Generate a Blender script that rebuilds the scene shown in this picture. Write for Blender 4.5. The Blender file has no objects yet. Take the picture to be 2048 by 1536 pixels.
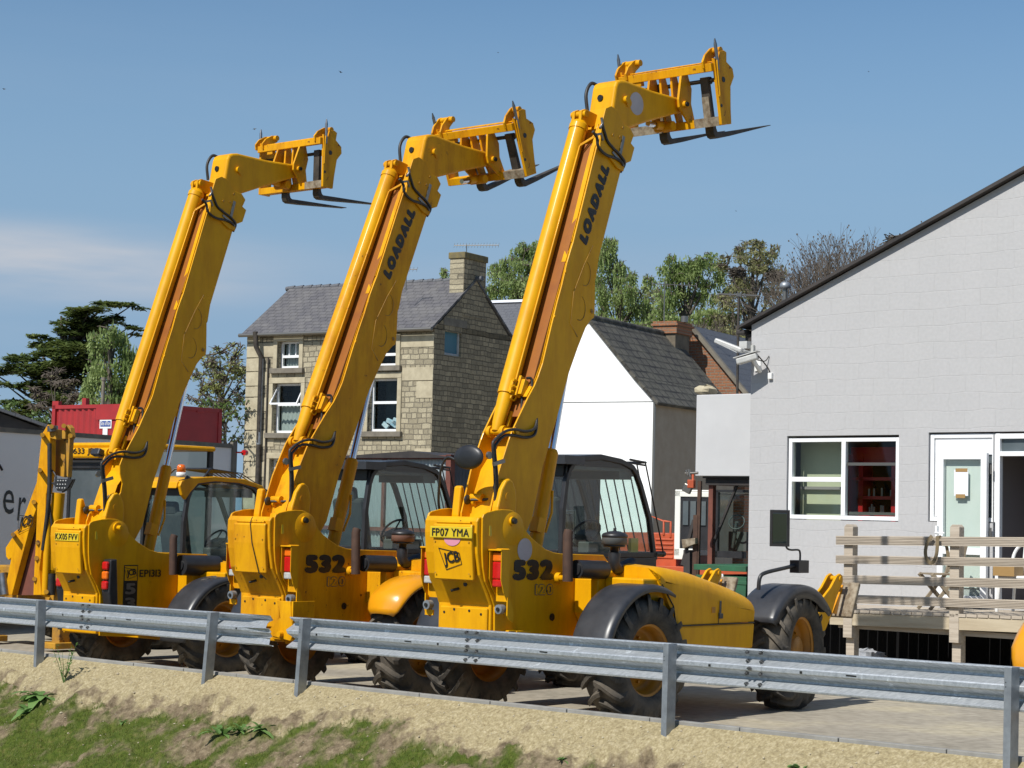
import bpy, bmesh, math, random
from mathutils import Vector, Matrix, noise
R = math.radians
random.seed(7)
scene = bpy.context.scene
COL = scene.collection
PI = math.pi

# ---------------------------------------------------------------- camera model
FPX, PITCH, ROLL, CZ = 3900.0, R(3.84), R(1.35), 1.79
CAMM = Matrix.Rotation(PI/2+PITCH, 3, 'X') @ Matrix.Rotation(ROLL, 3, 'Z')
CAMP = Vector((0, 0, CZ))
def ray(px, py):
    d = CAMM @ Vector(((px-1024)/FPX, -(py-768)/FPX, -1.0))
    return d/d.y
def at(px, py, Y):
    return CAMP+ray(px, py)*Y
def on_plane(px, py, P, n):
    d = ray(px, py); n = Vector(n); P = Vector(P)
    return CAMP+d*(n.dot(P-CAMP)/n.dot(d))
cam = bpy.data.cameras.new('camera'); co = bpy.data.objects.new('camera', cam); COL.objects.link(co)
co.location = CAMP; co.rotation_euler = CAMM.to_euler()
cam.sensor_width = 36; cam.lens = FPX/2048*36; cam.clip_end = 6000; cam.clip_start = .1
scene.camera = co

# ---------------------------------------------------------------- helpers
def lin(c):
    return tuple(x/12.92 if x <= .04045 else ((x+.055)/1.055)**2.4 for x in c)
class MB:
    def __init__(s): s.v = []; s.f = []; s.sm = []
    def add(s, vs, fs, smooth=False, M=None):
        n = len(s.v)
        for p in vs:
            p = Vector(p)
            if M is not None: p = M @ p
            s.v.append(p)
        for f in fs: s.f.append([i+n for i in f]); s.sm.append(smooth)
        return s
    def box(s, c, d, M=None, rot=None):
        x, y, z = d[0]/2, d[1]/2, d[2]/2
        vs = [Vector((a*x, b*y, e*z)) for a in (-1, 1) for b in (-1, 1) for e in (-1, 1)]
        if rot is not None: vs = [rot @ v for v in vs]
        vs = [v+Vector(c) for v in vs]
        return s.add(vs, [(0, 1, 3, 2), (4, 6, 7, 5), (0, 4, 5, 1), (2, 3, 7, 6), (0, 2, 6, 4), (1, 5, 7, 3)], False, M)
    def b2(s, a, b, M=None):
        return s.box([(a[i]+b[i])/2 for i in range(3)], [abs(b[i]-a[i]) for i in range(3)], M)
    def bar(s, a, b, w, h, up=(0, 0, 1)):
        a = Vector(a); b = Vector(b); d = (b-a); L = d.length; d.normalize(); up = Vector(up)
        x = d.cross(up)
        if x.length < 1e-4: x = d.cross(Vector((1, 0, 0)))
        x.normalize(); y = x.cross(d)
        Mx = Matrix((x, d, y)).transposed()
        return s.box((a+b)/2, (w, L, h), rot=Mx)
    def prism(s, poly, y0, y1, M=None):
        # poly in (x,z), extruded along y
        n = len(poly)
        vs = [(p[0], y0, p[1]) for p in poly]+[(p[0], y1, p[1]) for p in poly]
        fs = [list(range(n)), list(range(2*n-1, n-1, -1))]+[(i, i+n, (i+1) % n+n, (i+1) % n) for i in range(n)]
        return s.add(vs, fs, False, M)
    def tube(s, pts, r, n=8, cap=True, M=None, smooth=True):
        pts = [Vector(p) for p in pts]; rs = r if isinstance(r, (list, tuple)) else [r]*len(pts)
        vs = []; fs = []; prev = None
        for i, p in enumerate(pts):
            t = (pts[min(i+1, len(pts)-1)]-pts[max(i-1, 0)])
            if t.length < 1e-9: t = Vector((0, 0, 1))
            t.normalize()
            if prev is None:
                u = t.orthogonal().normalized()
            else:
                u = (prev-t*prev.dot(t))
                u = u.normalized() if u.length > 1e-6 else t.orthogonal().normalized()
            prev = u; w = t.cross(u)
            for k in range(n):
                a = 2*PI*k/n; vs.append(p+(u*math.cos(a)+w*math.sin(a))*rs[i])
        for i in range(len(pts)-1):
            for k in range(n):
                a = i*n+k; b = i*n+(k+1) % n; fs.append((a, b, b+n, a+n))
        s.add(vs, fs, smooth, M)
        if cap:
            m = len(pts)-1
            s.add(vs[:n], [list(range(n-1, -1, -1))], False, M); s.add(vs[m*n:], [list(range(n))], False, M)
        return s
    def lathe(s, prof, o=(0, 0, 0), n=32, axis='y', M=None, smooth=True):
        # prof: (r, a) along axis
        vs = []; fs = []
        for r, a in prof:
            for k in range(n):
                t = 2*PI*k/n; c, d = r*math.cos(t), r*math.sin(t)
                p = {'y': (c, a, d), 'z': (c, d, a), 'x': (a, c, d)}[axis]
                vs.append(Vector(p)+Vector(o))
        for i in range(len(prof)-1):
            for k in range(n):
                a = i*n+k; b = i*n+(k+1) % n; fs.append((a, b, b+n, a+n))
        return s.add(vs, fs, smooth, M)
    def disc(s, c, r, n=24, M=None):
        vs = [Vector(c)+Vector((r*math.cos(2*PI*k/n), 0, r*math.sin(2*PI*k/n))) for k in range(n)]
        return s.add(vs, [list(range(n))], False, M)
    def build(s, name, m, parent=None, bevel=0, loc=None, rz=None, mats=None, recalc=True, seg=2):
        me = bpy.data.meshes.new(name)
        me.from_pydata([tuple(v) for v in s.v], [], s.f)
        me.polygons.foreach_set('use_smooth', s.sm)
        me.update()
        if recalc:
            bm = bmesh.new(); bm.from_mesh(me); bmesh.ops.recalc_face_normals(bm, faces=bm.faces); bm.to_mesh(me); bm.free()
        me.materials.append(m)
        o = bpy.data.objects.new(name, me); COL.objects.link(o)
        if parent is not None: o.parent = parent
        if loc is not None: o.location = loc
        if rz is not None: o.rotation_euler = (0, 0, rz)
        if bevel:
            b = o.modifiers.new('bevel', 'BEVEL'); b.width = bevel; b.segments = seg; b.limit_method = 'ANGLE'; b.angle_limit = R(40)
            b.harden_normals = False
        return o
def tag(o, label=None, cat=None, group=None, kind=None):
    if label: o['label'] = label
    if cat: o['category'] = cat
    if group: o['group'] = group
    if kind: o['kind'] = kind
    return o
def empty(name, loc=(0, 0, 0), rz=0, parent=None):
    o = bpy.data.objects.new(name, None); COL.objects.link(o); o.location = loc; o.rotation_euler = (0, 0, rz)
    o.empty_display_size = .1
    if parent is not None: o.parent = parent
    return o
def copy_tree(o, parent=None):
    c = o.copy(); COL.objects.link(c)
    if parent is not None: c.parent = parent
    for ch in list(o.children): copy_tree(ch, c)
    return c
_tc = {}
def _glyph(ch):
    if ch not in _tc:
        cu = bpy.data.curves.new('lettering', 'FONT'); cu.body = ch; cu.resolution_u = 3
        o = bpy.data.objects.new('lettering', cu); COL.objects.link(o)
        dg = bpy.context.evaluated_depsgraph_get(); dg.update()
        me = bpy.data.meshes.new_from_object(o.evaluated_get(dg))
        _tc[ch] = ([v.co.copy() for v in me.vertices], [list(p.vertices) for p in me.polygons])
        bpy.data.objects.remove(o); bpy.data.curves.remove(cu); bpy.data.meshes.remove(me)
    return _tc[ch]
def text_mb(txt, origin, xd, yd, w, h, bold=0.0, shear=0.0, thick=.003, sp=1.0):
    # laid out glyph by glyph; bold strokes come from slightly shifted copies, each a hair further out
    vs = []; fs = []; x = 0.0; gap = .07*sp
    shifts = [(0, 0)] if bold <= 0 else [(a*bold, b*bold) for a, b in ((0, 0), (-1, 0), (1, 0), (0, .8), (0, -.8), (-.7, .6), (.7, .6), (-.7, -.6), (.7, -.6))]
    for ch in txt:
        if ch == ' ': x += .26; continue
        gv, gf = _glyph(ch); a0 = min(v.x for v in gv); a1 = max(v.x for v in gv); x += bold
        for k, (sx, sy) in enumerate(shifts):
            n = len(vs); vs += [Vector((v.x-a0+x+sx, v.y+sy, k)) for v in gv]; fs += [[i+n for i in f] for f in gf]
        x += a1-a0+bold+gap
    x0 = min(v.x for v in vs); x1 = max(v.x for v in vs); y0 = min(v.y for v in vs); y1 = max(v.y for v in vs)
    xd = Vector(xd).normalized(); yd = Vector(yd).normalized(); nd = xd.cross(yd); origin = Vector(origin)
    out = []
    for v in vs:
        a = (v.x-x0)/(x1-x0); b = (v.y-y0)/(y1-y0)
        out.append(origin+xd*(a*w+shear*b*h)+yd*(b*h)+nd*(thick+.0004*v.z))
    m = MB(); m.add(out, fs); return m

# ---------------------------------------------------------------- materials
def newmat(name):
    m = bpy.data.materials.new(name); m.use_nodes = True
    nt = m.node_tree; b = nt.nodes['Principled BSDF']
    return m, nt, b
def N(nt, t, **k):
    n = nt.nodes.new(t)
    for a, v in k.items():
        if a.startswith('i_'):
            n.inputs[a[2:].replace('_', ' ')].default_value = v
        else: setattr(n, a, v)
    return n
def ramp(nt, stops):
    n = nt.nodes.new('ShaderNodeValToRGB'); e = n.color_ramp.elements
    while len(e) < len(stops): e.new(.5)
    for i, (p, c) in enumerate(stops):
        e[i].position = p; e[i].color = (c[0], c[1], c[2], 1) if len(c) == 3 else c
    return n
KEEP = ('yellow', 'worn_yellow', 'orange_yellow', 'bright_white', 'white', 'smooth', 'grey_white', 'red_lens', 'amber', 'chrome', 'mirror', 'plate', 'orange_plant', 'cream')
def mat(name, c, rough=.6, metal=0, c2=None, scale=4, detail=6, bump=0, bscale=None, coat=0, spots=None, spotscale=8, spotlim=.68, spec=.5, stretch=None, rvar=0, grime=0):
    if not name.startswith(KEEP):
        c = tuple(x*.8 for x in c); c2 = tuple(x*.8 for x in c2) if c2 else None
    m, nt, b = newmat(name); L = nt.links.new
    b.inputs['Roughness'].default_value = rough; b.inputs['Metallic'].default_value = metal
    b.inputs['Coat Weight'].default_value = coat; b.inputs['Coat Roughness'].default_value = .12
    b.inputs['Specular IOR Level'].default_value = spec
    b.inputs['Base Color'].default_value = (*c, 1)
    tc = N(nt, 'ShaderNodeTexCoord'); src = tc.outputs['Object']
    if stretch:
        mp = N(nt, 'ShaderNodeMapping'); mp.inputs['Scale'].default_value = stretch; L(src, mp.inputs['Vector']); src = mp.outputs['Vector']
    if c2 is not None:
        nz = N(nt, 'ShaderNodeTexNoise'); nz.inputs['Scale'].default_value = scale; nz.inputs['Detail'].default_value = detail; nz.inputs['Roughness'].default_value = .62
        L(src, nz.inputs['Vector'])
        rp = ramp(nt, [(.36, c), (.66, c2)]); L(nz.outputs['Fac'], rp.inputs['Fac'])
        out = rp.outputs['Color']
        if spots is not None:
            n2 = N(nt, 'ShaderNodeTexNoise'); n2.inputs['Scale'].default_value = spotscale; n2.inputs['Detail'].default_value = 9; n2.inputs['Roughness'].default_value = .7
            L(tc.outputs['Object'], n2.inputs['Vector'])
            r2 = ramp(nt, [(spotlim, (0, 0, 0)), (spotlim+.05, (1, 1, 1))]); L(n2.outputs['Fac'], r2.inputs['Fac'])
            mx = N(nt, 'ShaderNodeMix', data_type='RGBA'); L(r2.outputs['Color'], mx.inputs['Factor']); L(out, mx.inputs['A']); mx.inputs['B'].default_value = (*spots, 1)
            out = mx.outputs['Result']
        if grime:
            mg = N(nt, 'ShaderNodeMapping'); mg.inputs['Scale'].default_value = (5, 5, 1.1); L(tc.outputs['Object'], mg.inputs['Vector'])
            ng = N(nt, 'ShaderNodeTexNoise'); ng.inputs['Scale'].default_value = 1.3; ng.inputs['Detail'].default_value = 10; ng.inputs['Roughness'].default_value = .72; L(mg.outputs['Vector'], ng.inputs['Vector'])
            rg_ = ramp(nt, [(.44, (1, 1, 1)), (.62, (1-grime*.22, 1-grime*.30, 1-grime*.2)), (.80, (1-grime*.62, 1-grime*.66, 1-grime*.5))]); L(ng.outputs['Fac'], rg_.inputs['Fac'])
            mq = N(nt, 'ShaderNodeMix', data_type='RGBA', blend_type='MULTIPLY'); mq.inputs['Factor'].default_value = 1; L(out, mq.inputs['A']); L(rg_.outputs['Color'], mq.inputs['B']); out = mq.outputs['Result']
        L(out, b.inputs['Base Color'])
        if rvar:
            mr = N(nt, 'ShaderNodeMapRange'); L(nz.outputs['Fac'], mr.inputs['Value']); mr.inputs['To Min'].default_value = rough; mr.inputs['To Max'].default_value = rough+rvar; L(mr.outputs['Result'], b.inputs['Roughness'])
    if bump:
        nb = N(nt, 'ShaderNodeTexNoise'); nb.inputs['Scale'].default_value = bscale or scale*4; nb.inputs['Detail'].default_value = 8
        L(src, nb.inputs['Vector'])
        bp = N(nt, 'ShaderNodeBump'); bp.inputs['Strength'].default_value = 1; bp.inputs['Distance'].default_value = bump
        L(nb.outputs['Fac'], bp.inputs['Height']); L(bp.outputs['Normal'], b.inputs['Normal'])
    return m
def brickmat(name, c1, c2, mortar, bw, bh, ms=.01, axes='xz', rough=.9, c3=None, bump=.01, offset=.5, stain=None, squash=1, sfreq=2, var=0, msm=.2, grain=.28):
    """courses laid in local x / z (walls) or x / y (roof slopes)"""
    c1 = tuple(x*.8 for x in c1); c2 = tuple(x*.8 for x in c2); mortar = tuple(x*.8 for x in mortar)
    m, nt, b = newmat(name); L = nt.links.new
    tc = N(nt, 'ShaderNodeTexCoord'); sp = N(nt, 'ShaderNodeSeparateXYZ'); L(tc.outputs['Object'], sp.inputs[0])
    cb = N(nt, 'ShaderNodeCombineXYZ'); L(sp.outputs['X'], cb.inputs['X']); L(sp.outputs['Z' if axes == 'xz' else 'Y'], cb.inputs['Y'])
    vec = cb.outputs[0]
    if var:
        nw = N(nt, 'ShaderNodeTexNoise'); nw.inputs['Scale'].default_value = 1.7; nw.inputs['Detail'].default_value = 3; L(tc.outputs['Object'], nw.inputs['Vector'])
        sb = N(nt, 'ShaderNodeVectorMath', operation='SUBTRACT'); L(nw.outputs['Color'], sb.inputs[0]); sb.inputs[1].default_value = (.5, .5, .5)
        sc = N(nt, 'ShaderNodeVectorMath', operation='SCALE'); L(sb.outputs[0], sc.inputs[0]); sc.inputs['Scale'].default_value = var
        ad = N(nt, 'ShaderNodeVectorMath', operation='ADD'); L(vec, ad.inputs[0]); L(sc.outputs[0], ad.inputs[1]); vec = ad.outputs[0]
    br = N(nt, 'ShaderNodeTexBrick'); br.offset = offset; br.squash = squash; br.squash_frequency = sfreq
    L(vec, br.inputs['Vector'])
    br.inputs['Scale'].default_value = 1; br.inputs['Mortar Size'].default_value = ms; br.inputs['Brick Width'].default_value = bw; br.inputs['Row Height'].default_value = bh
    br.inputs['Mortar Smooth'].default_value = msm
    br.inputs['Color1'].default_value = (*c1, 1); br.inputs['Color2'].default_value = (*c2, 1); br.inputs['Mortar'].default_value = (*mortar, 1); br.inputs['Bias'].default_value = 0
    nz = N(nt, 'ShaderNodeTexNoise'); nz.inputs['Scale'].default_value = 1.3; nz.inputs['Detail'].default_value = 9; nz.inputs['Roughness'].default_value = .65; L(tc.outputs['Object'], nz.inputs['Vector'])
    out = br.outputs['Color']
    if stain is not None:
        rp = ramp(nt, [(.42, (0, 0, 0)), (.7, (1, 1, 1))]); L(nz.outputs['Fac'], rp.inputs['Fac'])
        ml = N(nt, 'ShaderNodeMath', operation='MULTIPLY'); L(rp.outputs['Color'], ml.inputs[0]); ml.inputs[1].default_value = stain[1]
        mx = N(nt, 'ShaderNodeMix', data_type='RGBA'); L(ml.outputs[0], mx.inputs['Factor']); L(out, mx.inputs['A']); mx.inputs['B'].default_value = (*stain[0], 1); out = mx.outputs['Result']
    n2 = N(nt, 'ShaderNodeTexNoise'); n2.inputs['Scale'].default_value = 22; n2.inputs['Detail'].default_value = 6; L(tc.outputs['Object'], n2.inputs['Vector'])
    rv = ramp(nt, [(.3, (1-grain,)*3), (.7, (1+grain*.55,)*3)]); L(n2.outputs['Fac'], rv.inputs['Fac'])
    mm = N(nt, 'ShaderNodeMix', data_type='RGBA', blend_type='MULTIPLY'); mm.inputs['Factor'].default_value = 1; L(out, mm.inputs['A']); L(rv.outputs['Color'], mm.inputs['B'])
    L(mm.outputs['Result'], b.inputs['Base Color']); b.inputs['Roughness'].default_value = rough
    if bump:
        iv = N(nt, 'ShaderNodeMath', operation='SUBTRACT'); iv.inputs[0].default_value = 1; L(br.outputs['Fac'], iv.inputs[1])
        ad2 = N(nt, 'ShaderNodeMath', operation='MULTIPLY_ADD'); L(n2.outputs['Fac'], ad2.inputs[0]); ad2.inputs[1].default_value = .35; L(iv.outputs[0], ad2.inputs[2])
        bp = N(nt, 'ShaderNodeBump'); bp.inputs['Distance'].default_value = bump; bp.inputs['Strength'].default_value = 1; L(ad2.outputs[0], bp.inputs['Height']); L(bp.outputs['Normal'], b.inputs['Normal'])
    return m
def glassmat(name, tint=(.72, .9, .86), refl=.08):
    m, nt, b = newmat(name); L = nt.links.new; nt.nodes.remove(b)
    out = nt.nodes['Material Output']
    tr = N(nt, 'ShaderNodeBsdfTransparent'); tr.inputs['Color'].default_value = (*tint, 1)
    gl = N(nt, 'ShaderNodeBsdfGlossy'); gl.inputs['Roughness'].default_value = .03
    fr = N(nt, 'ShaderNodeLayerWeight'); fr.inputs['Blend'].default_value = .5
    pw = N(nt, 'ShaderNodeMath', operation='POWER'); L(fr.outputs['Facing'], pw.inputs[0]); pw.inputs[1].default_value = 4
    ad = N(nt, 'ShaderNodeMath', operation='MULTIPLY_ADD'); L(pw.outputs[0], ad.inputs[0]); ad.inputs[1].default_value = .5; ad.inputs[2].default_value = refl; ad.use_clamp = True
    mx = N(nt, 'ShaderNodeMixShader'); L(ad.outputs[0], mx.inputs[0]); L(tr.outputs[0], mx.inputs[1]); L(gl.outputs[0], mx.inputs[2]); L(mx.outputs[0], out.inputs['Surface'])
    return m
def emis_free(): pass
YEL = (.72, .355, .0005); YEL2 = (.66, .315, .001)
M = {}
M['yellow'] = mat('yellow_paint', YEL, .42, 0, YEL2, 3, coat=.05, spec=.22, rvar=.12, spots=(.16, .07, .02), spotscale=14, spotlim=.72, grime=.55)
M['yellow_worn'] = mat('worn_yellow_paint', (.71, .345, .001), .46, 0, (.63, .285, .004), 3, coat=.03, spec=.2, rvar=.15, spots=(.14, .05, .015), spotscale=11, spotlim=.63, grime=.95)
M['yellow_dirty'] = mat('dirty_yellow_paint', (.60, .30, .012), .6, 0, (.34, .18, .04), 5, spots=(.10, .05, .025), spotscale=9, spotlim=.6)
M['orange_fender'] = mat('orange_yellow_plastic', (.72, .30, .006), .3, 0, (.66, .27, .008), 3, coat=.4)
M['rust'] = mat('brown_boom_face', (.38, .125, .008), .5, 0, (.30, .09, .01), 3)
M['black'] = mat('black_plastic', (.018, .018, .020), .42, 0, (.035, .035, .038), 5)
M['fender'] = mat('dark_grey_plastic', (.030, .032, .038), .36, 0, (.055, .056, .062), 4)
M['decal'] = mat('black_decal', (.012, .011, .010), .45, 0, (.02, .018, .014), 9)
M['tyre'] = mat('tyre_rubber', (.032, .029, .025), .88, 0, (.15, .125, .095), 4, bump=.004, bscale=30)
M['rim'] = mat('orange_rim_paint', (.55, .22, .004), .45, 0, (.36, .15, .012), 4, spots=(.12, .06, .03), spotscale=8, spotlim=.64)
M['chrome'] = mat('chrome_rod', (.62, .64, .70), .12, 1)
M['steel'] = mat('bare_steel', (.34, .34, .35), .4, 1, (.22, .21, .2), 12)
M['fork'] = mat('fork_steel', (.045, .040, .036), .6, .3, (.11, .09, .07), 6)
M['hose'] = mat('rubber_hose', (.02, .019, .018), .5, 0, (.045, .04, .035), 10)
M['pipe'] = mat('metal_pipe', (.30, .28, .25), .35, .8)
M['galv'] = mat('galvanised_steel', (.64, .67, .70), .38, .6, (.42, .45, .48), 7, stretch=(1, 6, 6), bump=.0015, bscale=40, rvar=.2, spots=(.66, .70, .74), spotscale=6, spotlim=.62)
M['galv_post'] = mat('dull_galvanised_post', (.40, .43, .46), .5, .6, (.28, .30, .33), 9, bump=.001, bscale=40)
M['red_lens'] = mat('red_lens', (.55, .012, .012), .15, 0, (.42, .008, .01), 30, coat=.6)
M['amber_lens'] = mat('amber_lens', (.80, .17, .01), .15, 0, (.65, .12, .01), 30, coat=.6)
M['white_lens'] = mat('clear_lens', (.6, .6, .58), .15, 0, (.45, .45, .45), 30, coat=.6)
M['plate'] = mat('plate_yellow', (.62, .45, .015), .35, 0, (.56, .40, .02), 8)
M['plate2'] = mat('bright_plate_yellow', (.80, .58, .02), .35, 0, (.74, .52, .02), 8)
M['sticker'] = mat('pale_sticker', (.52, .47, .48), .5, 0, (.62, .56, .57), 6, spots=(.5, .12, .12), spotscale=14, spotlim=.66)
M['pink'] = mat('pink_sticker', (.75, .30, .40), .5)
M['white'] = mat('white_plastic', (.78, .78, .76), .4, 0, (.70, .70, .69), 4)
M['glass'] = glassmat('cab_glass', (.72, .82, .79), .07)
M['glass_clear'] = glassmat('window_glass', (.86, .92, .88), .04)
M['mirror'] = mat('mirror_glass', (.16, .19, .21), .04, 1)
M['seat'] = mat('seat_fabric', (.05, .052, .05), .9, 0, (.08, .08, .075), 8)
M['dash'] = mat('grey_cab_plastic', (.10, .105, .10), .6, 0, (.14, .14, .135), 6)
M['muck'] = mat('muddy_steel', (.17, .12, .07), .85, 0, (.40, .34, .25), 14, bump=.003, bscale=30)
# ================================================================= telehandlers
PV = Vector((-1.02, 0, 1.74))
M['bowl'] = mat('dusty_brown_bowl', (.20, .10, .07), .5, 0, (.26, .15, .11), 6)
_wheel = {}
def tyre_mb(r=.60, hw=.21, lugs=18):
    k = r/.6; m = MB()
    m.lathe([(.33*k, -.17), (.36*k, -hw+.005), (.43*k, -hw-.012), (.50*k, -hw), (.545*k, -.165), (.565*k, -.08), (.568*k, 0), (.565*k, .08), (.545*k, .165), (.50*k, hw), (.43*k, hw+.012), (.36*k, hw-.005), (.33*k, .17)], n=48)
    st = [(-.02, 0.0, .612, .56), (.05, .05, .612, .56), (.11, .13, .608, .55), (.165, .22, .597, .53), (.205, .30, .572, .50), (.222, .335, .52, .45)]
    for side in (1, -1):
        for i in range(lugs):
            a0 = 2*PI*(i+(.5 if side < 0 else 0))/lugs
            vs = []; wd = .045
            for (y, da, ro, ri) in st:
                for (rr, dw) in ((ri*k, wd*1.25), (ro*k, wd*.8)):
                    for sg in (-1, 1):
                        a = a0+da+sg*dw/rr/1.0*.6
                        vs.append((rr*math.cos(a), side*y, rr*math.sin(a)))
            fs = []
            n = len(st)
            for j in range(n-1):
                b = j*4; c = b+4
                fs += [(b+2, b+3, c+3, c+2), (b, b+2, c+2, c), (b+3, b+1, c+1, c+3)]
            fs += [(0, 1, 3, 2), ((n-1)*4, (n-1)*4+2, (n-1)*4+3, (n-1)*4+1)]
            m.add(vs, fs)
    return m
def rim_mb(k=1.0):
    m = MB()
    m.lathe([(.31*k, -.150), (.345*k, -.178), (.352*k, -.170), (.345*k, -.158), (.318*k, -.145), (.300*k, -.06), (.285*k, -.02), (.262*k, -.012), (.20*k, -.035), (.15*k, -.075), (.135*k, -.12), (.12*k, -.135), (0.001, -.138)], n=40)
    m.lathe([(.285*k, -.015), (.29*k, .10), (.318*k, .145), (.345*k, .158), (.352*k, .17), (.34*k, .175), (.30*k, .145), (.272*k, .08), (.268*k, 0), (.20*k, -.02), (.001, -.03)], n=40)
    for i in range(8):
        a = 2*PI*i/8+.2
        m.tube([(.2*k*math.cos(a), -.03, .2*k*math.sin(a)), (.2*k*math.cos(a), -.062, .2*k*math.sin(a))], .013, 6)
    return m
def wheel(par, x, y, z, side, steer=0, mats=None, spin=0):
    """side -1: outer face towards -y (right), +1: towards +y"""
    if 'rim' not in _wheel:
        t = tyre_mb().build('tyre', M['tyre']); r_ = rim_mb().build('wheel', M['rim'])
        _wheel['tyre'] = t.data; _wheel['rim'] = r_.data
        bpy.data.objects.remove(t); bpy.data.objects.remove(r_)
    r_ = bpy.data.objects.new('wheel', _wheel['rim']); COL.objects.link(r_); r_.parent = par
    r_.location = (x, y, z); r_.rotation_euler = (0, spin, (PI if side > 0 else 0)+steer)
    t = bpy.data.objects.new('tyre', _wheel['tyre']); COL.objects.link(t); t.parent = r_
    return r_
def arc_fender(par, cx, cz, r, y0, y1, a0, a1, m, lip=.05, name='mudguard', th=.015, bulge=0, n=20):
    """curved mudguard between angles (deg, 0 = forward, 90 = up)"""
    mb = MB(); vs = []; fs = []
    ys = [y0, y0, y0+.02, y0+.07, (y0+y1)/2, y1-.07, y1-.02, y1, y1]
    dr = [-lip, -.01, .012, .02+bulge*.6, .02+bulge, .02+bulge*.6, .012, -.01, -lip]
    W = len(ys)
    for i in range(n+1):
        a = R(a0+(a1-a0)*i/n)
        e = min(i, n-i)/3.0; e = min(1, e); 
        for y, d in zip(ys, dr):
            rr = r+d*(.55+.45*e)-bulge*(1-e)*.8
            yy = y if bulge == 0 else (y0+y1)/2+(y-(y0+y1)/2)*(.62+.38*math.sqrt(e))
            vs.append((cx+rr*math.cos(a), yy, cz+rr*math.sin(a)))
    for i in range(n):
        for j in range(W-1):
            b = i*W+j; fs.append((b, b+1, b+W+1, b+W))
    mb.add(vs, fs, True)
    o = mb.build(name, m, par)
    s = o.modifiers.new('thickness', 'SOLIDIFY'); s.thickness = th
    return o
def spline(pts, n=6):
    P = [Vector(p) for p in pts]; out = []
    P = [P[0]*2-P[1]]+P+[P[-1]*2-P[-2]]
    for i in range(1, len(P)-2):
        for k in range(n):
            t = k/n
            out.append(.5*((2*P[i])+(P[i+1]-P[i-1])*t+(2*P[i-1]-5*P[i]+4*P[i+1]-P[i+2])*t*t+(3*P[i]-P[i-1]-3*P[i+1]+P[i+2])*t**3))
    out.append(P[-2]); return out
def crest_logo(par, c, xd, yd, s, mt=None, name='logo_badge', panel=None, off=.002):
    """slanted lozenge frame with the maker's letters"""
    xd = Vector(xd).normalized(); yd = Vector(yd).normalized(); nd = xd.cross(yd); c = Vector(c)
    q = [(-.725, .475), (.465, .295), (.585, -.20), (-.32, -.475)]
    def pt(a, b, k=0): return c+xd*a*s+yd*b*s+nd*(off+k)
    m = MB(); n = 4
    inner = [(a*.93, b*.91) for a, b in q]
    vs = [pt(a, b) for a, b in q]+[pt(a, b) for a, b in inner]
    m.add(vs, [(i, (i+1) % n, (i+1) % n+n, i+n) for i in range(n)])
    tt = text_mb('JCB', pt(-.36, -.36), xd+yd*.16, yd-xd*.20, s*.90, s*.62, .035, 0, 0, .5)
    m.add(tt.v, tt.f)
    return m.build(name, mt or M['decal'], par, recalc=False)

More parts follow.
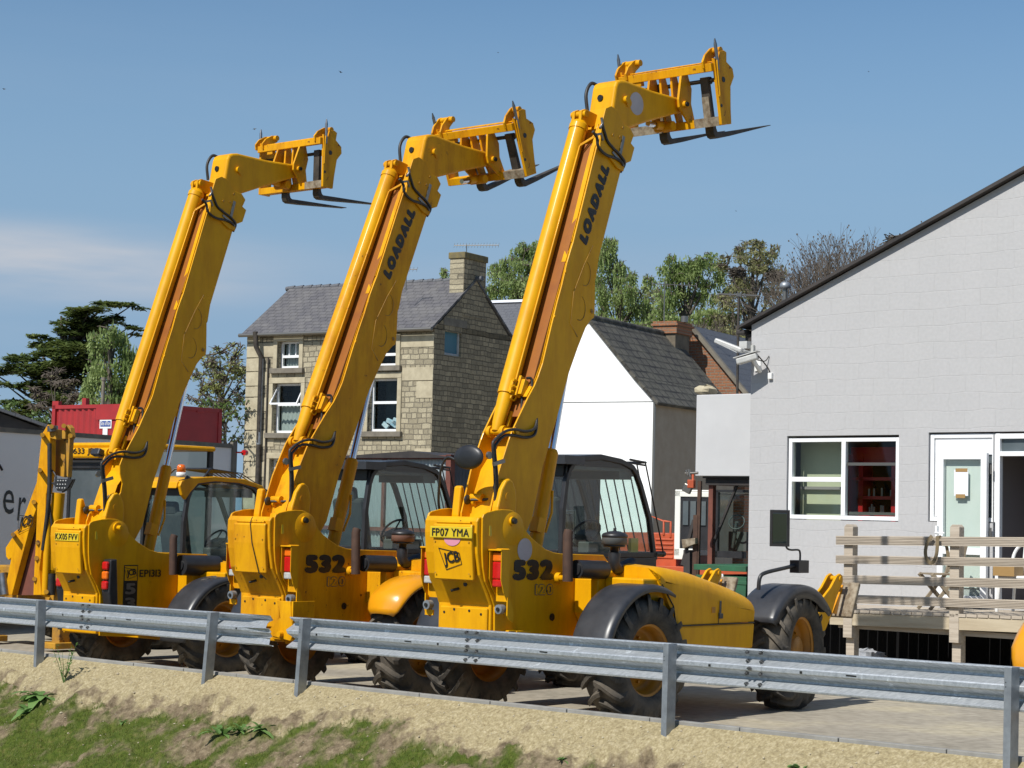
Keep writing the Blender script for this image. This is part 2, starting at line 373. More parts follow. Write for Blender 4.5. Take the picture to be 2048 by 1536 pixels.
def build_telehandler(loc, label, plate, model, boomrot=0, carr=13, worn=False, variant='532', gz=0, bs=1.0):
    root = empty('telehandler', loc, R(50)); tag(root, label, 'telehandler', 'yellow telehandlers parked nose away from the barrier')
    Y = M['yellow_worn'] if worn else M['yellow']
    v1 = variant == '535'
    # ---- chassis side plates
    prof = [(-1.22, .50), (-1.235, .97), (-1.287, 1.074), (-1.371, 1.196), (-1.405, 1.32), (-1.420, 1.45), (-1.426, 1.60), (-1.427, 1.76), (-1.41, 1.79), (-1.37, 1.808), (-1.25, 1.83), (-1.154, 1.838), (-1.05, 1.836), (-1.0, 1.826), (-.933, 1.785), (-.88, 1.72), (-.817, 1.649), (-.74, 1.59), (-.659, 1.544), (-.529, 1.482), (-.40, 1.452), (-.296, 1.442), (.35, 1.43), (.5, 1.30), (2.2, .95), (3.1, .85), (3.1, .45), (1.9, .50), (-.9, .48)]
    mb = MB(); mb.prism(prof, -.335, -.315); mb.prism(prof, .315, .335)
    mb.b2((-.9, -.315, .50), (3.0, .315, .62)); mb.b2((3.02, -.5, .4), (3.16, .5, .85))
    mb.box((0, 0, .5), (.22, 1.4, .2)); mb.box((2.72, 0, .5), (.22, 1.4, .2))
    if not v1: mb.box((-1.0, -.42, .66), (.2, .14, .2))
    ch = mb.build('chassis', Y, root, .006)
    # rear ballast box
    mb = MB()
    mb.prism([(-1.455, 1.755), (-1.475, 1.725), (-1.478, 1.62), (-1.462, 1.44), (-1.42, 1.25), (-1.32, 1.09), (-1.262, .985), (-1.262, .52), (-1.0, .5), (-1.0, 1.762), (-1.44, 1.765)], -.312, .312)
    mb.build('counterweight', Y, root, .012)
    # cover panel on the back, folded
    mb = MB()
    py0, py1 = -.285, .175
    mb.prism([(-1.505, 1.70), (-1.515, 1.68), (-1.512, 1.50), (-1.482, 1.21), (-1.468, 1.195), (-1.44, 1.22), (-1.465, 1.5), (-1.472, 1.70)], py0, py1)
    cov = mb.build('rear_cover', Y, root, .012)
    mb = MB(); mb.tube([(-1.492, py0+.03, 1.712), (-1.492, py1-.03, 1.712)], .012, 8); mb.build('hinge_rod', Y, cov)
    mb = MB()
    for yy in (py0+.03, py1-.03):
        for zz in (1.54, 1.26): mb.tube([(-1.505, yy, zz), (-1.522 if zz > 1.5 else -1.502, yy, zz)], .008, 6)
    mb.build('bolt', M['yellow_dirty'], cov)
    mb = MB(); mb.b2((-1.285, -.29, .66), (-1.262, .27, .955)); mb.build('tow_plate', Y, root, .01)
    mb = MB()
    for y, z in ((-.22, .90), (-.08, .925), (.10, .93), (.22, .90)): mb.tube([(-1.283, y, z), (-1.289, y, z)], .012, 8)
    for y, z in ((-.12, 1.745), (-.06, 1.735), (-.01, 1.735)): mb.tube([(-1.474, y, z-.02), (-1.482, y, z-.02)], .007, 6)
    mb.tube([(-1.365, -.10, 1.165), (-1.375, -.10, 1.165)], .022, 10); mb.tube([(-1.34, .0, 1.12), (-1.40, .045, 1.10)], .013, 8)
    mb.tube([(-1.33, -.335+.0, .5), (-1.33, -.33, .5)], .01, 6)
    mb.build('bolt', M['decal'], root)
    # number plate
    if plate:
        pm = M['plate2'] if v1 else M['plate']
        mb = MB(); mb.b2((-1.535, -.305, 1.572), (-1.522, .195, 1.675)) if not v1 else mb.b2((-1.522, -.27, 1.572), (-1.515, .165, 1.665))
        np_ = mb.build('number_plate', pm, root, .006)
        y0, y1, xx = (.165, -.275, -1.5355) if not v1 else (.15, -.255, -1.5225)
        t = text_mb(plate, (xx, y0, 1.588), (0, -1, 0), (0, 0, 1), y0-y1, .07, .016, 0, .002, 1.05); t.build('lettering', M['decal'], np_, recalc=False)
    if variant == '532' and not worn:
        crest_logo(cov, (-1.5035, -.045, 1.385), (0, -1, 0), (-.103, 0, 1), .21)
        mb = MB(); mb.lathe([(.001, 0), (.10, 0)], n=24, axis='x', o=(0, 0, 0)); 
        mb.v = [Vector((-1.518, p.y*1.0-.06, 1.575+p.z*.72)) for p in mb.v]; mb.f = [f for f in mb.f]; mb.build('round_sticker', M['pink'], cov, recalc=False)
    # tail lights
    for sg in (-1, 1):
        if not v1:
            yc = -.418 if sg < 0 else .44
            mb = MB(); xx = -1.28 if sg < 0 else -1.24
            mb.prism([(xx+.05, 1.49), (xx+.05, 1.05), (xx-.02, 1.14), (xx-.06, 1.22), (xx-.06, 1.47)], yc+(.068 if sg < 0 else -.068)-.004, yc+(.068 if sg < 0 else -.068)+.004)
            mb.prism([(xx+.05, 1.49), (xx+.05, 1.00), (xx-.02, 1.10), (xx-.06, 1.22), (xx-.06, 1.47)], yc-(.068 if sg < 0 else -.068)-.004, yc-(.068 if sg < 0 else -.068)+.004)
            mb.b2((xx+.04, yc-.068, 1.02), (xx+.05, yc+.068, 1.49)); mb.b2((xx-.07, yc-.075, 1.47), (xx+.05, yc+.075, 1.485))
            tl = mb.build('tail_light', Y, root, .003)
            mb = MB(); mb.b2((xx-.035, yc-.055, 1.375), (xx+.03, yc+.055, 1.455)); mb.build('amber_lens', M['amber_lens'], tl, .012)
            mb = MB(); mb.b2((xx-.035, yc-.055, 1.22), (xx+.03, yc+.055, 1.372)); mb.build('red_lens', M['red_lens'], tl, .012)
            mb = MB(); mb.b2((xx-.035, yc-.055, 1.15), (xx+.03, yc+.055, 1.217)); mb.build('reversing_lens', M['white_lens' if (worn or sg > 0) else 'red_lens'], tl, .012)
        else:
            yc = -.42 if sg < 0 else .42
            mb = MB(); mb.prism([(-1.13, 1.38), (-1.22, 1.37), (-1.23, 1.0), (-1.19, .80), (-1.10, .66), (-1.03, .64), (-1.09, .80), (-1.11, 1.1)], yc-.07, yc+.07)
            tl = mb.build('tail_light', M['black'], root, .015)
            for (z0, z1, mm) in ((1.255, 1.35, 'red_lens'), (1.145, 1.24, 'amber_lens'), (1.03, 1.13, 'red_lens')):
                mb = MB(); mb.b2((-1.265, yc-.055, z0), (-1.215, yc+.045, z1)); mb.build(mm, M[mm], tl, .02)
    for sg in (-1, 1):
        if v1: break
        mb = MB(); mb.tube([(-1.30, sg*.43, .955), (-1.24, sg*.43, .955)], .042, 18); mb.build('rubber_roller', M['galv_post'], root)
        mb = MB(); mb.tube([(-1.312, sg*.43, .955), (-1.30, sg*.43, .955)], .018, 8)
        mb.build('roller_bolt', M['decal'], root)
        mb = MB(); mb.prism([(-1.25, 1.06), (-1.21, 1.04), (-1.16, .92), (-1.17, .84), (-1.22, .86), (-1.25, .90)], sg*.49-.006, sg*.49+.006); mb.b2((-1.25, sg*.42-.03, .86), (-1.235, sg*.47+.02, .91)); mb.build('light_bracket', Y, root)
    # side decals on the right plate (local -y side)
    X = (1, 0, 0); Z = (0, 0, 1)
    if variant == '532':
        text_mb('532', (-1.0, -.3375, 1.20), X, Z, .59, .19, .105, 0, 0, .1).build('model_number', M['decal'], root, recalc=False)
        mb = MB(); 
        t = text_mb('120', (-.68, -.3372, 1.062), X, Z, .27, .105, .07, 0, 0, .6); mb.add(t.v, t.f); mb.build('model_number', M['dash'], root, recalc=False)
        t = text_mb('120', (-.673, -.3392, 1.069), X, Z, .256, .091, .03, 0, 0, 1.6); t.build('model_number', Y, root, recalc=False)
        if not worn:
            mb = MB(); mb.disc((-.835, -.3385, 1.478), .104, 28); mb.build('round_sticker', M['sticker'], root, recalc=False)
    else:
        mb = MB(); mb.b2((-.905, -.339, .62), (-.70, -.3375, 1.305)); mb.build('decal_strip', M['decal'], root, .0)
        mb = MB(); mb.b2((-.893, -.341, 1.125), (-.712, -.3395, 1.293)); dl = mb.build('decal_strip', Y, root)
        crest_logo(root, (-.802, -.341, 1.208), X, (0, 0, 1), .15)
        for i, chh in enumerate('535'):
            text_mb(chh, (-.88, -.341, .965-i*.165), X, Z, .155, .13, .05, 0, 0).build('model_number', M['pipe'], root, recalc=False)
        text_mb('EP1313', (-.675, -.3385, 1.165), X, Z, .32, .085, .014, 0, 0, 1.2).build('fleet_number', M['decal'], root, recalc=False)
    mb = MB(); mb.lathe([(.001, 0), (.145, 0), (.15, .003)], n=36, o=(-1.005, -.3385, 1.665))
    mb.tube([(-1.03, -.36, 1.735), (-1.03, -.335, 1.735)], .04 if not v1 else .06, 14); mb.build('pivot_boss', Y, root, .002)
    mb = MB(); mb.tube([(-1.03, -.385 if not v1 else -.42, 1.735), (-1.03, -.34, 1.735)], .028, 6); mb.tube([(-.42, -.342, .86), (-.42, -.336, .86)], .035, 16); mb.tube([(-.50, -.342, 1.10), (-.50, -.336, 1.10)], .012, 6); mb.build('pivot_bolt', M['decal'] if not v1 else M['yellow'], root)
    mb = MB(); mb.prism([(-1.335, 1.69), (-1.315, 1.69), (-1.30, 1.61), (-1.31, 1.595), (-1.335, 1.6)], -.339, -.336); mb.build('small_decal', M['plate'], root)
    # ---- boom (mesh coordinates relative to pivot)
    bo = empty  # keep name free
    def rel(l): return [(a-PV.x, b-PV.z) for a, b in l]
    if not v1:
        rear = [(-1.15, 1.52), (-1.15, 1.80), (-1.03, 2.19), (-.90, 2.48), (-.87, 2.54), (-.77, 2.69), (-.64, 2.88)]
        rearL = rear
    else:
        rear = [(-1.10, 1.52), (-1.075, 1.80), (-1.03, 1.90), (-.93, 2.03), (-.865, 2.12), (-.845, 2.22), (-.88, 2.33), (-.885, 2.42), (-.85, 2.50), (-.75, 2.66), (-.62, 2.86)]
    up = [(-.555, 2.99), (-.505, 3.076), (-.44, 3.21), (-.315, 3.593), (-.235, 3.824), (-.175, 3.98), (-.105, 4.20), (-.06, 4.31), (-.02, 4.40), (.32, 5.387), (.40, 5.60)]
    front = [(.80, 5.45), (.745, 5.286), (.70, 5.17), (.385, 4.295), (.350, 4.10), (.335, 4.076), (.338, 3.774), (.33, 3.71), (.28, 3.68), (.20, 3.60), (.085, 3.40), (-.042, 3.15), (-.195, 2.748), (-.274, 2.561), (-.408, 2.237), (-.548, 1.752), (-.70, 1.52), (-.95, 1.44)]
    P = rel(rear+up+front)
    mb = MB(); mb.prism(P, -.178, -.160); mb.prism(P, .160, .178)
    # floor plates: front skin and inner web low down
    fr = rel(front)
    for a, b in ((0, 3), (11, 15)):
        for i in range(a, b):
            mb.bar((fr[i][0]-.01, 0, fr[i][1]), (fr[i+1][0]-.01, 0, fr[i+1][1]), .012, .32, up=(0, 1, 0)) if False else mb.add([(fr[i][0]-.005, -.16, fr[i][1]), (fr[i][0]-.005, .16, fr[i][1]), (fr[i+1][0]-.005, .16, fr[i+1][1]), (fr[i+1][0]-.005, -.16, fr[i+1][1])], [(0, 1, 2, 3)])
    # web seen between the plates near the base: smooth sheet
    web = rel([(-1.08, 1.60), (-.98, 2.0), (-.90, 2.2), (-.76, 2.36), (-.70, 2.52)])
    for i in range(len(web)-1):
        a, b = web[i], web[i+1]; mb.add([(a[0], -.16, a[1]), (a[0], .16, a[1]), (b[0], .16, b[1]), (b[0], -.16, b[1])], [(0, 1, 2, 3)])
    # rolled rear lips on right plate
    U = rel(rear+up)
    boom = mb.build('boom', Y, root, .004)
    boom.location = PV; boom.rotation_euler = (0, R(boomrot), 0); boom.scale = (bs, 1, bs)
    # raised reinforcement outline on right side
    ro = rel([(.28, 4.40), (.15, 4.20), (.0, 3.92), (-.04, 3.62), (.07, 3.50)])
    mb = MB(); mb.tube([(a, -.179, b) for a, b in ro], .006, 5)
    for c in ((.17, 4.12), (.10, 3.78)):
        cc = rel([c])[0]; mb.tube([(cc[0]+.085*math.cos(R(t)), -.179, cc[1]+.12*math.sin(R(t))) for t in range(-110, 80, 15)], .004, 4)
    mb.build('weld_seam', M['yellow_dirty'], boom)
    # pad ear
    mb = MB(); cc = rel([(.285, 3.765)])[0]; mb.tube([(cc[0], -.188, cc[1]), (cc[0], -.176, cc[1])], .022, 10); mb.tube([(cc[0], .188, cc[1]), (cc[0], .176, cc[1])], .022, 10)
    mb.build('pivot_bolt', M['yellow_dirty'], boom)
    # pins of the ram base and pad pins
    mb = MB(); cc = rel([(-.815, 2.555)])[0]
    mb.tube([(cc[0], -.16, cc[1]), (cc[0], .16, cc[1])], .032, 14); mb.tube([(cc[0], -.205, cc[1]), (cc[0], -.178, cc[1])], .026, 12); mb.tube([(cc[0], -.19, cc[1]), (cc[0], -.178, cc[1])], .036, 12)
    mb.tube([(cc[0], -.06, cc[1]), (cc[0], -.02, cc[1])], .055, 16); mb.tube([(cc[0], .10, cc[1]), (cc[0], .135, cc[1])], .055, 16)
    for (x, z) in ((-1.02, 1.94), (-.99, 1.955)):
        c2 = rel([(x, z)])[0]; mb.tube([(c2[0], .02 if z < 1.95 else -.26, c2[1]), (c2[0], .158 if z < 1.95 else -.178, c2[1])], .038, 14)
    c2 = rel([(-1.0, 1.90)])[0]
    mb.tube([(c2[0], .15, c2[1]), (c2[0], .10, c2[1])], .04, 12)
    mb.build('pin', Y, boom)
    # rounded lobe plates at base
    mb = MB(); mb.prism(rel([(-1.16, 1.62), (-1.13, 1.86), (-1.08, 2.02), (-1.02, 2.10), (-.97, 2.12), (-.92, 2.09), (-.88, 2.02), (-.865, 1.92), (-.88, 1.7), (-.9, 1.6)]), -.256, -.18) if True else None
    mb.prism(rel([(-1.16, 1.6), (-1.17, 1.78), (-1.14, 2.04), (-1.10, 2.05), (-1.05, 1.9), (-1.0, 1.6)]), .185, .27)
    mb.build('pivot_cheek', Y, boom, .015)
    # inner boom (brown) and ram
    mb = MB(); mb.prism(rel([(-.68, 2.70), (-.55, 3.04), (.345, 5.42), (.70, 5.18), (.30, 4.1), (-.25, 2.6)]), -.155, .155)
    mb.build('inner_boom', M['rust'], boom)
    mb = MB(); a = rel([(-.83, 2.54)])[0]; b = rel([(-.60, 3.0)])[0]; c = rel([(.345, 5.60)])[0]
    A = Vector((a[0], .045, a[1])); C_ = Vector((c[0], .075, c[1])); D = (C_-A)
    mb.tube([A+D*.005, A+D*.03, A+D*.10, A+D*.13], [.045, .06, .072, .074], 20); mb.tube([A+D*.12, C_], .086, 24)
    mb.tube([C_-D*.012, C_+D*.004], .094, 24); mb.tube([C_+D*.004, C_+D*.018], [.094, .06], 20)
    mb.build('extension_ram', Y, boom)
    e = C_+D*.035
    mb = MB()
    for yy in (-.05, .035): mb.prism([(e.x-.07, e.z-.06), (e.x-.06, e.z+.05), (e.x, e.z+.075), (e.x+.20, e.z+.05), (e.x+.24, e.z-.02), (e.x+.1, e.z-.09)], e.y+yy, e.y+yy+.035)
    mb.tube([(e.x-.015, e.y-.08, e.z+.02), (e.x-.015, e.y+.10, e.z+.02)], .035, 14)
    mb.build('ram_clevis', Y, boom, .005)
    # long pipes beside the ram
    for k, (yy, off) in enumerate(((-.022, -.035), (-.045, -.03))):
        mb = MB(); p0 = A+D*.15; p1 = A+D*.93
        mb.tube([(p0.x-.03, yy, p0.z), (p1.x+off+.02, yy+.03, p1.z), (p1.x+.10, -.09-.03*k, p1.z+.10), (p1.x+.14, -.12, p1.z+.18+.05*k)], .009, 8); mb.build('oil_pipe', Y, boom)
    # bright flange just inside the right plate
    mb = MB()
    for i in range(len(U)-1):
        if U[i][1] < 1.0: continue
        a, b = U[i], U[i+1]
        mb.add([(a[0], -.160, a[1]), (a[0]-.002, -.112, a[1]), (b[0]-.002, -.112, b[1]), (b[0], -.160, b[1])], [(0, 1, 2, 3)])
    o = mb.build('boom_flange', Y, boom); s = o.modifiers.new('t', 'SOLIDIFY'); s.thickness = .01
    # valve block + hoses at ram base
    mb = MB(); v = A+D*.15
    vr = Matrix.Rotation(R(22), 3, 'Y')
    mb.box((v.x+.02, -.055, v.z-.02), (.07, .05, .20), rot=vr); mb.box((v.x+.03, -.10, v.z-.03), (.06, .04, .15), rot=vr); mb.box((v.x-.055, -.03, v.z-.02), (.03, .03, .12), rot=vr)
    for q in (-.07, -.02, .04): mb.tube([(v.x-.03+q*.4, -.05, v.z+q), (v.x-.075+q*.4, -.05, v.z+q)], .014, 8)
    mb.tube(spline([(v.x-.06, -.05, v.z-.09), (v.x-.09, -.05, v.z-.13), (v.x-.04, -.05, v.z-.15), (v.x+.0, -.05, v.z-.10)], 4), .01, 6)
    mb.build('valve_block', Y, boom, .004)
    mb = MB(); mb.box((v.x-.04, -.005, v.z-.33), (.05, .03, .17), rot=vr); mb.build('valve_cover', Y, boom, .012)
    mb = MB()
    mb.tube(spline([(v.x+.03, -.09, v.z-.11), (v.x+.0, -.10, v.z-.30), (v.x-.09, -.10, v.z-.60), (v.x-.22, -.07, v.z-.84), (v.x-.30, -.06, v.z-.94), (v.x-.30, -.09, v.z-1.01), (v.x-.22, -.13, v.z-1.03)], 6), .013, 8)
    mb.tube(spline([(v.x+.05, -.12, v.z+.06), (v.x+.09, -.14, v.z+.06), (v.x+.095, -.15, v.z), (v.x+.06, -.15, v.z-.18), (v.x+.02, -.15, v.z-.24)], 5), .013, 8)
    mb.tube(spline([(v.x-.42, .12, v.z-1.08), (v.x-.35, .0, v.z-1.075), (v.x-.25, -.12, v.z-1.04), (v.x-.20, -.15, v.z-1.02)], 5), .012, 8)
    mb.build('hose', M['hose'], boom)
    mb = MB(); mb.lathe([(.001, 0), (.045, 0), (.045, .01)], n=14, o=(v.x-.43, .148, v.z-1.08)); mb.build('grommet', M['hose'], boom)
    # hoses across the right plate to the lift cylinder
    mb = MB()
    for k in (0, .028):
        mb.tube(spline([(-.05+k-.03, -.20, .16), (-.10+k, -.20, .42), (-.135+k, -.20, .66-k), (-.11+k, -.20, .72-k), (.02, -.20, .80-k*1.3), (.16, -.20, .83-k*2), (.33, -.20, .82-k*2), (.46, -.20, .86-k*2), (.53, -.15, .97-k), (.56, -.02, 1.02)], 5), .014, 8)
    mb.tube(spline([(-.07, -.19, .36), (-.02, -.19, .12), (.05, -.19, -.05), (.13, -.19, -.20), (.20, -.19, -.32)], 4), .009, 6)
    mb.build('hose', M['hose'], boom)
    mb = MB(); mb.box((-.06, -.21, .52), (.16, .02, .035), rot=Matrix.Rotation(R(-14), 3, 'Y')); mb.tube([(-.17, -.20, .58), (-.17, -.178, .58)], .035, 12); mb.build('hose_clamp', M['pipe'], boom)
    if variant == '532':
        ang = R(90-66.5)
        o0 = Vector((.105-PV.x, -.1805, 4.418-PV.z)); xd = (math.cos(R(66.6)), 0, math.sin(R(66.6))); yd = (-math.sin(R(66.6)), 0, math.cos(R(66.6)))
        text_mb('LOADALL', o0+Vector((.075, 0, -.035)), xd, yd, .88, .135, .13, .12, 0, .0).build('name_decal', M['decal'], boom, recalc=False)
    for q in ((-.195, 4.05), (-.285, 3.80)) if True else ():
        pass
    mb = MB()
    for (x, z) in ((-.13, 4.10), (-.28, 3.66)):
        c2 = rel([(x, z)])[0]; mb.tube([(c2[0], -.19, c2[1]), (c2[0], -.178, c2[1])], .014, 8)
    mb.build('bolt', Y, boom)
    # knee bracket on boom tip
    kb = rel([(.33, 5.36), (.36, 5.62), (.411, 5.766), (.50, 5.805), (.60, 5.78), (.655, 5.70), (.71, 5.66), (.82, 5.64), (.88, 5.575), (.835, 5.49), (.895, 5.455), (.84, 5.31), (.74, 5.27), (.72, 5.19), (.62, 5.21), (.48, 5.30)])
    mb = MB(); mb.prism(kb, -.205, -.185); mb.prism(kb, .185, .205); kn = mb.build('boom_end_bracket', Y, boom, .005)
    mb = MB()
    for (x, z) in ((.53, 5.52), (.64, 5.52), (.52, 5.41), (.69, 5.62)):
        c2 = rel([(x, z)])[0]; mb.tube([(c2[0], -.214, c2[1]), (c2[0], -.204, c2[1])], .014, 6)
    mb.build('bolt', M['yellow_dirty'], boom)
    mb = MB(); c2 = rel([(.675, 5.44)])[0]; mb.box((c2[0], -.21, c2[1]), (.035, .012, .20), rot=Matrix.Rotation(R(16), 3, 'Y'))
    c3 = rel([(.58, 5.30)])[0]; mb.box((c3[0]+.04, -.21, c3[1]+.0), (.22, .014, .025), rot=Matrix.Rotation(R(28), 3, 'Y')); mb.build('strap_plate', M['pipe'], boom)
    hz = [(.20, 5.50), (.265, 5.45), (.282, 5.38), (.338, 5.334), (.438, 5.303), (.571, 5.297), (.684, 5.26), (.735, 5.20), (.67, 5.05)]
    hz_old = [(.36, 5.50), (.30, 5.46), (.32, 5.36), (.36, 5.26), (.48, 5.17), (.60, 5.12), (.70, 5.08), (.72, 5.0), (.66, 4.86)]
    h2 = [(.34, 5.60), (.387, 5.517), (.433, 5.444), (.524, 5.391), (.637, 5.341), (.72, 5.27), (.74, 5.19)]
    h2_old = [(.40, 5.56), (.42, 5.44), (.46, 5.32), (.55, 5.24), (.66, 5.17), (.72, 5.10), (.725, 5.0)]
    mb = MB()
    mb.tube(spline([(a-PV.x, -.215, b-PV.z) for a, b in hz[:-2]]+[(a-PV.x, -.12, b-PV.z) for a, b in hz[-2:]], 5), .015, 8)
    mb.tube(spline([(a-PV.x, -.215, b-PV.z) for a, b in h2[:-1]]+[(a-PV.x, -.15, b-PV.z) for a, b in h2[-1:]], 5), .015, 8)
    mb.tube(spline([(.54-PV.x, -.05, 4.72-PV.z), (.56-PV.x, -.05, 4.60-PV.z), (.53-PV.x, -.05, 4.47-PV.z), (.49-PV.x, -.05, 4.45-PV.z)], 5), .011, 8)
    mb.tube(spline([(.38-PV.x, -.05, 4.24-PV.z), (.43-PV.x, -.05, 4.22-PV.z), (.42-PV.x, -.05, 4.15-PV.z), (.37-PV.x, -.05, 4.13-PV.z)], 5), .014, 8)
    mb.build('hose', M['hose'], boom)
    mb = MB(); mb.tube([(a-PV.x, -.215, b-PV.z) for a, b in ((.31, 5.55), (.35, 5.60), (.33, 5.66))], .014, 8); mb.tube([(a-PV.x, -.215, b-PV.z) for a, b in ((.26, 5.48), (.33, 5.50), (.36, 5.44))], .014, 8)
    mb.build('hose_fitting', M['pipe'], boom)
    # gooseneck head
    hp = rel([(.44, 5.35), (.598, 5.819), (.640, 6.035), (.665, 6.085), (.715, 6.112), (.80, 6.125), (.962, 6.118), (1.266, 6.105), (1.697, 6.113), (1.80, 6.09), (1.84, 6.04), (1.80, 5.965), (1.702, 5.945), (1.275, 5.80), (.86, 5.648), (.72, 5.40), (.62, 5.15), (.40, 5.2)])
    mb = MB(); mb.prism(hp, -.15, .15); hd = mb.build('boom_head', Y, boom, .028, seg=3)
    c2 = rel([(.80, 5.925)])[0]
    mb = MB(); mb.tube([(c2[0], -.185, c2[1]), (c2[0], -.148, c2[1])], .038, 14); mb.tube([(c2[0]+.05, -.16, c2[1]-.02), (c2[0]+.05, -.148, c2[1]-.02)], .045, 12); mb.build('pin', Y, boom)
    mb = MB(); c2 = rel([(.606, 5.93)])[0]; mb.tube([(c2[0]-.004, .02, c2[1]), (c2[0]+.03, .02, c2[1])], .032, 14); mb.build('bolt_hole', M['decal'], boom)
    mb = MB(); q = rel([(.72, 6.09)])[0]
    mb.tube(spline([(q[0]+.05, .16, q[1]), (q[0]-.04, .19, q[1]+.02), (q[0]-.12, .19, q[1]-.10), (q[0]-.12, .17, q[1]-.28)], 6), .018, 8); mb.build('hose', M['hose'], boom)
    if variant == '532' and not worn:
        mb = MB(); c2 = rel([(.985, 5.92)])[0]; mb.disc((c2[0], -.1515, c2[1]), .115, 28); mb.build('round_sticker', M['sticker'], boom, recalc=False)
    # ---- fork carriage
    pin = Vector((1.79-PV.x, 0, 6.05-PV.z))*bs; pin.rotate(Matrix.Rotation(R(boomrot), 3, 'Y')); pin += PV
    mb = MB()
    sp_ = [(-.011, .426), (-.008, -.253), (.17, -.257), (.19, -.1), (.233, .125), (.316, .219), (.307, .304), (.207, .377), (.226, .474), (.179, .496), (.10, .49), (.071, .40)]
    for yy in (-.585, .585): mb.prism(sp_, yy-.018, yy+.018)
    hk = [(-.08, .33), (-.09, .40), (-.03, .47), (.08, .53), (.14, .54), (.18, .51), (.18, .46), (.10, .42), (.0, .32)]
    for yy in (-.50, .47, .60): mb.prism(hk, yy-.012, yy+.012)
    mb.tube([(.13, -.6, .50), (.13, -.49, .50)], .035, 12); mb.tube([(.13, .41, .50), (.13, .63, .50)], .035, 12)
    mb.box((-.035, 0, .335), (.05, 1.17, .085)); mb.box((.02, 0, .39), (.07, 1.15, .014))
    mb.box((.05, 0, -.215), (.11, 1.17, .085))
    for yy in (-.20, -.06, .08, .20):
        w = .155 if abs(yy) == .20 else .10
        mb.prism([(-.03, .37), (-.155 if abs(yy) == .2 else -.05, .06), (-.16 if abs(yy) == .2 else -.05, -.02), (.0, -.22), (.10, -.24), (.06, .0), (.10, .15), (.06, .30), (.02, .37)], yy-.014, yy+.014)
    mb.tube([(-.07, -.245, .0), (-.07, .245, .0)], .036, 14)
    mb.tube([(-.30, .02, -.17), (-.02, .02, -.20)], .045, 12); mb.tube([(-.14, -.10, -.20), (-.14, .12, -.20)], .05, 14)
    mb.box((-.02, .36, .31), (.06, .10, .12))
    ca = mb.build('fork_carriage', M['yellow_worn'], root, .005); ca.location = pin; ca.rotation_euler = (0, -R(carr), 0)
    mb = MB(); mb.tube([(-.42, .02, -.15), (-.28, .02, -.17)], .03, 12); mb.build('tilt_ram', M['chrome'], ca)
    mb = MB(); mb.tube([(-.07, -.262, .0), (-.07, -.246, .0)], .024, 8); mb.tube([(.11, -.607, .2), (.11, -.603, .2)], .03, 8); mb.tube([(.02, -.607, -.06), (.02, -.603, -.06)], .018, 8); mb.build('pin_head', M['decal'], ca)
    mb = MB()
    mb.tube(spline([(.03, -.61, .45), (.0, -.62, .34), (-.01, -.62, .05), (-.02, -.615, .04)], 4), .008, 6); mb.build('locking_wire', Y, ca)
    mb = MB()
    for yy in (-.60, .60):
        mb.tube([(.02, yy*1.02, .30), (.02, yy*1.02, .56), (.02, yy*1.02, .62)], [.016, .018, .006], 8)
    mb.build('locking_pin', M['steel'], ca)
    mb = MB(); mb.tube([(.10, -.57, .21), (.10, .57, .21)], .022, 10); mb.build('fork_bar', M['fork'], ca)
    for yy in (-.40, .18):
        mb = MB()
        f = [(.10, .25), (.06, .25), (.055, -.32), (.075, -.365), (.12, -.385), (.35, -.375), (1.16, -.318), (1.17, -.31), (.35, -.325), (.155, -.33), (.13, -.315), (.115, -.28)]
        mb.prism(f, yy-.05, yy+.05); mb.tube([(.10, yy-.055, .21), (.10, yy+.055, .21)], .04, 12)
        fo = mb.build('fork', M['fork'], ca, .006)
        if not worn and not v1:
            mb = MB(); mb.box((.05, yy, -.06), (.012, .085, .22)); mb.build('worn_patch', M['muck'], ca)
    mb = MB()
    for yy in ((-.42, .34) if not (worn or v1) else (-.42,)): mb.box((.05, yy, -.168), (.115, .30 if yy < 0 else .4, .008)); mb.box((-.008, yy, -.215), (.008, .30 if yy < 0 else .42, .088))
    mb.build('mud_film', M['muck'], ca)
    # ---- lift cylinder
    lt = MB(); a = Vector((-.27, .02, 1.42)); b = Vector((.02, .02, 2.39)); d = Vector((.285-PV.x, 0, 3.765-PV.z))*bs; d.rotate(Matrix.Rotation(R(boomrot), 3, 'Y')); d += PV; d.y = .02
    dd = (d-a); b = a+dd*.415
    lt.tube([a, b], .068, 22); lt.tube([b, b+dd*.012], [.068, .052], 22); lt.box(a+dd*.12+Vector((-.055, -.02, 0)), (.08, .10, .14), rot=Matrix.Rotation(R(16), 3, 'Y'))
    lt.tube([a+dd*.09+Vector((.07, -.04, 0)), a+dd*.17+Vector((.10, -.05, 0)), a+dd*.26+Vector((.03, -.07, 0))], .012, 8)
    lc = lt.build('lift_cylinder', Y, root)
    mb = MB(); mb.tube([b, d], .036, 20); mb.build('chrome_rod', M['chrome'], lc)
    # ---- engine pod and bonnet (right side)
    mb = MB()
    us = [.22, .30, .5, .8, 1.15, 1.5, 1.76, 1.83]
    top = [1.36, 1.375, 1.355, 1.315, 1.24, 1.16, 1.09, 1.06]
    vs = []; secs = []
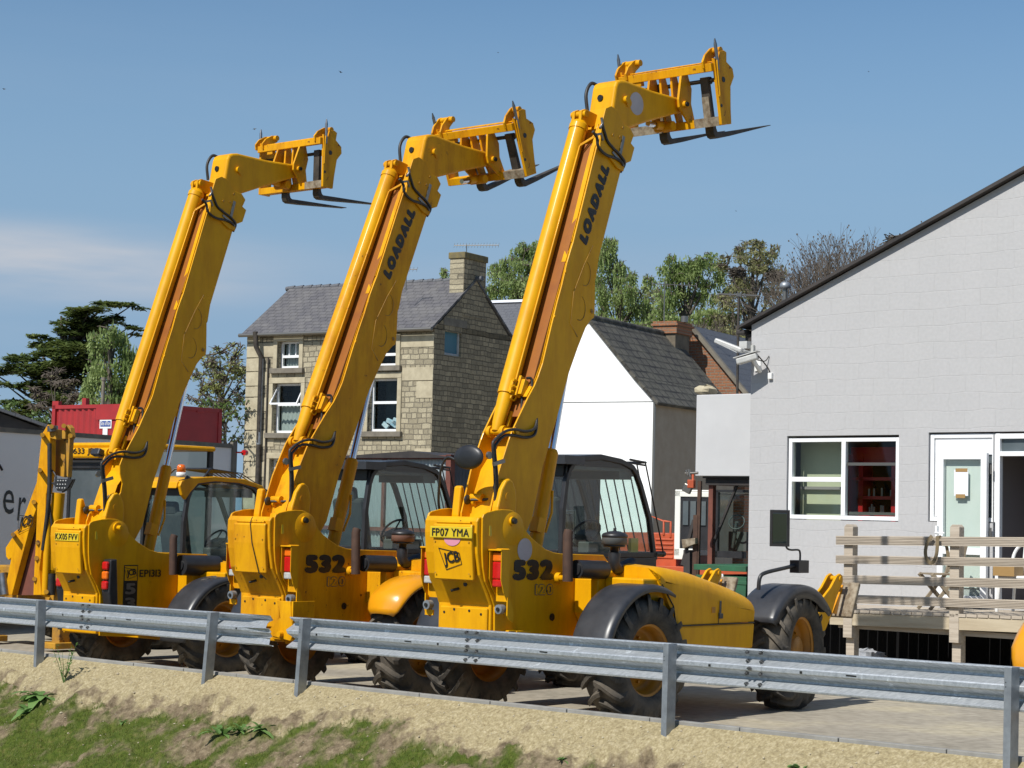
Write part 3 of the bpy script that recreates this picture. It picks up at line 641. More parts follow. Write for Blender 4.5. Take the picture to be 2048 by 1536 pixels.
    for u, zt in zip(us, top):
        yo = -1.10 if u < 1.6 else -1.09; yi = -.34; zb = .80
        if u <= .22: zb = 1.20
        elif u <= .30: zb = 1.10
        elif u <= .5: zb = .80
        rr = .15
        ring = [(yi, zb)]
        for t in range(0, 91, 18): ring.append((yi-rr*.0+0-rr*(1-math.cos(R(t))) if False else yi-.10*(1-math.cos(R(t))), zt-.10+.10*math.sin(R(t))+0*u))
        for t in range(0, 91, 15): ring.append((yo+rr*(1-math.sin(R(t))), zt-.03-rr*(1-math.cos(R(t)))))
        ring += [(yo, zb+(zt-zb)*.4), (yo+.008, zb)]
        vs += [(u, y, z) for y, z in ring]; secs.append(len(ring))
    W = secs[0]; fs = []
    for i in range(len(us)-1):
        for j in range(W-1):
            b_ = i*W+j; fs.append((b_, b_+1, b_+W+1, b_+W))
        fs.append((i*W+W-1, i*W, (i+1)*W, (i+1)*W+W-1))
    fs.append(list(range(W))); fs.append(list(range((len(us)-1)*W, len(us)*W)))
    mb.add(vs, fs, True)
    en = mb.build('bonnet', Y, root); 
    es = en.modifiers.new('edge', 'EDGE_SPLIT'); es.split_angle = R(50)
    mb = MB(); mb.prism([(.47, .79), (1.83, .785), (1.80, .54), (.62, .54), (.47, .60)], -1.095, -.36); mb.build('bonnet_sill', Y, root, .02)
    mb = MB(); mb.prism([(-.10, 1.22), (.25, 1.34), (.33, 1.10), (.45, .85), (.46, .60), (.1, .60), (-.10, .9)], -.62, -.34); mb.prism([(.0, 1.235), (.23, 1.235), (.30, 1.12), (.44, .85), (.46, .62), (.34, .80), (.2, 1.0), (.0, 1.10)], -1.06, -.62)
    mb.build('engine_pod', Y, root, .015)
    mb = MB(); mb.tube([(.22, -1.085, 1.23), (.30, -1.101, 1.12), (.43, -1.102, .98), (.475, -1.101, .80)], .007, 6); mb.tube([(.475, -1.101, .793), (1.82, -1.096, .79)], .006, 6); mb.tube([(1.18, -1.104, .80), (1.18, -1.104, .9)], .004, 6)
    mb.build('bonnet_seam', M['decal'], root)
    mb = MB(); mb.box((1.20, -1.108, .93), (.022, .014, .17), rot=Matrix.Rotation(R(2), 3, 'Y')); mb.box((1.215, -1.113, .87), (.04, .014, .05)); mb.build('bonnet_handle', M['black'], root, .005)
    mb = MB(); mb.box((1.09, -1.103, .93), (.06, .004, .055)); mb.build('small_decal', M['rim'], root)
    # ---- rear right engine details
    ex_ = .14 if v1 else 0
    mb = MB(); mb.tube([(-.44+ex_, -.62, 1.31), (-.02+ex_*2, -.62, 1.30)], .085+ex_*.25, 24); mb.tube([(-.455+ex_, -.62, 1.31), (-.44+ex_, -.62, 1.31)], .06, 20); mb.build('silencer', M['black'], root)
    mb = MB(); mb.tube([(-.53+ex_, -.60, 1.20), (-.545+ex_, -.60, 1.62), (-.53+ex_, -.60, 1.66)], [.048, .045, .042], 14); mb.build('exhaust_pipe', mat('rusty_exhaust', (.06, .03, .02), .8, 0, (.10, .05, .03), 8) if 'rusty' not in M else M['rusty'], root)
    if not v1:
     mb = MB(); mb.tube([(-.36, -.36, 1.22), (-.42, -.46, 1.22), (-.42, -.58, 1.30)], .028, 8); mb.tube([(-.36, -.335, 1.22), (-.36, -.39, 1.22)], .05, 14); mb.build('exhaust_bracket', Y, root)
    if not v1:
     mb = MB(); mb.lathe([(.001, 1.665), (.05, 1.66), (.11, 1.64), (.125, 1.62), (.12, 1.60), (.001, 1.60)], axis='z', n=28, o=(.14, -.62, 0)); mb.tube([(.14, -.62, 1.66), (.14, -.62, 1.69)], .015, 8)
     mb.lathe([(.10, 1.535), (.105, 1.525), (.10, 1.515), (.04, 1.51), (.04, 1.40)], axis='z', n=24, o=(.14, -.62, 0)); mb.tube(spline([(.14, -.62, 1.46), (.14, -.62, 1.36), (.20, -.62, 1.31), (.42, -.62, 1.36)], 5), .058, 14)
     ai = mb.build('air_intake', M['black'], root)
     mb = MB(); mb.lathe([(.12, 1.60), (.122, 1.54), (.10, 1.535)], axis='z', n=28, o=(.14, -.62, 0)); mb.build('intake_bowl', M['dash'] if not worn else M['bowl'], ai)
    # ---- mudguards
    if variant == '532' and worn:
        arc_fender(root, -.03, .50, .64, -1.24, -.74, 150, 45, M['orange_fender'], .03, bulge=.05, th=.012)
    else:
        arc_fender(root, .04, .45, .72, -1.17, -.74, 176 if not v1 else 180, 62, M['fender'])
    arc_fender(root, .04, .45, .72, .74, 1.17, 178, 60, M['fender'])
    fm = M['fender']
    for sg in (-1, 1):
        y0, y1 = (-1.18, -.72) if sg < 0 else (.72, 1.18)
        arc_fender(root, 2.62, .47, .665, y0, y1, 152, 36, fm, .12)
    # ---- wheels
    wz = -.11+.605-gz
    wheel(root, .03, -.95, wz, -1, 0, spin=.2); wheel(root, .03, .95, wz, 1, 0, spin=.5)
    wheel(root, 2.64, -.95, wz, -1, R(9), spin=.9); wheel(root, 2.64, .95, wz, 1, R(9), spin=.1)
    # ---- stabiliser legs
    for sg in (-1, 1):
        y = sg*.78
        if v1 and sg > 0: continue
        mb = MB()
        for yy in (-.06, .05): mb.prism([(3.35, .62), (3.55, .62), (3.68, .78), (3.80, 1.0), (3.93, 1.16), (3.92, 1.22), (3.87, 1.245), (3.80, 1.22), (3.68, 1.10), (3.50, .98), (3.42, .80)], y+yy-.015, y+yy+.015)
        mb.tube([(3.875, y-.085, 1.19), (3.875, y+.075, 1.19)], .03, 12)
        mb.bar((3.10, y, .66), (3.50, y, .86), .14, .16)
        st = mb.build('stabiliser_leg', Y, root, .006)
        mb = MB(); rt = Matrix.Rotation(R(24), 3, 'Y')
        mb.box((3.99, y-.02, .96), (.05, .36, .40), rot=rt); mb.build('foot_pad', M['muck'], st, .012)
        mb = MB(); mb.prism([(3.80, .82), (3.95, .80), (4.06, 1.10), (4.02, 1.12)], y-.02, y+.0); mb.build('pad_lug', M['orange_fender'], st)
    # ---- cab
    build_cab(root, v1, Y)
    # ---- front wing mirror on arm (right)
    if not v1:
        mb = MB()
        mb.tube(spline([(2.14, -.93, 1.10), (2.15, -.94, 1.22), (2.24, -.95, 1.27), (2.60, -.97, 1.32), (2.76, -.98, 1.345)], 6), .02, 10)
        mb.tube(spline([(2.84, -.98, 1.37), (2.84, -.98, 1.47), (2.80, -.98, 1.50), (2.68, -.97, 1.50), (2.60, -.97, 1.52), (2.57, -.97, 1.58)], 5), .011, 8)
        mb.box((2.83, -.98, 1.33), (.20, .11, .13)); rt = Matrix.Rotation(R(30), 3, 'Z') @ Matrix.Rotation(R(-4), 3, 'Y')
        mb.box((2.46, -.97, 1.72), (.05, .20, .37), rot=rt)
        mm = mb.build('wing_mirror', M['black'], root, .03, seg=3)
        mb = MB(); mb.box(Vector((2.46, -.97, 1.72))+rt @ Vector((-.027, 0, 0)), (.006, .145, .31), rot=rt); mb.build('mirror_glass', M['mirror'], mm, .02)
    return root

CABP = [(.503, 1.38), (.511, 1.866), (.555, 2.155), (.60, 2.26), (.67, 2.335), (.782, 2.389), (1.134, 2.418), (1.481, 2.385), (1.68, 2.33), (1.76, 2.26), (1.843, 2.13), (2.008, 1.80), (2.109, 1.38)]
def inset(poly, d):
    c = Vector((sum(p[0] for p in poly)/len(poly), sum(p[1] for p in poly)/len(poly))); n = len(poly); out = []
    for i in range(n):
        p = Vector(poly[i]); a = (p-Vector(poly[i-1])).normalized(); b = (Vector(poly[(i+1) % n])-p).normalized()
        na = Vector((a.y, -a.x)); nb = Vector((b.y, -b.x)); nn = (na+nb)
        nn = nn/max(.6, nn.length_squared/2)
        if nn.dot(c-p) < 0: nn = -nn
        out.append(tuple(p+nn*d))
    return out
def build_cab(root, v1, Y):
    fm = M['black']
    y0, y1 = .30, 1.12
    P = CABP if not v1 else [(x, z-.05) for x, z in CABP]
    Q = inset(P, .055)
    n = len(P)
    mb = MB()
    for (ya, yb) in ((y0, y0+.05), (y1-.05, y1)):
        vs = [(p[0], ya, p[1]) for p in P]+[(q[0], ya, q[1]) for q in Q]+[(p[0], yb, p[1]) for p in P]+[(q[0], yb, q[1]) for q in Q]
        fs = []
        for i in range(n):
            j = (i+1) % n
            fs += [(i, j, n+j, n+i), (2*n+i, 3*n+i, 3*n+j, 2*n+j), (i, 2*n+i, 2*n+j, j), (n+i, n+j, 3*n+j, 3*n+i)]
        mb.add(vs, fs)
    zo = -.05 if v1 else 0
    # cross members rear/front and roof
    mb.b2((.50, y0+.05, 1.36+zo), (.56, y1-.05, 1.46+zo)); mb.b2((2.04, y0, 1.36+zo), (2.12, y1, 1.44+zo))
    mb.b2((.57, y0+.05, 2.18+zo), (.66, y1-.05, 2.30+zo))
    mb.b2((.505, y0, 1.0+zo), (2.1, y0+.04, 1.38+zo)); mb.b2((.505, y1-.04, .7), (2.1, y1, 1.38+zo)); mb.b2((.50, y0, .7), (.54, y1, 1.38+zo)); mb.b2((.5, y0, .70), (2.1, y1, .74))
    cab = mb.build('cab', fm, root, .008)
    mb = MB(); top = [p for p in P[4:10]]
    vs = [(p[0], y0+.02, p[1]+.004) for p in top]+[(p[0], y1-.02, p[1]+.004) for p in top]; m = len(top)
    if not v1:
        mb.add(vs+[(v[0], v[1], v[2]-.05) for v in vs], [(i, i+1, m+i+1, m+i) for i in range(m-1)]+[(2*m+i, 3*m+i, 3*m+i+1, 2*m+i+1) for i in range(m-1)])
        # rear roof slope panel between cab sides (dark grey)
        mb.b2((.40, .20, 2.30), (.72, y1-.04, 2.385))
        mb.build('cab_roof', M['fender'], cab)
    else:
        rp = [(.42, 2.25), (.45, 2.315), (.60, 2.355), (1.0, 2.385), (1.5, 2.365), (1.80, 2.29), (1.90, 2.20), (1.86, 2.19), (1.70, 2.265), (1.4, 2.315), (1.0, 2.325), (.72, 2.29), (.60, 2.18), (.52, 2.08), (.46, 2.14)]
        mb.prism([(a, b) for a, b in rp], y0-.015, y0+.035); mb.prism([(a, b) for a, b in rp], y1-.035, y1+.015)
        mb.prism([(.40, 2.22), (.42, 2.30), (.60, 2.35), (1.0, 2.38), (1.5, 2.36), (1.80, 2.285), (1.90, 2.20), (1.5, 2.30), (.6, 2.27)], y0+.035, y1-.035)
        mb.build('cab_roof', Y, cab, .01)
        mb = MB()
        for k in range(9):
            yy = y0+.08+k*.08; mb.tube([(1.0, yy, 2.48), (1.5, yy, 2.44), (2.0, yy, 2.22)], .007, 6)
        mb.tube([(.85, y0+.05, 2.36), (.95, y0+.05, 2.47), (1.0, y0+.05, 2.48), (1.0, y1-.05, 2.48), (.85, y1-.05, 2.36)], .014, 8); mb.tube([(2.0, y0+.05, 2.22), (2.0, y1-.05, 2.22)], .014, 8); mb.tube([(1.5, y0+.05, 2.44), (1.45, y0+.05, 2.36)], .012, 6)
        mb.build('roof_guard', M['black'], cab)
        mb = MB(); mb.lathe([(.001, 2.52), (.04, 2.515), (.055, 2.49), (.055, 2.42), (.001, 2.42)], axis='z', n=18, o=(.48, .34, 0)); bc = mb.build('beacon', M['amber_lens'], cab)
        mb = MB(); mb.lathe([(.001, 2.42), (.06, 2.42), (.06, 2.36), (.001, 2.36)], axis='z', n=18, o=(.48, .34, 0)); mb.build('beacon_base', M['white'], bc)
    # glass panes
    for nm, yy in (('side_glass', y0+.02), ('side_glass', y1-.02)):
        mb = MB(); mb.add([(q[0], yy, q[1]) for q in Q], [list(range(n))]); mb.build(nm, M['glass'], cab, recalc=False)
    mb = MB(); mb.add([(.535, y0+.05, 1.46+zo), (.535, y1-.05, 1.46+zo), (.585, y1-.05, 2.18+zo), (.585, y0+.05, 2.18+zo)], [(0, 1, 2, 3)]); mb.build('rear_glass', M['glass'], cab, recalc=False)
    F = P[9:]
    mb = MB()
    for i in range(len(F)-1): mb.add([(F[i][0]-.02, y0+.05, F[i][1]), (F[i][0]-.02, y1-.05, F[i][1]), (F[i+1][0]-.02, y1-.05, F[i+1][1]), (F[i+1][0]-.02, y0+.05, F[i+1][1])], [(0, 1, 2, 3)])
    mb.build('windscreen', M['glass'], cab, recalc=False)
    # front guard bars
    if not v1:
        mb = MB()
        for k in range(8):
            yy = y0+k*.113; mb.tube([(1.87, yy, 2.36), (2.23, yy, 1.40)], .0085, 6)
        mb.tube([(1.60, y0, 2.385), (1.88, y0, 2.365), (1.88, y1, 2.365), (1.60, y1, 2.385)], .012, 6); mb.tube([(1.62, y0, 2.35), (1.86, y0, 2.335)], .01, 6); mb.tube([(2.23, y0, 1.40), (2.23, y1, 1.40)], .014, 6); mb.tube([(2.1, y0+.02, 1.42), (2.26, y0+.02, 1.42)], .03, 6)
        mb.build('screen_guard', M['black'], cab)
    # interior
    mb = MB(); mb.box((.95, .72, 1.35+zo), (.5, .5, .14)); mb.box((.74, .72, 1.68+zo), (.13, .46, .62), rot=Matrix.Rotation(R(-10), 3, 'Y')); mb.box((.66, .72, 2.02+zo), (.09, .26, .18), rot=Matrix.Rotation(R(-10), 3, 'Y')); mb.build('seat', M['seat'], cab, .04)
    mb = MB(); c = Vector((1.42, .72, 1.62+zo)); rt = Matrix.Rotation(R(-52), 3, 'Y')
    mb.tube([c+rt @ Vector((.17*math.cos(t*PI/10), .17*math.sin(t*PI/10), 0)) for t in range(21)], .013, 8)
    for t in (0, 2.1, 4.2): mb.tube([c, c+rt @ Vector((.17*math.cos(t), .17*math.sin(t), 0))], .01, 6)
    mb.build('steering_wheel', M['black'], cab)
    mb = MB(); mb.box((1.52, .72, 1.42+zo), (.16, .22, .46), rot=Matrix.Rotation(R(-20), 3, 'Y')); mb.box((1.25, .42, 1.42+zo), (.5, .14, .24)); mb.box((1.88, .71, 1.38+zo), (.3, .7, .10)); mb.build('dashboard', M['dash'], cab, .015)
    mb = MB(); mb.b2((1.50, y0+.06, 2.18+zo), (1.70, y1-.06, 2.27+zo)); mb.b2((.68, y0+.06, 2.26+zo), (1.66, y1-.06, 2.29+zo)); mb.build('headlining', M['dash'], cab)
    mb = MB(); mb.box((1.78, .37, 1.50+zo), (.12, .04, .16)); mb.build('warning_card', M['plate2'], cab)
    # work lamp at rear roof
    mb = MB(); mb.tube([(.62, .33, 2.33), (.56, .33, 2.36)], .03, 10); mb.tube([(.60, .33, 2.30), (.56, .31, 2.22), (.62, .31, 2.16)], .008, 6); mb.build('work_lamp', M['black'], cab)
# ================================================================= more materials
M['rusty'] = mat('rusty_exhaust', (.06, .03, .02), .8, 0, (.10, .05, .03), 8)
M['block'] = brickmat('painted_blockwork', (.545, .54, .545), (.555, .55, .553), (.56, .555, .555), .45, .225, .005, c3=None, bump=.002, stain=((.41, .41, .41), .55), var=.10, msm=1, grain=.05)
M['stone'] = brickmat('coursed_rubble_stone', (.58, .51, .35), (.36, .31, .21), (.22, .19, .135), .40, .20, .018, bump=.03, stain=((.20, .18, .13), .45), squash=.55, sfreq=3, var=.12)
M['stone_dark'] = brickmat('shaded_rubble_stone', (.50, .415, .27), (.28, .235, .155), (.165, .14, .095), .40, .19, .016, bump=.03, stain=((.15, .13, .09), .6), squash=.6, sfreq=3, var=.12)  # darker copy of the house stone, shade of the gable side put into the colour
M['ashlar'] = mat('dressed_stone', (.60, .53, .37), .9, 0, (.44, .38, .26), 2.5, bump=.006, bscale=10)
M['sill'] = mat('weathered_sill', (.17, .15, .12), .9, 0, (.26, .23, .18), 3)
M['slate'] = brickmat('grey_slates', (.115, .11, .12), (.155, .148, .152), (.05, .048, .05), .36, .26, .012, axes='xy', bump=.02, rough=.65, stain=((.19, .18, .165), .5), var=.03)
M['slate_far'] = brickmat('blue_grey_slates', (.125, .13, .145), (.14, .143, .155), (.10, .10, .115), .36, .24, .01, axes='xy', bump=.01, rough=.6)
M['slate_stone'] = brickmat('lichened_stone_slates', (.125, .115, .095), (.07, .066, .058), (.03, .028, .026), .34, .25, .03, axes='xy', bump=.05, rough=.85, stain=((.17, .16, .12), .6), var=.08)
M['brick'] = brickmat('orange_brick', (.42, .17, .075), (.30, .12, .06), (.28, .24, .18), .225, .075, .012, bump=.008, stain=((.22, .11, .06), .5))
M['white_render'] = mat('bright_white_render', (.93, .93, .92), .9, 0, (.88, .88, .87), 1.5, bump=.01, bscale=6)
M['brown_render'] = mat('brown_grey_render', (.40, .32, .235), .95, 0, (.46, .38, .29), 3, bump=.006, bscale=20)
M['stack'] = mat('rendered_stack', (.22, .18, .13), .95, 0, (.13, .11, .08), 3, bump=.01)
M['trailer'] = mat('grey_white_panel', (.86, .80, .74), .6, 0, (.80, .74, .69), .8)
M['flatwhite'] = mat('smooth_pale_panel', (.52, .52, .525), .6, 0, (.48, .48, .485), 1.2)
M['darkroof'] = mat('dark_sheet_roof', (.03, .026, .026), .7, 0, (.06, .05, .045), 4)
M['red_cont'] = mat('red_container_paint', (.44, .028, .03), .5, 0, (.36, .025, .028), 2, spots=(.18, .05, .03), spotscale=7, spotlim=.70)
M['blue_sign'] = mat('blue_sign', (.03, .08, .35), .4)
M['corr'] = mat('pale_corrugated_sheet', (.46, .52, .54), .5, .2, (.36, .42, .44), 1.5, stretch=(1, 1, .3))
M['corr_shaded'] = mat('shaded_corrugated_sheet', (.09, .10, .12), .55, .2, (.13, .14, .16), 1.5)  # darker copy of the pale sheet, shade on the shed side put into the colour
M['redbrown'] = mat('red_oxide_steel', (.22, .07, .045), .7, 0, (.15, .05, .035), 5)
M['timber'] = mat('weathered_decking', (.60, .52, .42), .85, 0, (.44, .37, .29), 3, stretch=(.6, 6, 14), bump=.002, bscale=8, spots=(.12, .085, .06), spotscale=5, spotlim=.73)
M['timber_pale'] = mat('pale_sawn_timber', (.62, .53, .38), .85, 0, (.50, .41, .28), 3, stretch=(.5, 6, 5), spots=(.14, .09, .05), spotscale=5, spotlim=.70)
M['timber_chair'] = mat('grey_teak', (.38, .31, .21), .85, 0, (.26, .20, .14), 6)
M['upvc'] = mat('white_upvc', (.82, .83, .84), .3, 0, (.78, .79, .80), 2)
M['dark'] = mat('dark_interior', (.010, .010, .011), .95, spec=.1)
M['room'] = mat('room_wall', (.30, .27, .27), .9)
M['greenboard'] = mat('olive_board', (.62, .62, .44), .7, 0, (.54, .55, .39), 2)
M['mint'] = mat('pale_mint_panel', (.84, .86, .85), .5, 0, (.78, .82, .80), 2)
M['red'] = mat('red_cabinet_paint', (.50, .02, .022), .4, 0, (.42, .018, .02), 3)
M['orange'] = mat('orange_plant_paint', (.50, .085, .025), .55, 0, (.34, .06, .02), 4, spots=(.2, .06, .03), spotscale=8, spotlim=.68)
M['cream'] = mat('cream_cab_paint', (.80, .80, .74), .4, 0, (.72, .72, .66), 3)
M['green'] = mat('green_skip_paint', (.03, .15, .07), .6, 0, (.03, .10, .05), 3)
M['brown_tape'] = mat('brown_tape', (.42, .26, .10), .5)
M['paper'] = mat('white_paper', (.78, .80, .86), .8)
M['strap'] = mat('webbing_strap', (.20, .15, .08), .9, 0, (.26, .20, .12), 12)
M['curtain'] = mat('net_curtain', (.45, .48, .47), .9, 0, (.30, .33, .33), 9, stretch=(8, 1, .6))
M['winglass'] = mat('dark_window_pane', (.085, .105, .115), .08, 0, (.14, .165, .175), 1.2)
M['teal'] = mat('teal_painted_board', (.06, .19, .26), .5, 0, (.075, .22, .29), 2)
M['lichen'] = mat('lichened_capping', (.24, .19, .075), .95, 0, (.15, .13, .08), 6)
M['concrete'] = mat('concrete_edging', (.34, .33, .305), .85, 0, (.25, .24, .22), 5, bump=.003)
M['plastic_bag'] = mat('crumpled_plastic', (.6, .62, .66), .3, 0, (.25, .27, .3), 7)
M['bark'] = mat('tree_bark', (.085, .070, .055), .95, 0, (.14, .12, .095), 6)
M['twig'] = mat('bare_twig', (.16, .13, .10), .95, 0, (.10, .08, .065), 6)
def leafmat(name, c, c2, tr=.35):
    m, nt, b = newmat(name); L = nt.links.new
    tc = N(nt, 'ShaderNodeTexCoord'); nz = N(nt, 'ShaderNodeTexNoise'); nz.inputs['Scale'].default_value = .9; nz.inputs['Detail'].default_value = 8; L(tc.outputs['Object'], nz.inputs['Vector'])
    rp = ramp(nt, [(.35, c), (.65, c2)]); L(nz.outputs['Fac'], rp.inputs['Fac']); L(rp.outputs['Color'], b.inputs['Base Color']); b.inputs['Roughness'].default_value = .6
    tl = N(nt, 'ShaderNodeBsdfTranslucent'); L(rp.outputs['Color'], tl.inputs['Color'])
    mx = N(nt, 'ShaderNodeMixShader'); mx.inputs[0].default_value = tr; L(b.outputs[0], mx.inputs[1]); L(tl.outputs[0], mx.inputs[2]); L(mx.outputs[0], nt.nodes['Material Output'].inputs['Surface'])
    return m
M['cedar'] = leafmat('cedar_needles', (.07, .11, .03), (.17, .21, .055), .4)
M['willow'] = leafmat('willow_leaves', (.20, .28, .08), (.33, .41, .15), .5)
M['spring'] = leafmat('young_leaves', (.22, .26, .08), (.36, .38, .14), .5)
M['bush'] = leafmat('bush_leaves', (.05, .10, .02), (.12, .18, .04))
M['olive'] = leafmat('sparse_olive_leaves', (.23, .23, .10), (.34, .34, .15), .5)
M['weed'] = leafmat('weed_leaves', (.10, .21, .05), (.19, .32, .09), .35)
M['grassblade'] = leafmat('grass_blades', (.075, .105, .010), (.17, .18, .035), .3)

# ================================================================= ground
RP = Vector((1.276, 15.5, 0)); RD = Vector((.696, -.718, 0)).normalized(); RN = Vector((-RD.y, RD.x, 0))  # RN: away from camera
if RN.y < 0: RN = -RN
def rp(t, off=0, z=0): p = RP+RD*t+RN*off; return Vector((p.x, p.y, z))
GZ = -.11
def kz(t): return .215+.0115*t
def yardmat():
    m, nt, b = newmat('sandy_concrete'); L = nt.links.new
    tc = N(nt, 'ShaderNodeTexCoord')
    n1 = N(nt, 'ShaderNodeTexNoise'); n1.inputs['Scale'].default_value = .55; n1.inputs['Detail'].default_value = 10; n1.inputs['Roughness'].default_value = .6; L(tc.outputs['Object'], n1.inputs['Vector'])
    r1 = ramp(nt, [(.30, (.24, .215, .17)), (.48, (.33, .295, .235)), (.62, (.42, .37, .265))]); L(n1.outputs['Fac'], r1.inputs['Fac'])
    n2 = N(nt, 'ShaderNodeTexNoise'); n2.inputs['Scale'].default_value = 9; n2.inputs['Detail'].default_value = 8; L(tc.outputs['Object'], n2.inputs['Vector'])
    r2 = ramp(nt, [(.3, (.75, .74, .72)), (.7, (1.1, 1.1, 1.1))]); L(n2.outputs['Fac'], r2.inputs['Fac'])
    mx = N(nt, 'ShaderNodeMix', data_type='RGBA', blend_type='MULTIPLY'); mx.inputs['Factor'].default_value = 1; L(r1.outputs['Color'], mx.inputs['A']); L(r2.outputs['Color'], mx.inputs['B']); L(mx.outputs['Result'], b.inputs['Base Color'])
    b.inputs['Roughness'].default_value = .9
    bp = N(nt, 'ShaderNodeBump'); bp.inputs['Distance'].default_value = .006; L(n2.outputs['Fac'], bp.inputs['Height']); L(bp.outputs['Normal'], b.inputs['Normal'])
    return m
M['yard'] = yardmat()
mb = MB(); a, b, c, d = rp(-1500, .05, GZ), rp(1500, .05, GZ), rp(1500, 2500, GZ), rp(-1500, 2500, GZ); mb.add([a, b, c, d], [(0, 1, 2, 3)])
tag(mb.build('ground', M['yard'], None), kind='structure')
# concrete edging
i = 0; t = -32
while t < 9:
    L_ = .915; 
    t += L_
mb = MB(); t = -34.0
while t < 9:
    z0 = kz(t); z1 = kz(t+.915); j = random.uniform(-.006, .006)
    vs = [rp(t, -.03+j, -.3), rp(t+.905, -.03+j, -.3), rp(t+.905, -.03+j, z1), rp(t, -.03+j, z0), rp(t, .03+j, -.3), rp(t+.905, .03+j, -.3), rp(t+.905, .03+j, z1), rp(t, .03+j, z0)]
    mb.add(vs, [(0, 1, 2, 3), (4, 7, 6, 5), (3, 2, 6, 7), (0, 3, 7, 4), (1, 5, 6, 2)]); t += .915
k = mb.build('kerb', M['concrete'], None, .006); tag(k, kind='structure')

# bank: local coordinates t along, q down the slope toward the camera
def fbm(x, y, s, o=4, seed=0): 
    return noise.fractal(Vector((x*s+seed*17.3, y*s-seed*9.1, seed*3.7)), .6, 2.1, o)
def gravel_q(t): return max(.12, .40+.16*noise.noise(Vector((t*.8, 3.1, 0)))+.12*noise.noise(Vector((t*2.7, 8.1, 0)))+.05*noise.noise(Vector((t*9, 1, 0)))+(.34*max(0, t-.2)/2.5)+.10*max(0, min(1, (-5-t)/3)))
def bank_h(t, q):
    z = kz(t)-.03-.60*q+.035*noise.noise(Vector((t*.9, q*.9, 1)))*min(1, q*4)
    z += .045*fbm(t, q, 2.4, 5, 1)*min(1, q*5)
    z += .022*fbm(t, q, 9, 5, 2)*min(1, q*6)
    z += .008*fbm(t, q, 26, 3, 4)*min(1, q*8)
    lip = gravel_q(t)
    # small ledge with cracks where the gravel ends
    e = (q-lip)
    crack = noise.noise(Vector((t*1.3, 5.5, 0)))
    if crack > .12 and abs(e) < .06: z -= .06*(1-abs(e)/.06)*min(1, (crack-.12)*5)
    if e > 0: z -= .03*min(1, e*10)
    c2 = noise.noise(Vector((t*1.1+3, q*2.2, 9)))
    if abs(c2) < .025 and q > .5: z -= .025
    return z
def gmask(t, q):
    lip = gravel_q(t)
    g = .53+.62*fbm(t, q, 2.0, 6, 3)+.30*min(1.6, (q-lip)-.22)-.06*max(0, t+2.5)+.05*min(3, max(0, -6-t))
    if q < lip+.03: g = -.2+.2*fbm(t, q, 3, 3, 3)
    return g
T0, T1, NT, NQ, QL = -17.0, 5.2, 620, 150, 3.6
bv = []; bf = []; msk = []
for i in range(NT+1):
    t = T0+(T1-T0)*i/NT
    for j in range(NQ+1):
        q = QL*(j/NQ)**1.15
        p = rp(t, -.03-q, bank_h(t, q)); bv.append(p)
        lip = gravel_q(t)
        gr = max(0, min(1, (lip-q)*8+.5+1.9*fbm(t, q, 5, 5, 6)))
        msk.append((gr, max(0, min(1, (gmask(t, q)-.5)*3.2+.5)), 0, 1))
for i in range(NT):
    for j in range(NQ):
        a = i*(NQ+1)+j; bf.append((a, a+NQ+1, a+NQ+2, a+1))
me = bpy.data.meshes.new('bank'); me.from_pydata([tuple(v) for v in bv], [], bf); me.update()
ca = me.color_attributes.new('patch', 'FLOAT_COLOR', 'POINT'); ca.data.foreach_set('color', [c for m_ in msk for c in m_])
me.polygons.foreach_set('use_smooth', [True]*len(bf))
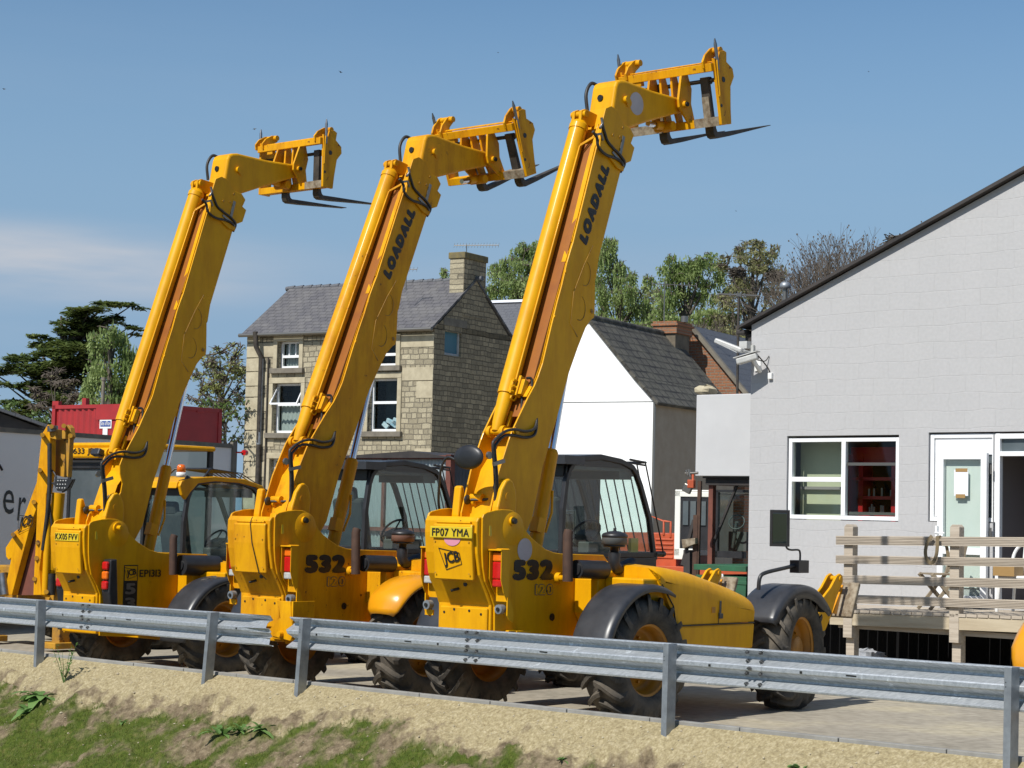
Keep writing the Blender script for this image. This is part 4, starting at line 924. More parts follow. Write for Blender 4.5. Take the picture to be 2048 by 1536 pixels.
def bankmat():
    m, nt, b = newmat('earth_bank'); L = nt.links.new
    tc = N(nt, 'ShaderNodeTexCoord'); at_ = N(nt, 'ShaderNodeAttribute', attribute_name='patch'); sp = N(nt, 'ShaderNodeSeparateColor'); L(at_.outputs['Color'], sp.inputs[0])
    def nz(sc, dt=8, ro=.6):
        n = N(nt, 'ShaderNodeTexNoise'); n.inputs['Scale'].default_value = sc; n.inputs['Detail'].default_value = dt; n.inputs['Roughness'].default_value = ro; L(tc.outputs['Object'], n.inputs['Vector']); return n
    n1 = nz(26, 8, .7); n2 = nz(5); n3 = nz(14)
    gr = ramp(nt, [(.28, (.20, .158, .085)), (.5, (.325, .27, .155)), (.72, (.46, .395, .26))]); L(n1.outputs['Fac'], gr.inputs['Fac'])
    so = ramp(nt, [(.3, (.085, .064, .038)), (.52, (.175, .135, .085)), (.72, (.27, .215, .14))]); L(n3.outputs['Fac'], so.inputs['Fac'])
    ga = ramp(nt, [(.3, (.035, .06, .006)), (.55, (.07, .095, .013)), (.75, (.14, .125, .04))]); L(n3.outputs['Fac'], ga.inputs['Fac'])
    vo = N(nt, 'ShaderNodeTexVoronoi'); vo.inputs['Scale'].default_value = 45; L(tc.outputs['Object'], vo.inputs['Vector'])
    vr = ramp(nt, [(.0, (1.10, 1.10, 1.06)), (.35, (1, 1, 1)), (.8, (.84, .82, .80))]); L(vo.outputs['Distance'], vr.inputs['Fac'])
    m1 = N(nt, 'ShaderNodeMix', data_type='RGBA'); L(sp.outputs[1], m1.inputs['Factor']); L(so.outputs['Color'], m1.inputs['A']); L(ga.outputs['Color'], m1.inputs['B'])
    m2 = N(nt, 'ShaderNodeMix', data_type='RGBA'); L(sp.outputs[0], m2.inputs['Factor']); L(m1.outputs['Result'], m2.inputs['A']); L(gr.outputs['Color'], m2.inputs['B'])
    m3 = N(nt, 'ShaderNodeMix', data_type='RGBA', blend_type='MULTIPLY'); m3.inputs['Factor'].default_value = 1; L(m2.outputs['Result'], m3.inputs['A']); L(vr.outputs['Color'], m3.inputs['B'])
    L(m3.outputs['Result'], b.inputs['Base Color']); b.inputs['Roughness'].default_value = .95; b.inputs['Specular IOR Level'].default_value = .2
    ad = N(nt, 'ShaderNodeMath', operation='ADD'); L(n1.outputs['Fac'], ad.inputs[0]); L(vo.outputs['Distance'], ad.inputs[1])
    bp = N(nt, 'ShaderNodeBump'); bp.inputs['Distance'].default_value = .008; bp.inputs['Strength'].default_value = .9; L(ad.outputs[0], bp.inputs['Height']); L(bp.outputs['Normal'], b.inputs['Normal'])
    return m
me.materials.append(bankmat()); bo = bpy.data.objects.new('bank', me); COL.objects.link(bo); tag(bo, kind='structure')
mb = MB()
def q_(t, o, z): return rp(t, o, z)
mb.add([q_(-900, -.03, .0), q_(T0, -.03, kz(T0)-.03), q_(T0, -.03-QL, kz(T0)-2.2), q_(-900, -.03-QL, -2.4)], [(0, 1, 2, 3)])
mb.add([q_(900, -.03, .3), q_(T1, -.03, kz(T1)-.03), q_(T1, -.03-QL, kz(T1)-2.2), q_(900, -.03-QL, -2.4)], [(0, 1, 2, 3)])
mb.add([q_(-900, -QL+.3, -1.9), q_(900, -QL+.3, -1.9), q_(900, -6, -2.7), q_(-900, -6, -2.7)], [(0, 1, 2, 3)])
mb.add([q_(-900, -6, -2.7), q_(900, -6, -2.7), q_(900, -900, -2.7), q_(-900, -900, -2.7)], [(0, 1, 2, 3)])
tag(mb.build('lower_ground', mat('rough_grass_ground', (.10, .12, .03), .95, 0, (.18, .15, .08), 1.5, bump=.02), None), kind='structure')
# grass blades
rg = random.Random(5); mb = MB(); vs = []; fs = []; cnt = 0
for k in range(260000):
    t = rg.uniform(-14, 4.2); q = rg.uniform(.25, 2.4)
    if cnt > 90000: break
    g = gmask(t, q)
    if g < .42 or rg.random() > (g-.38)*2.2: continue
    z = bank_h(t, q); p = rp(t, -.03-q, z-.004); h = rg.uniform(.012, .042)*(.7+.6*min(1, g)); a = rg.uniform(0, 2*PI); w = .0022
    dx = Vector((math.cos(a), math.sin(a), 0))*w; ln = Vector((rg.uniform(-.5, .5), rg.uniform(-.5, .5), 1)).normalized()*h
    n = len(vs); vs += [p-dx, p+dx, p+ln]; fs.append((n, n+1, n+2)); cnt += 1
mb.add(vs, fs); g = mb.build('grass', M['grassblade'], None, recalc=False); tag(g, 'short sparse green grass growing in patches on the earth bank', 'grass', kind='stuff')
# small stones
rg = random.Random(9); mb = MB()
for k in range(1500):
    t = rg.uniform(-14, 4.2); q = rg.uniform(.05, 2.2)
    if q > gravel_q(t) and rg.random() < .55: continue
    p = rp(t, -.03-q, bank_h(t, q)); r_ = rg.uniform(.006, .018)*(1.5 if rg.random() < .06 else 1)
    vs = [p+Vector((rg.uniform(.6, 1.1)*r_*a, rg.uniform(.6, 1.1)*r_*b, rg.uniform(.5, .9)*r_*c)) for a, b, c in ((1, 0, 0), (-1, 0, 0), (0, 1, 0), (0, -1, 0), (0, 0, 1), (0, 0, -1))]
    mb.add(vs, [(0, 2, 4), (2, 1, 4), (1, 3, 4), (3, 0, 4), (2, 0, 5), (1, 2, 5), (3, 1, 5), (0, 3, 5)])
g = mb.build('gravel', mat('limestone_chips', (.52, .46, .33), .9, 0, (.34, .28, .19), 8), None, recalc=False); tag(g, 'pale limestone chips scattered down the bank', 'gravel', kind='stuff')

def bank_at(px, py):
    # march the ray to the bank surface
    d = ray(px, py); Y = 10.0
    for k in range(4000):
        p = CAMP+d*Y; r_ = p-RP; t = r_.dot(RD); q = -(r_.dot(RN))-.03
        if q >= 0 and p.z <= bank_h(t, q): return p, t, q
        if q < 0: return p, t, 0
        Y += .006
    return p, t, q
def leafblade(vs, fs, base, dirv, L_, w, droop=.5, rgen=random, seg=4):
    d = dirv.normalized(); sd = d.cross(Vector((0, 0, 1)));
    if sd.length < 1e-3: sd = Vector((1, 0, 0))
    sd.normalize(); n0 = len(vs)
    for i in range(seg+1):
        f = i/seg; c = base+d*(L_*f)+Vector((0, 0, -droop*L_*f*f)); ww = w*math.sin(PI*min(.96, .12+f*.85))
        vs += [c-sd*ww, c+Vector((0, 0, -.15*ww)), c+sd*ww]
    for i in range(seg):
        b = n0+i*3; fs += [(b, b+1, b+4, b+3), (b+1, b+2, b+5, b+4)]
def weed(px, py, kind, label, size, seed):
    rg = random.Random(seed); p, t, q = bank_at(px, py); root = empty('weed_plant', p); tag(root, label, 'weed', 'weeds rooted in the bank')
    vs = []; fs = []; mb = MB()
    if kind == 'tall':
        st = MB()
        for k in range(7):
            a = rg.uniform(-1, 1)*.35; h = size*rg.uniform(.6, 1); tip = Vector((a*h, rg.uniform(-.2, .2)*h, h)); st.tube([(0, 0, -.02), tip*.5+Vector((0, 0, .02)), tip], [.004, .003, .0015], 5)
            for j in range(10):
                f = rg.uniform(.15, 1); b = tip*f; leafblade(vs, fs, b, Vector((rg.uniform(-1, 1), rg.uniform(-1, 1), rg.uniform(-.1, .8))), size*rg.uniform(.08, .2), size*.025, .3)
        st.build('stem', M['weed'], root)
    else:
        for k in range(15 if kind == 'rosette' else 22):
            a = 2*PI*k/15+rg.uniform(-.3, .3); up = rg.uniform(.25, 1.5) if kind == 'rosette' else rg.uniform(.1, 1.0)
            leafblade(vs, fs, Vector((rg.uniform(-.15, .15)*size, rg.uniform(-.15, .15)*size, 0)), Vector((math.cos(a), math.sin(a), up)), size*rg.uniform(.55, 1.0), size*(.09 if kind == 'rosette' else .15), .55)
    mb.add(vs, fs, True); mb.build('leaves', M['weed'], root, recalc=False)
weed(80, 1395, 'leafy', 'large leafy weed sprawling down the bank at the far left', .40, 1)
weed(60, 1422, 'leafy', 'lower drooping broad leaves below the large leafy weed', .30, 8)
weed(128, 1365, 'tall', 'tall thin stemmed weed standing beside the large leafy weed', .42, 2)
weed(440, 1470, 'rosette', 'leftmost of the three spiky rosette weeds in the bare soil', .30, 3)
weed(482, 1462, 'rosette', 'middle one of the three spiky rosette weeds', .24, 4)
weed(525, 1460, 'rosette', 'rightmost of the three spiky rosette weeds', .29, 5)
weed(1125, 1520, 'rosette', 'small single weed at the bottom edge below the nearest machine rear wheels', .12, 6)
weed(245, 1445, 'rosette', 'tiny tuft of blades in the grass right of the large leafy weed', .11, 7)
weed(1600, 1538, 'leafy', 'cropped weed at the bottom edge below the wide barrier span', .16, 11)

# ================================================================= safety barrier
def railz(t): return (.52-.003)+.0115*t   # bottom of the beam
PR = [(.298, .055), (.296, .072), (.288, .074), (.250, .004), (.236, .0), (.218, .004), (.176, .078), (.168, .083), (.140, .083), (.132, .078), (.092, .004), (.080, .0), (.066, .004), (.016, .074), (.006, .072), (.002, .055)]
def beam(par, t0, t1, tilt=0, torn0=False, torn1=False, extra=0):
    mb = MB(); n = 8; vs = []; fs = []; W = len(PR)
    for i in range(n+1):
        t = t0+(t1-t0)*i/n
        for k, (z, o) in enumerate(PR):
            tt = t
            if torn1 and i == n: tt += .022*math.sin(k*.9)-.03*(z > .2)+.02*(z < .05)
            if torn0 and i == 0: tt += .025*math.sin(k*.8)
            oo = -o-extra
            if torn1 and i == n: oo += .04*math.sin(k)
            vs.append(rp(tt, oo, railz(tt)+z))
    for i in range(n):
        for k in range(W-1):
            b = i*W+k; fs.append((b, b+1, b+W+1, b+W))
    mb.add(vs, fs, False); o = mb.build('rail_beam', M['galv'], par); s = o.modifiers.new('t', 'SOLIDIFY'); s.thickness = .004; s.offset = 0
    mk = MB()
    for t in (t0+.9, t1-.9):
        if t1-t0 > 2: mk.box(rp(t, -.0865-extra, railz(t)+.155), (.09, .003, .010), rot=Matrix.Rotation(math.atan2(RD.y, RD.x), 3, 'Z'))
    for t in (t0+.45, t1-.5):
        if t1-t0 > 2: mk.box(rp(t, -.0865-extra, railz(t)+.152), (.022, .003, .018), rot=Matrix.Rotation(math.atan2(RD.y, RD.x), 3, 'Z'))
    if mk.v: mk.build('slot', M['decal'], o)
    return o
def bolts(par, t):
    mb = MB()
    for dt in (0, .13):
        for z, o in ((.27, .045), (.205, .035), (.11, .045), (.035, .05)):
            c = rp(t+dt, -o-.012, railz(t+dt)+z); mb.tube([c, c-RN*.022], .014, 6); mb.tube([c-RN*.02, c-RN*.034], .007, 6)
    c = rp(t+.05, -.095, railz(t)+.154); mb.tube([c, c-RN*.018], .014, 6); mb.tube([c-RN*.018, c-RN*.034], .007, 6)
    mb.build('splice_bolt', M['steel'], par)
def post(par, t, lean=0, h=.35):
    z0 = kz(t)-.25; z1 = railz(t)+.30
    mb = MB(); o0 = -.185; o1 = -.085; w = .055
    dz = z1-z0; sh = lean*dz
    # C channel: web + flanges
    def quadbox(ta, tb, oa, ob):
        vs = []
        for z, s in ((z0, 0), (z1, sh)):
            vs += [rp(t+ta+s, oa, z), rp(t+tb+s, oa, z), rp(t+tb+s, ob, z), rp(t+ta+s, ob, z)]
        mb.add(vs, [(0, 1, 2, 3), (4, 7, 6, 5), (0, 4, 5, 1), (1, 5, 6, 2), (2, 6, 7, 3), (3, 7, 4, 0)])
    quadbox(w-.006, w, o0, o1); quadbox(0, w-.006, o0, o0+.006); quadbox(0, w-.006, o1-.006, o1)
    o = mb.build('post', M['galv_post'], par)
    mk = MB()
    for zz in (.10, .13): c = rp(t+.012+sh, o0-.001, z1-zz); mk.tube([c, c-RN*.001], .004, 6)
    mk.build('bolt_hole', M['decal'], o)
    return o
def tpost(px, py):
    p = on_plane(px, py, RP-RN*.185, RN); return (p-RP).dot(RD)
def tpx(px, py=1300):
    p = on_plane(px, py, RP, RN); return (p-RP).dot(RD)
t_sp = [tpx(180, 1230), tpx(955, 1290), tpx(1520, 1340)]
sb = empty('safety_barrier', rp(tpx(400), 0, GZ)); tag(sb, 'left length of galvanised corrugated barrier ending in a bent torn end', 'crash barrier', 'lengths of galvanised crash barrier')
Minv = Matrix.Translation(sb.location).inverted()
def adopt(par):
    for ch in par.children:
        ch.matrix_parent_inverse = Matrix.Translation(par.location).inverted()
beam(sb, t_sp[0]-3.2, t_sp[0]+.08); beam(sb, t_sp[0], tpx(549, 1250), torn1=True, extra=.0045); beam(sb, t_sp[0]-6.4, t_sp[0]-3.12, extra=.0045); beam(sb, t_sp[0]-9.6, t_sp[0]-6.32)
bolts(sb, t_sp[0]-.05); bolts(sb, t_sp[0]-3.25)
post(sb, tpost(68, 1300)); post(sb, tpost(402, 1325), .10); post(sb, tpost(68, 1300)-3.2); post(sb, tpost(68, 1300)-6.4)
adopt(sb)
sb2 = empty('safety_barrier', rp(tpx(1200), 0, GZ)); tag(sb2, 'long right length of galvanised corrugated barrier running off the right edge', 'crash barrier', 'lengths of galvanised crash barrier')
beam(sb2, tpx(589, 1250), t_sp[1]+.08, torn0=True); beam(sb2, t_sp[1], t_sp[2]+.08, extra=.0045); beam(sb2, t_sp[2], t_sp[2]+3.28); beam(sb2, t_sp[2]+3.2, t_sp[2]+6.4, extra=.0045)
bolts(sb2, t_sp[1]-.07); bolts(sb2, t_sp[2]-.07); bolts(sb2, t_sp[2]+3.15)
post(sb2, tpost(588, 1345), .07); post(sb2, tpost(1322, 1430), .012); post(sb2, tpost(2005, 1500), .012); post(sb2, tpost(2005, 1500)+2.6)
adopt(sb2)

# ================================================================= the three telehandlers
O3 = Vector((.43, 18.6, 0)); O2 = O3+Vector((-2.1, 2.2, -.05)); O1 = O3+Vector((-4.55, 5.0, -.20))
h3 = build_telehandler(O3, 'nearest yellow telehandler with black side numerals, lettered plate and a pink sticker below it', 'FP07 YMA', '532', 0, 13.2)
h2 = build_telehandler(O2, 'middle telehandler with scratched dented rear cover, no number plate and one orange mudguard', None, '532', 2.5, 22, worn=True)
h1 = build_telehandler(O1, 'leftmost telehandler with yellow cab roof, amber beacon and a black side strip', 'KX05 FVV', '535', -1.2, 0.5, variant='535', bs=1.058, gz=-.09)
# tow hitch of the middle machine poking through the barrier
pl = [(-.27, .93), (-.31, .865), (-.33, .765), (-.17, .63), (-.21, .575), (-.485, .54), (-.53, .625), (-.49, .75), (-.47, .93)]
mb = MB(); n = len(pl); mb.add([(-1.31, v, w) for v, w in pl]+[(-1.285, v, w) for v, w in pl], [list(range(n)), list(range(2*n-1, n-1, -1))]+[(k, k+n, (k+1) % n+n, (k+1) % n) for k in range(n)])
mb.prism([(-1.30, .62), (-1.30, .93), (-1.0, .93), (-1.0, .60)], -.50, -.475); mb.b2((-1.30, -.50, .545), (-1.05, -.22, .565)); mb.tube([(-1.36, -.36, .60), (-1.30, -.36, .60)], .03, 12)
mb.build('tow_hitch', M['yellow_worn'], h2, .004)
# bent wire across the middle machine's rear cover
mb = MB(); mb.tube([(-1.50, -.085, 1.76), (-1.52, -.075, 1.70), (-1.52, -.11, 1.50), (-1.50, -.20, 1.21), (-1.43, -.24, 1.14)], .005, 6); mb.build('cable', M['decal'], h2)
# oval mirror of the nearest machine
mb = MB(); mb.tube(spline([(-1.05, .42, 1.70), (-1.2, .395, 1.85), (-1.3, .30, 2.15), (-1.3, .26, 2.26), (-1.3, .20, 2.30), (-1.3, .10, 2.27)], 6), .012, 8)
vs = []; fs = []; nn = 24; prof = [(0, -.035), (.45, -.033), (.8, -.022), (.97, -.006), (1.0, .008), (.98, .012), (0, .012)]
for r_, x in prof:
    for k in range(nn): a = 2*PI*k/nn; vs.append((-1.3+x, -.035+.175*r_*math.cos(a), 2.30+.112*r_*math.sin(a)))
for i in range(len(prof)-1):
    for k in range(nn): fs.append((i*nn+k, i*nn+(k+1) % nn, (i+1)*nn+(k+1) % nn, (i+1)*nn+k))
mb.add(vs, fs, True); mb.build('oval_mirror', M['black'], h3)
# ================================================================= wall helpers
def frame_fn(P, ang):
    P = Vector(P); xd = Vector((math.cos(ang), math.sin(ang), 0)); nd = Vector((-math.sin(ang), math.cos(ang), 0))
    def f(px, py, off=0):
        p = on_plane(px, py, P+nd*off, nd); r_ = p-P
        return r_.dot(xd), p.z-P.z
    return f
def wall(name, P, ang, L_, H, holes, m, parent, th=.3, top=None, x0=0):
    """outer face in local xz plane, x to the right as seen, +y into the building"""
    xs = sorted(set([x0, L_]+[h[0] for h in holes]+[h[1] for h in holes])); zs = sorted(set([0, H]+[h[2] for h in holes]+[h[3] for h in holes]))
    mb = MB()
    for i in range(len(xs)-1):
        for j in range(len(zs)-1):
            cx, cz = (xs[i]+xs[i+1])/2, (zs[j]+zs[j+1])/2
            if any(h[0] < cx < h[1] and h[2] < cz < h[3] for h in holes): continue
            for y in (0, th): mb.add([(xs[i], y, zs[j]), (xs[i+1], y, zs[j]), (xs[i+1], y, zs[j+1]), (xs[i], y, zs[j+1])], [(0, 1, 2, 3) if y == 0 else (3, 2, 1, 0)])
    for h in holes:
        a, b, c, d = h[:4]
        mb.add([(a, 0, c), (b, 0, c), (b, 0, d), (a, 0, d), (a, th, c), (b, th, c), (b, th, d), (a, th, d)], [(0, 4, 5, 1), (1, 5, 6, 2), (2, 6, 7, 3), (3, 7, 4, 0)])
    mb.add([(x0, 0, 0), (x0, th, 0), (x0, th, H), (x0, 0, H)], [(0, 1, 2, 3)]); mb.add([(L_, 0, 0), (L_, th, 0), (L_, th, H), (L_, 0, H)], [(0, 3, 2, 1)])
    if top:
        n = len(top); mb.add([(x, 0, z) for x, z in top]+[(x, th, z) for x, z in top], [list(range(n)), list(range(2*n-1, n-1, -1))]+[(i, i+n, (i+1) % n+n, (i+1) % n) for i in range(n)])
    else: mb.add([(x0, 0, H), (L_, 0, H), (L_, th, H), (x0, th, H)], [(0, 1, 2, 3)])
    o = mb.build(name, m, parent, recalc=False); place(o, parent, P, ang); return o
def place(o, parent, P, ang):
    if parent is not None: 
        Mx = Matrix.Translation(P) @ Matrix.Rotation(ang, 4, 'Z'); q = o.parent
        o.matrix_parent_inverse = Matrix.Identity(4)
        pm = wmat(q).inverted() @ Mx
        o.location = pm.to_translation(); o.rotation_euler = pm.to_euler()
    else: o.location = P; o.rotation_euler = (0, 0, ang)
def wmat(o):
    m = Matrix.Translation(o.location) @ o.rotation_euler.to_matrix().to_4x4()
    return (wmat(o.parent) @ m) if o.parent is not None else m
def slope(name, A, B, C_, D, m, parent, th=.06):
    """roof slope: eave A (left) to B (right), ridge C (above B) to D (above A)"""
    A, B, C_, D = map(Vector, (A, B, C_, D)); x = (B-A).normalized(); n = x.cross(D-A).normalized(); y = n.cross(x)
    Mx = Matrix((x, y, n)).transposed()
    q = [Mx.transposed() @ (p-A) for p in (A, B, C_, D)]
    mb = MB(); vs = [(p.x, p.y, th/2) for p in q]+[(p.x, p.y, -th/2) for p in q]
    mb.add(vs, [(0, 1, 2, 3), (7, 6, 5, 4), (0, 4, 5, 1), (1, 5, 6, 2), (2, 6, 7, 3), (3, 7, 4, 0)])
    o = mb.build(name, m, parent)
    W = Matrix.Translation(A) @ Mx.to_4x4(); pm = (wmat(parent).inverted() @ W) if parent else W
    o.location = pm.to_translation(); o.rotation_euler = pm.to_euler(); return o
def put(mb, name, m, parent, P, ang, bevel=0, **k):
    o = mb.build(name, m, parent, bevel, **k); place(o, parent, P, ang); return o
def put2(mb, name, m, parent, base, bevel=0, **k):
    """sub-part in the same local frame as base (its parent)"""
    return mb.build(name, m, base, bevel, **k)

# ================================================================= right building
W0 = Vector((5.66, 25.2, GZ)); WA = math.atan2(-.669, .743)
W = frame_fn(W0, WA)
def wz(z): return z-GZ
wb = empty('workshop', W0, WA); tag(wb, 'pale painted blockwork workshop with white framed window, open door and dark sloping roof edge', 'building')
win = (-2.49, -.73, wz(1.82), wz(2.965)); side = (-.29, .64, wz(1.83), wz(2.99)); door = (.64, 1.95, wz(.76), wz(2.99))
holes = [win, side, door]
wall('wall', W0, WA, 7.5, wz(4.53), holes, M['block'], wb, .22, top=[(-3.11, wz(4.53)), (7.5, wz(4.53)), (7.5, wz(4.53)+.2), (3.0, wz(4.53)+6.11*.417), (-3.11, wz(4.53)+.0)], x0=-3.11)
mb = MB(); mb.b2((-3.11, .22, 0), (-2.89, 9, wz(4.5))); mb.b2((7.3, .22, 0), (7.5, 9, wz(4.5))); mb.b2((-3.1, 8.8, 0), (7.4, 9.0, wz(4.5))); put(mb, 'wall', M['flatwhite'], wb, W0, WA)
mb = MB(); e0 = Vector((-3.27, 0, wz(4.53)-.02)); 
mb.prism([(-3.27, wz(4.53)-.045), (-3.27, wz(4.53)-.005), (3.0, wz(4.53)+6.11*.417+.065), (8, wz(4.53)+.5), (8, wz(4.53)+.42), (3.0, wz(4.53)+6.11*.417+.012)], -.10, 9.1); put(mb, 'roof', M['darkroof'], wb, W0, WA)
mb = MB(); mb.b2((-3.34, -.06, wz(4.40)), (-3.20, 9, wz(4.47))); mb.b2((-3.26, .05, wz(4.15)), (-3.12, .20, wz(4.42))); put(mb, 'gutter', M['darkroof'], wb, W0, WA, .02)
# interior room
mb = MB(); mb.b2((-2.88, 3.0, wz(.7)), (3.0, 3.1, wz(4))); mb.b2((-2.88, .22, wz(.68)), (3, 3, wz(.74))); mb.b2((-2.88, .22, wz(3.05)), (3, 3, wz(3.1))); mb.b2((2.9, .22, wz(.7)), (3, 3, wz(3.1))); mb.b2((.46, .35, wz(.7)), (.52, 3, wz(3.1))); put(mb, 'room_lining', M['room'], wb, W0, WA)
mb = MB(); mb.b2((-2.54, .42, wz(1.4)), (-1.88, .46, wz(2.93))); put(mb, 'room_divider', M['greenboard'], wb, W0, WA)
mb = MB(); mb.b2((-2.50, .36, wz(2.24)), (-1.86, .42, wz(2.28))); put(mb, 'shelf_edge', M['room'], wb, W0, WA)
rc = empty('shelf_cabinet', W0, WA); tag(rc, 'red open shelf cabinet seen through the right half of the workshop window', 'cabinet')
mb = MB(); 
for x in (-2.02, -1.84, -1.32): mb.b2((x, .8, wz(1.5)), (x+.07, 1.1, wz(2.74)))
for z in (1.88, 2.12, 2.38, 2.60): mb.b2((-2.02 if z > 2.3 else -1.84, .8, wz(z)), (-1.15, 1.1, wz(z)+.045))
mb.b2((-1.98, .82, wz(2.62)), (-1.2, 1.08, wz(2.84))); mb.build('frame', M['red'], rc)
mb = MB(); mb.b2((-1.77, 1.06, wz(1.9)), (-1.2, 1.08, wz(2.6))); mb.build('back_panel', M['dark'], rc)
rg = random.Random(3); mb = MB()
for k in range(9):
    x = -1.74+rg.random()*.40; zz = rg.choice([1.925, 2.165]); h = rg.uniform(.07, .14); mb.tube([(x, .9, wz(zz)), (x, .9, wz(zz)+h)], .022, 10)
mb.build('glasses', M['pipe'], rc)
def winframe(par, x0, x1, z0, z1, bars_x=(), bars_z=(), w=.055, y=.06, d=.07, glass='glass_clear', nm='window'):
    mb = MB(); mb.b2((x0, y, z0), (x0+w, y+d, z1)); mb.b2((x1-w, y, z0), (x1, y+d, z1)); mb.b2((x0+w, y+.001, z0), (x1-w, y+d, z0+w)); mb.b2((x0+w, y+.001, z1-w), (x1-w, y+d, z1))
    for bx in bars_x: mb.b2((bx-w*.6, y-.002, z0+w), (bx+w*.6, y+d, z1-w))
    for (a, b, z, ww) in bars_z: mb.b2((a, y-.001, z-ww/2), (b, y+d-.004, z+ww/2))
    f = mb.build(nm, M['upvc'], par, .004)
    mb = MB(); mb.add([(x0+w, y+d*.6, z0+w), (x1-w, y+d*.6, z0+w), (x1-w, y+d*.6, z1-w), (x0+w, y+d*.6, z1-w)], [(0, 1, 2, 3)]); mb.build('pane', M[glass], f, recalc=False)
    return f
winframe(wb, win[0]+.01, win[1]-.01, win[2]+.01, win[3]-.03, (-1.60,), ((win[0]+.06, -1.63, wz(2.37), .065),), y=.03)
mb = MB(); mb.b2((-1.56, .055, wz(2.56)), (-.78, .075, wz(2.60))); mb.b2((-1.55, .10, wz(1.90)), (-.78, .16, wz(1.94))); mb.build('opening_rail', M['pipe'], wb)
# side light, white upper panel
f = winframe(wb, side[0]+.01, side[1]+.02, side[2]+.01, side[3]-.02, (), (), y=.03, glass='winglass')
mb = MB(); mb.b2((side[0]+.07, .05, wz(2.70)), (side[1]-.04, .08, wz(2.93))); mb.b2((side[0]+.07, .05, wz(1.9)), (side[0]+.22, .08, wz(2.71))); mb.build('infill_panel', M['upvc'], wb, .004)
mb = MB(); mb.b2((.66, .02, wz(.8)), (.72, .10, wz(2.97))); mb.b2((.72, .022, wz(2.90)), (1.94, .10, wz(2.965))); mb.b2((.72, .022, wz(2.68)), (1.94, .10, wz(2.74))); mb.b2((1.88, .02, wz(.8)), (1.94, .10, wz(2.9))); mb.build('door_frame', M['upvc'], wb, .004)
mb = MB(); mb.add([(.72, .07, wz(2.74)), (1.88, .07, wz(2.74)), (1.88, .07, wz(2.90)), (.72, .07, wz(2.90))], [(0, 1, 2, 3)]); mb.build('transom_pane', M['winglass'], wb, recalc=False)
mb = MB(); mb.b2((.45+.75, 2.96, wz(1.55)), (1.75, 2.99, wz(2.2))); mb.build('notice_board', mat('dark_board', (.10, .07, .06), .8), wb)
# opened door leaf lying back over the side light
mb = MB(); y0, y1 = -.10, -.04; dx0, dx1, dz0, dz1 = -.10, .60, wz(.78), wz(2.72)
mb.b2((dx0, y0, dz0), (dx0+.085, y1, dz1)); mb.b2((dx1-.085, y0, dz0), (dx1, y1, dz1)); mb.b2((dx0+.085, y0+.001, dz1-.085), (dx1-.085, y1, dz1)); mb.b2((dx0+.085, y0+.001, dz0), (dx1-.085, y1, dz0+.12)); mb.b2((dx0+.085, y0+.001, wz(1.42)), (dx1-.085, y1, wz(1.51)))
dr = mb.build('door', M['upvc'], wb, .005)
mb = MB(); mb.add([(dx0+.085, -.07, wz(.9)), (dx1-.085, -.07, wz(.9)), (dx1-.085, -.07, dz1-.085), (dx0+.085, -.07, dz1-.085)], [(0, 1, 2, 3)]); mb.build('glass_pane', M['glass_clear'], dr, recalc=False)
mb = MB(); mb.b2((dx0+.02, -.02, wz(1.0)), (dx1-.02, -.01, wz(2.62))); mb.build('backing_panel', M['mint'], dr)
mb = MB(); mb.b2((dx0+.0, -.15, wz(1.60)), (dx0+.03, -.10, wz(1.78))); mb.b2((dx0+.0, -.16, wz(1.68)), (dx0+.14, -.145, wz(1.70))); mb.build('handle', M['upvc'], dr, .004)
mb = MB()
for z in (2.45, 1.65, 1.0): mb.tube([(.635, -.05, wz(z)), (.635, -.05, wz(z)+.12)], .014, 8)
mb.build('hinge', M['pipe'], dr)
pn = empty('paper_notice', W0, WA); tag(pn, 'blank white sheet fixed to the open door glass with brown tape', 'notice')
mb = MB(); mb.b2((.13, -.078, wz(2.17)), (.33, -.074, wz(2.50))); mb.build('sheet', M['paper'], pn)
mb = MB(); mb.b2((.15, -.081, wz(2.475)), (.32, -.0785, wz(2.52))); mb.b2((.155, -.081, wz(2.14)), (.29, -.0785, wz(2.19))); mb.build('tape', M['brown_tape'], pn)
# lower extension box, canopy
ex = empty('side_extension', W0, WA); tag(ex, 'smooth pale flat topped extension box against the left end of the workshop', 'building')
E = frame_fn(W0+Vector((math.sin(-WA), math.cos(-WA), 0))*0, WA)
xa, za = E(1393, 790, .8); xb, zb = E(1393, 952, .8)
mb = MB(); mb.b2((xa, .8, zb), (-3.12, 5, za)); mb.build('panel', M['flatwhite'], ex, .01)
mb = MB(); mb.b2((xa+.12, .9, zb-.13), (-3.12, 4.9, zb-.002)); mb.b2((xa+.1, .85, zb-.03), (-3.12, .9, zb-.001)); mb.build('canopy_beam', M['darkroof'], ex)
mb = MB(); mb.b2((xa+.14, .95, 0), (xa+.22, 1.03, zb-.1)); mb.build('post', M['redbrown'], ex)
mb = MB(); mb.bar((xa+.18, 1.0, zb-1.05), (xa+.62, 1.0, zb-.12), .035, .035); mb.build('brace', M['darkroof'], ex)
mb = MB(); mb.bar((xa-.15, 1.1, wz(.9)), (-3.0, 1.1, wz(.9)), .06, .09); mb.bar((-3.0, 1.0, wz(1.42)), (-3.98, 1.0, wz(.62)), .06, .07); mb.build('frame_rail', M['darkroof'], ex)
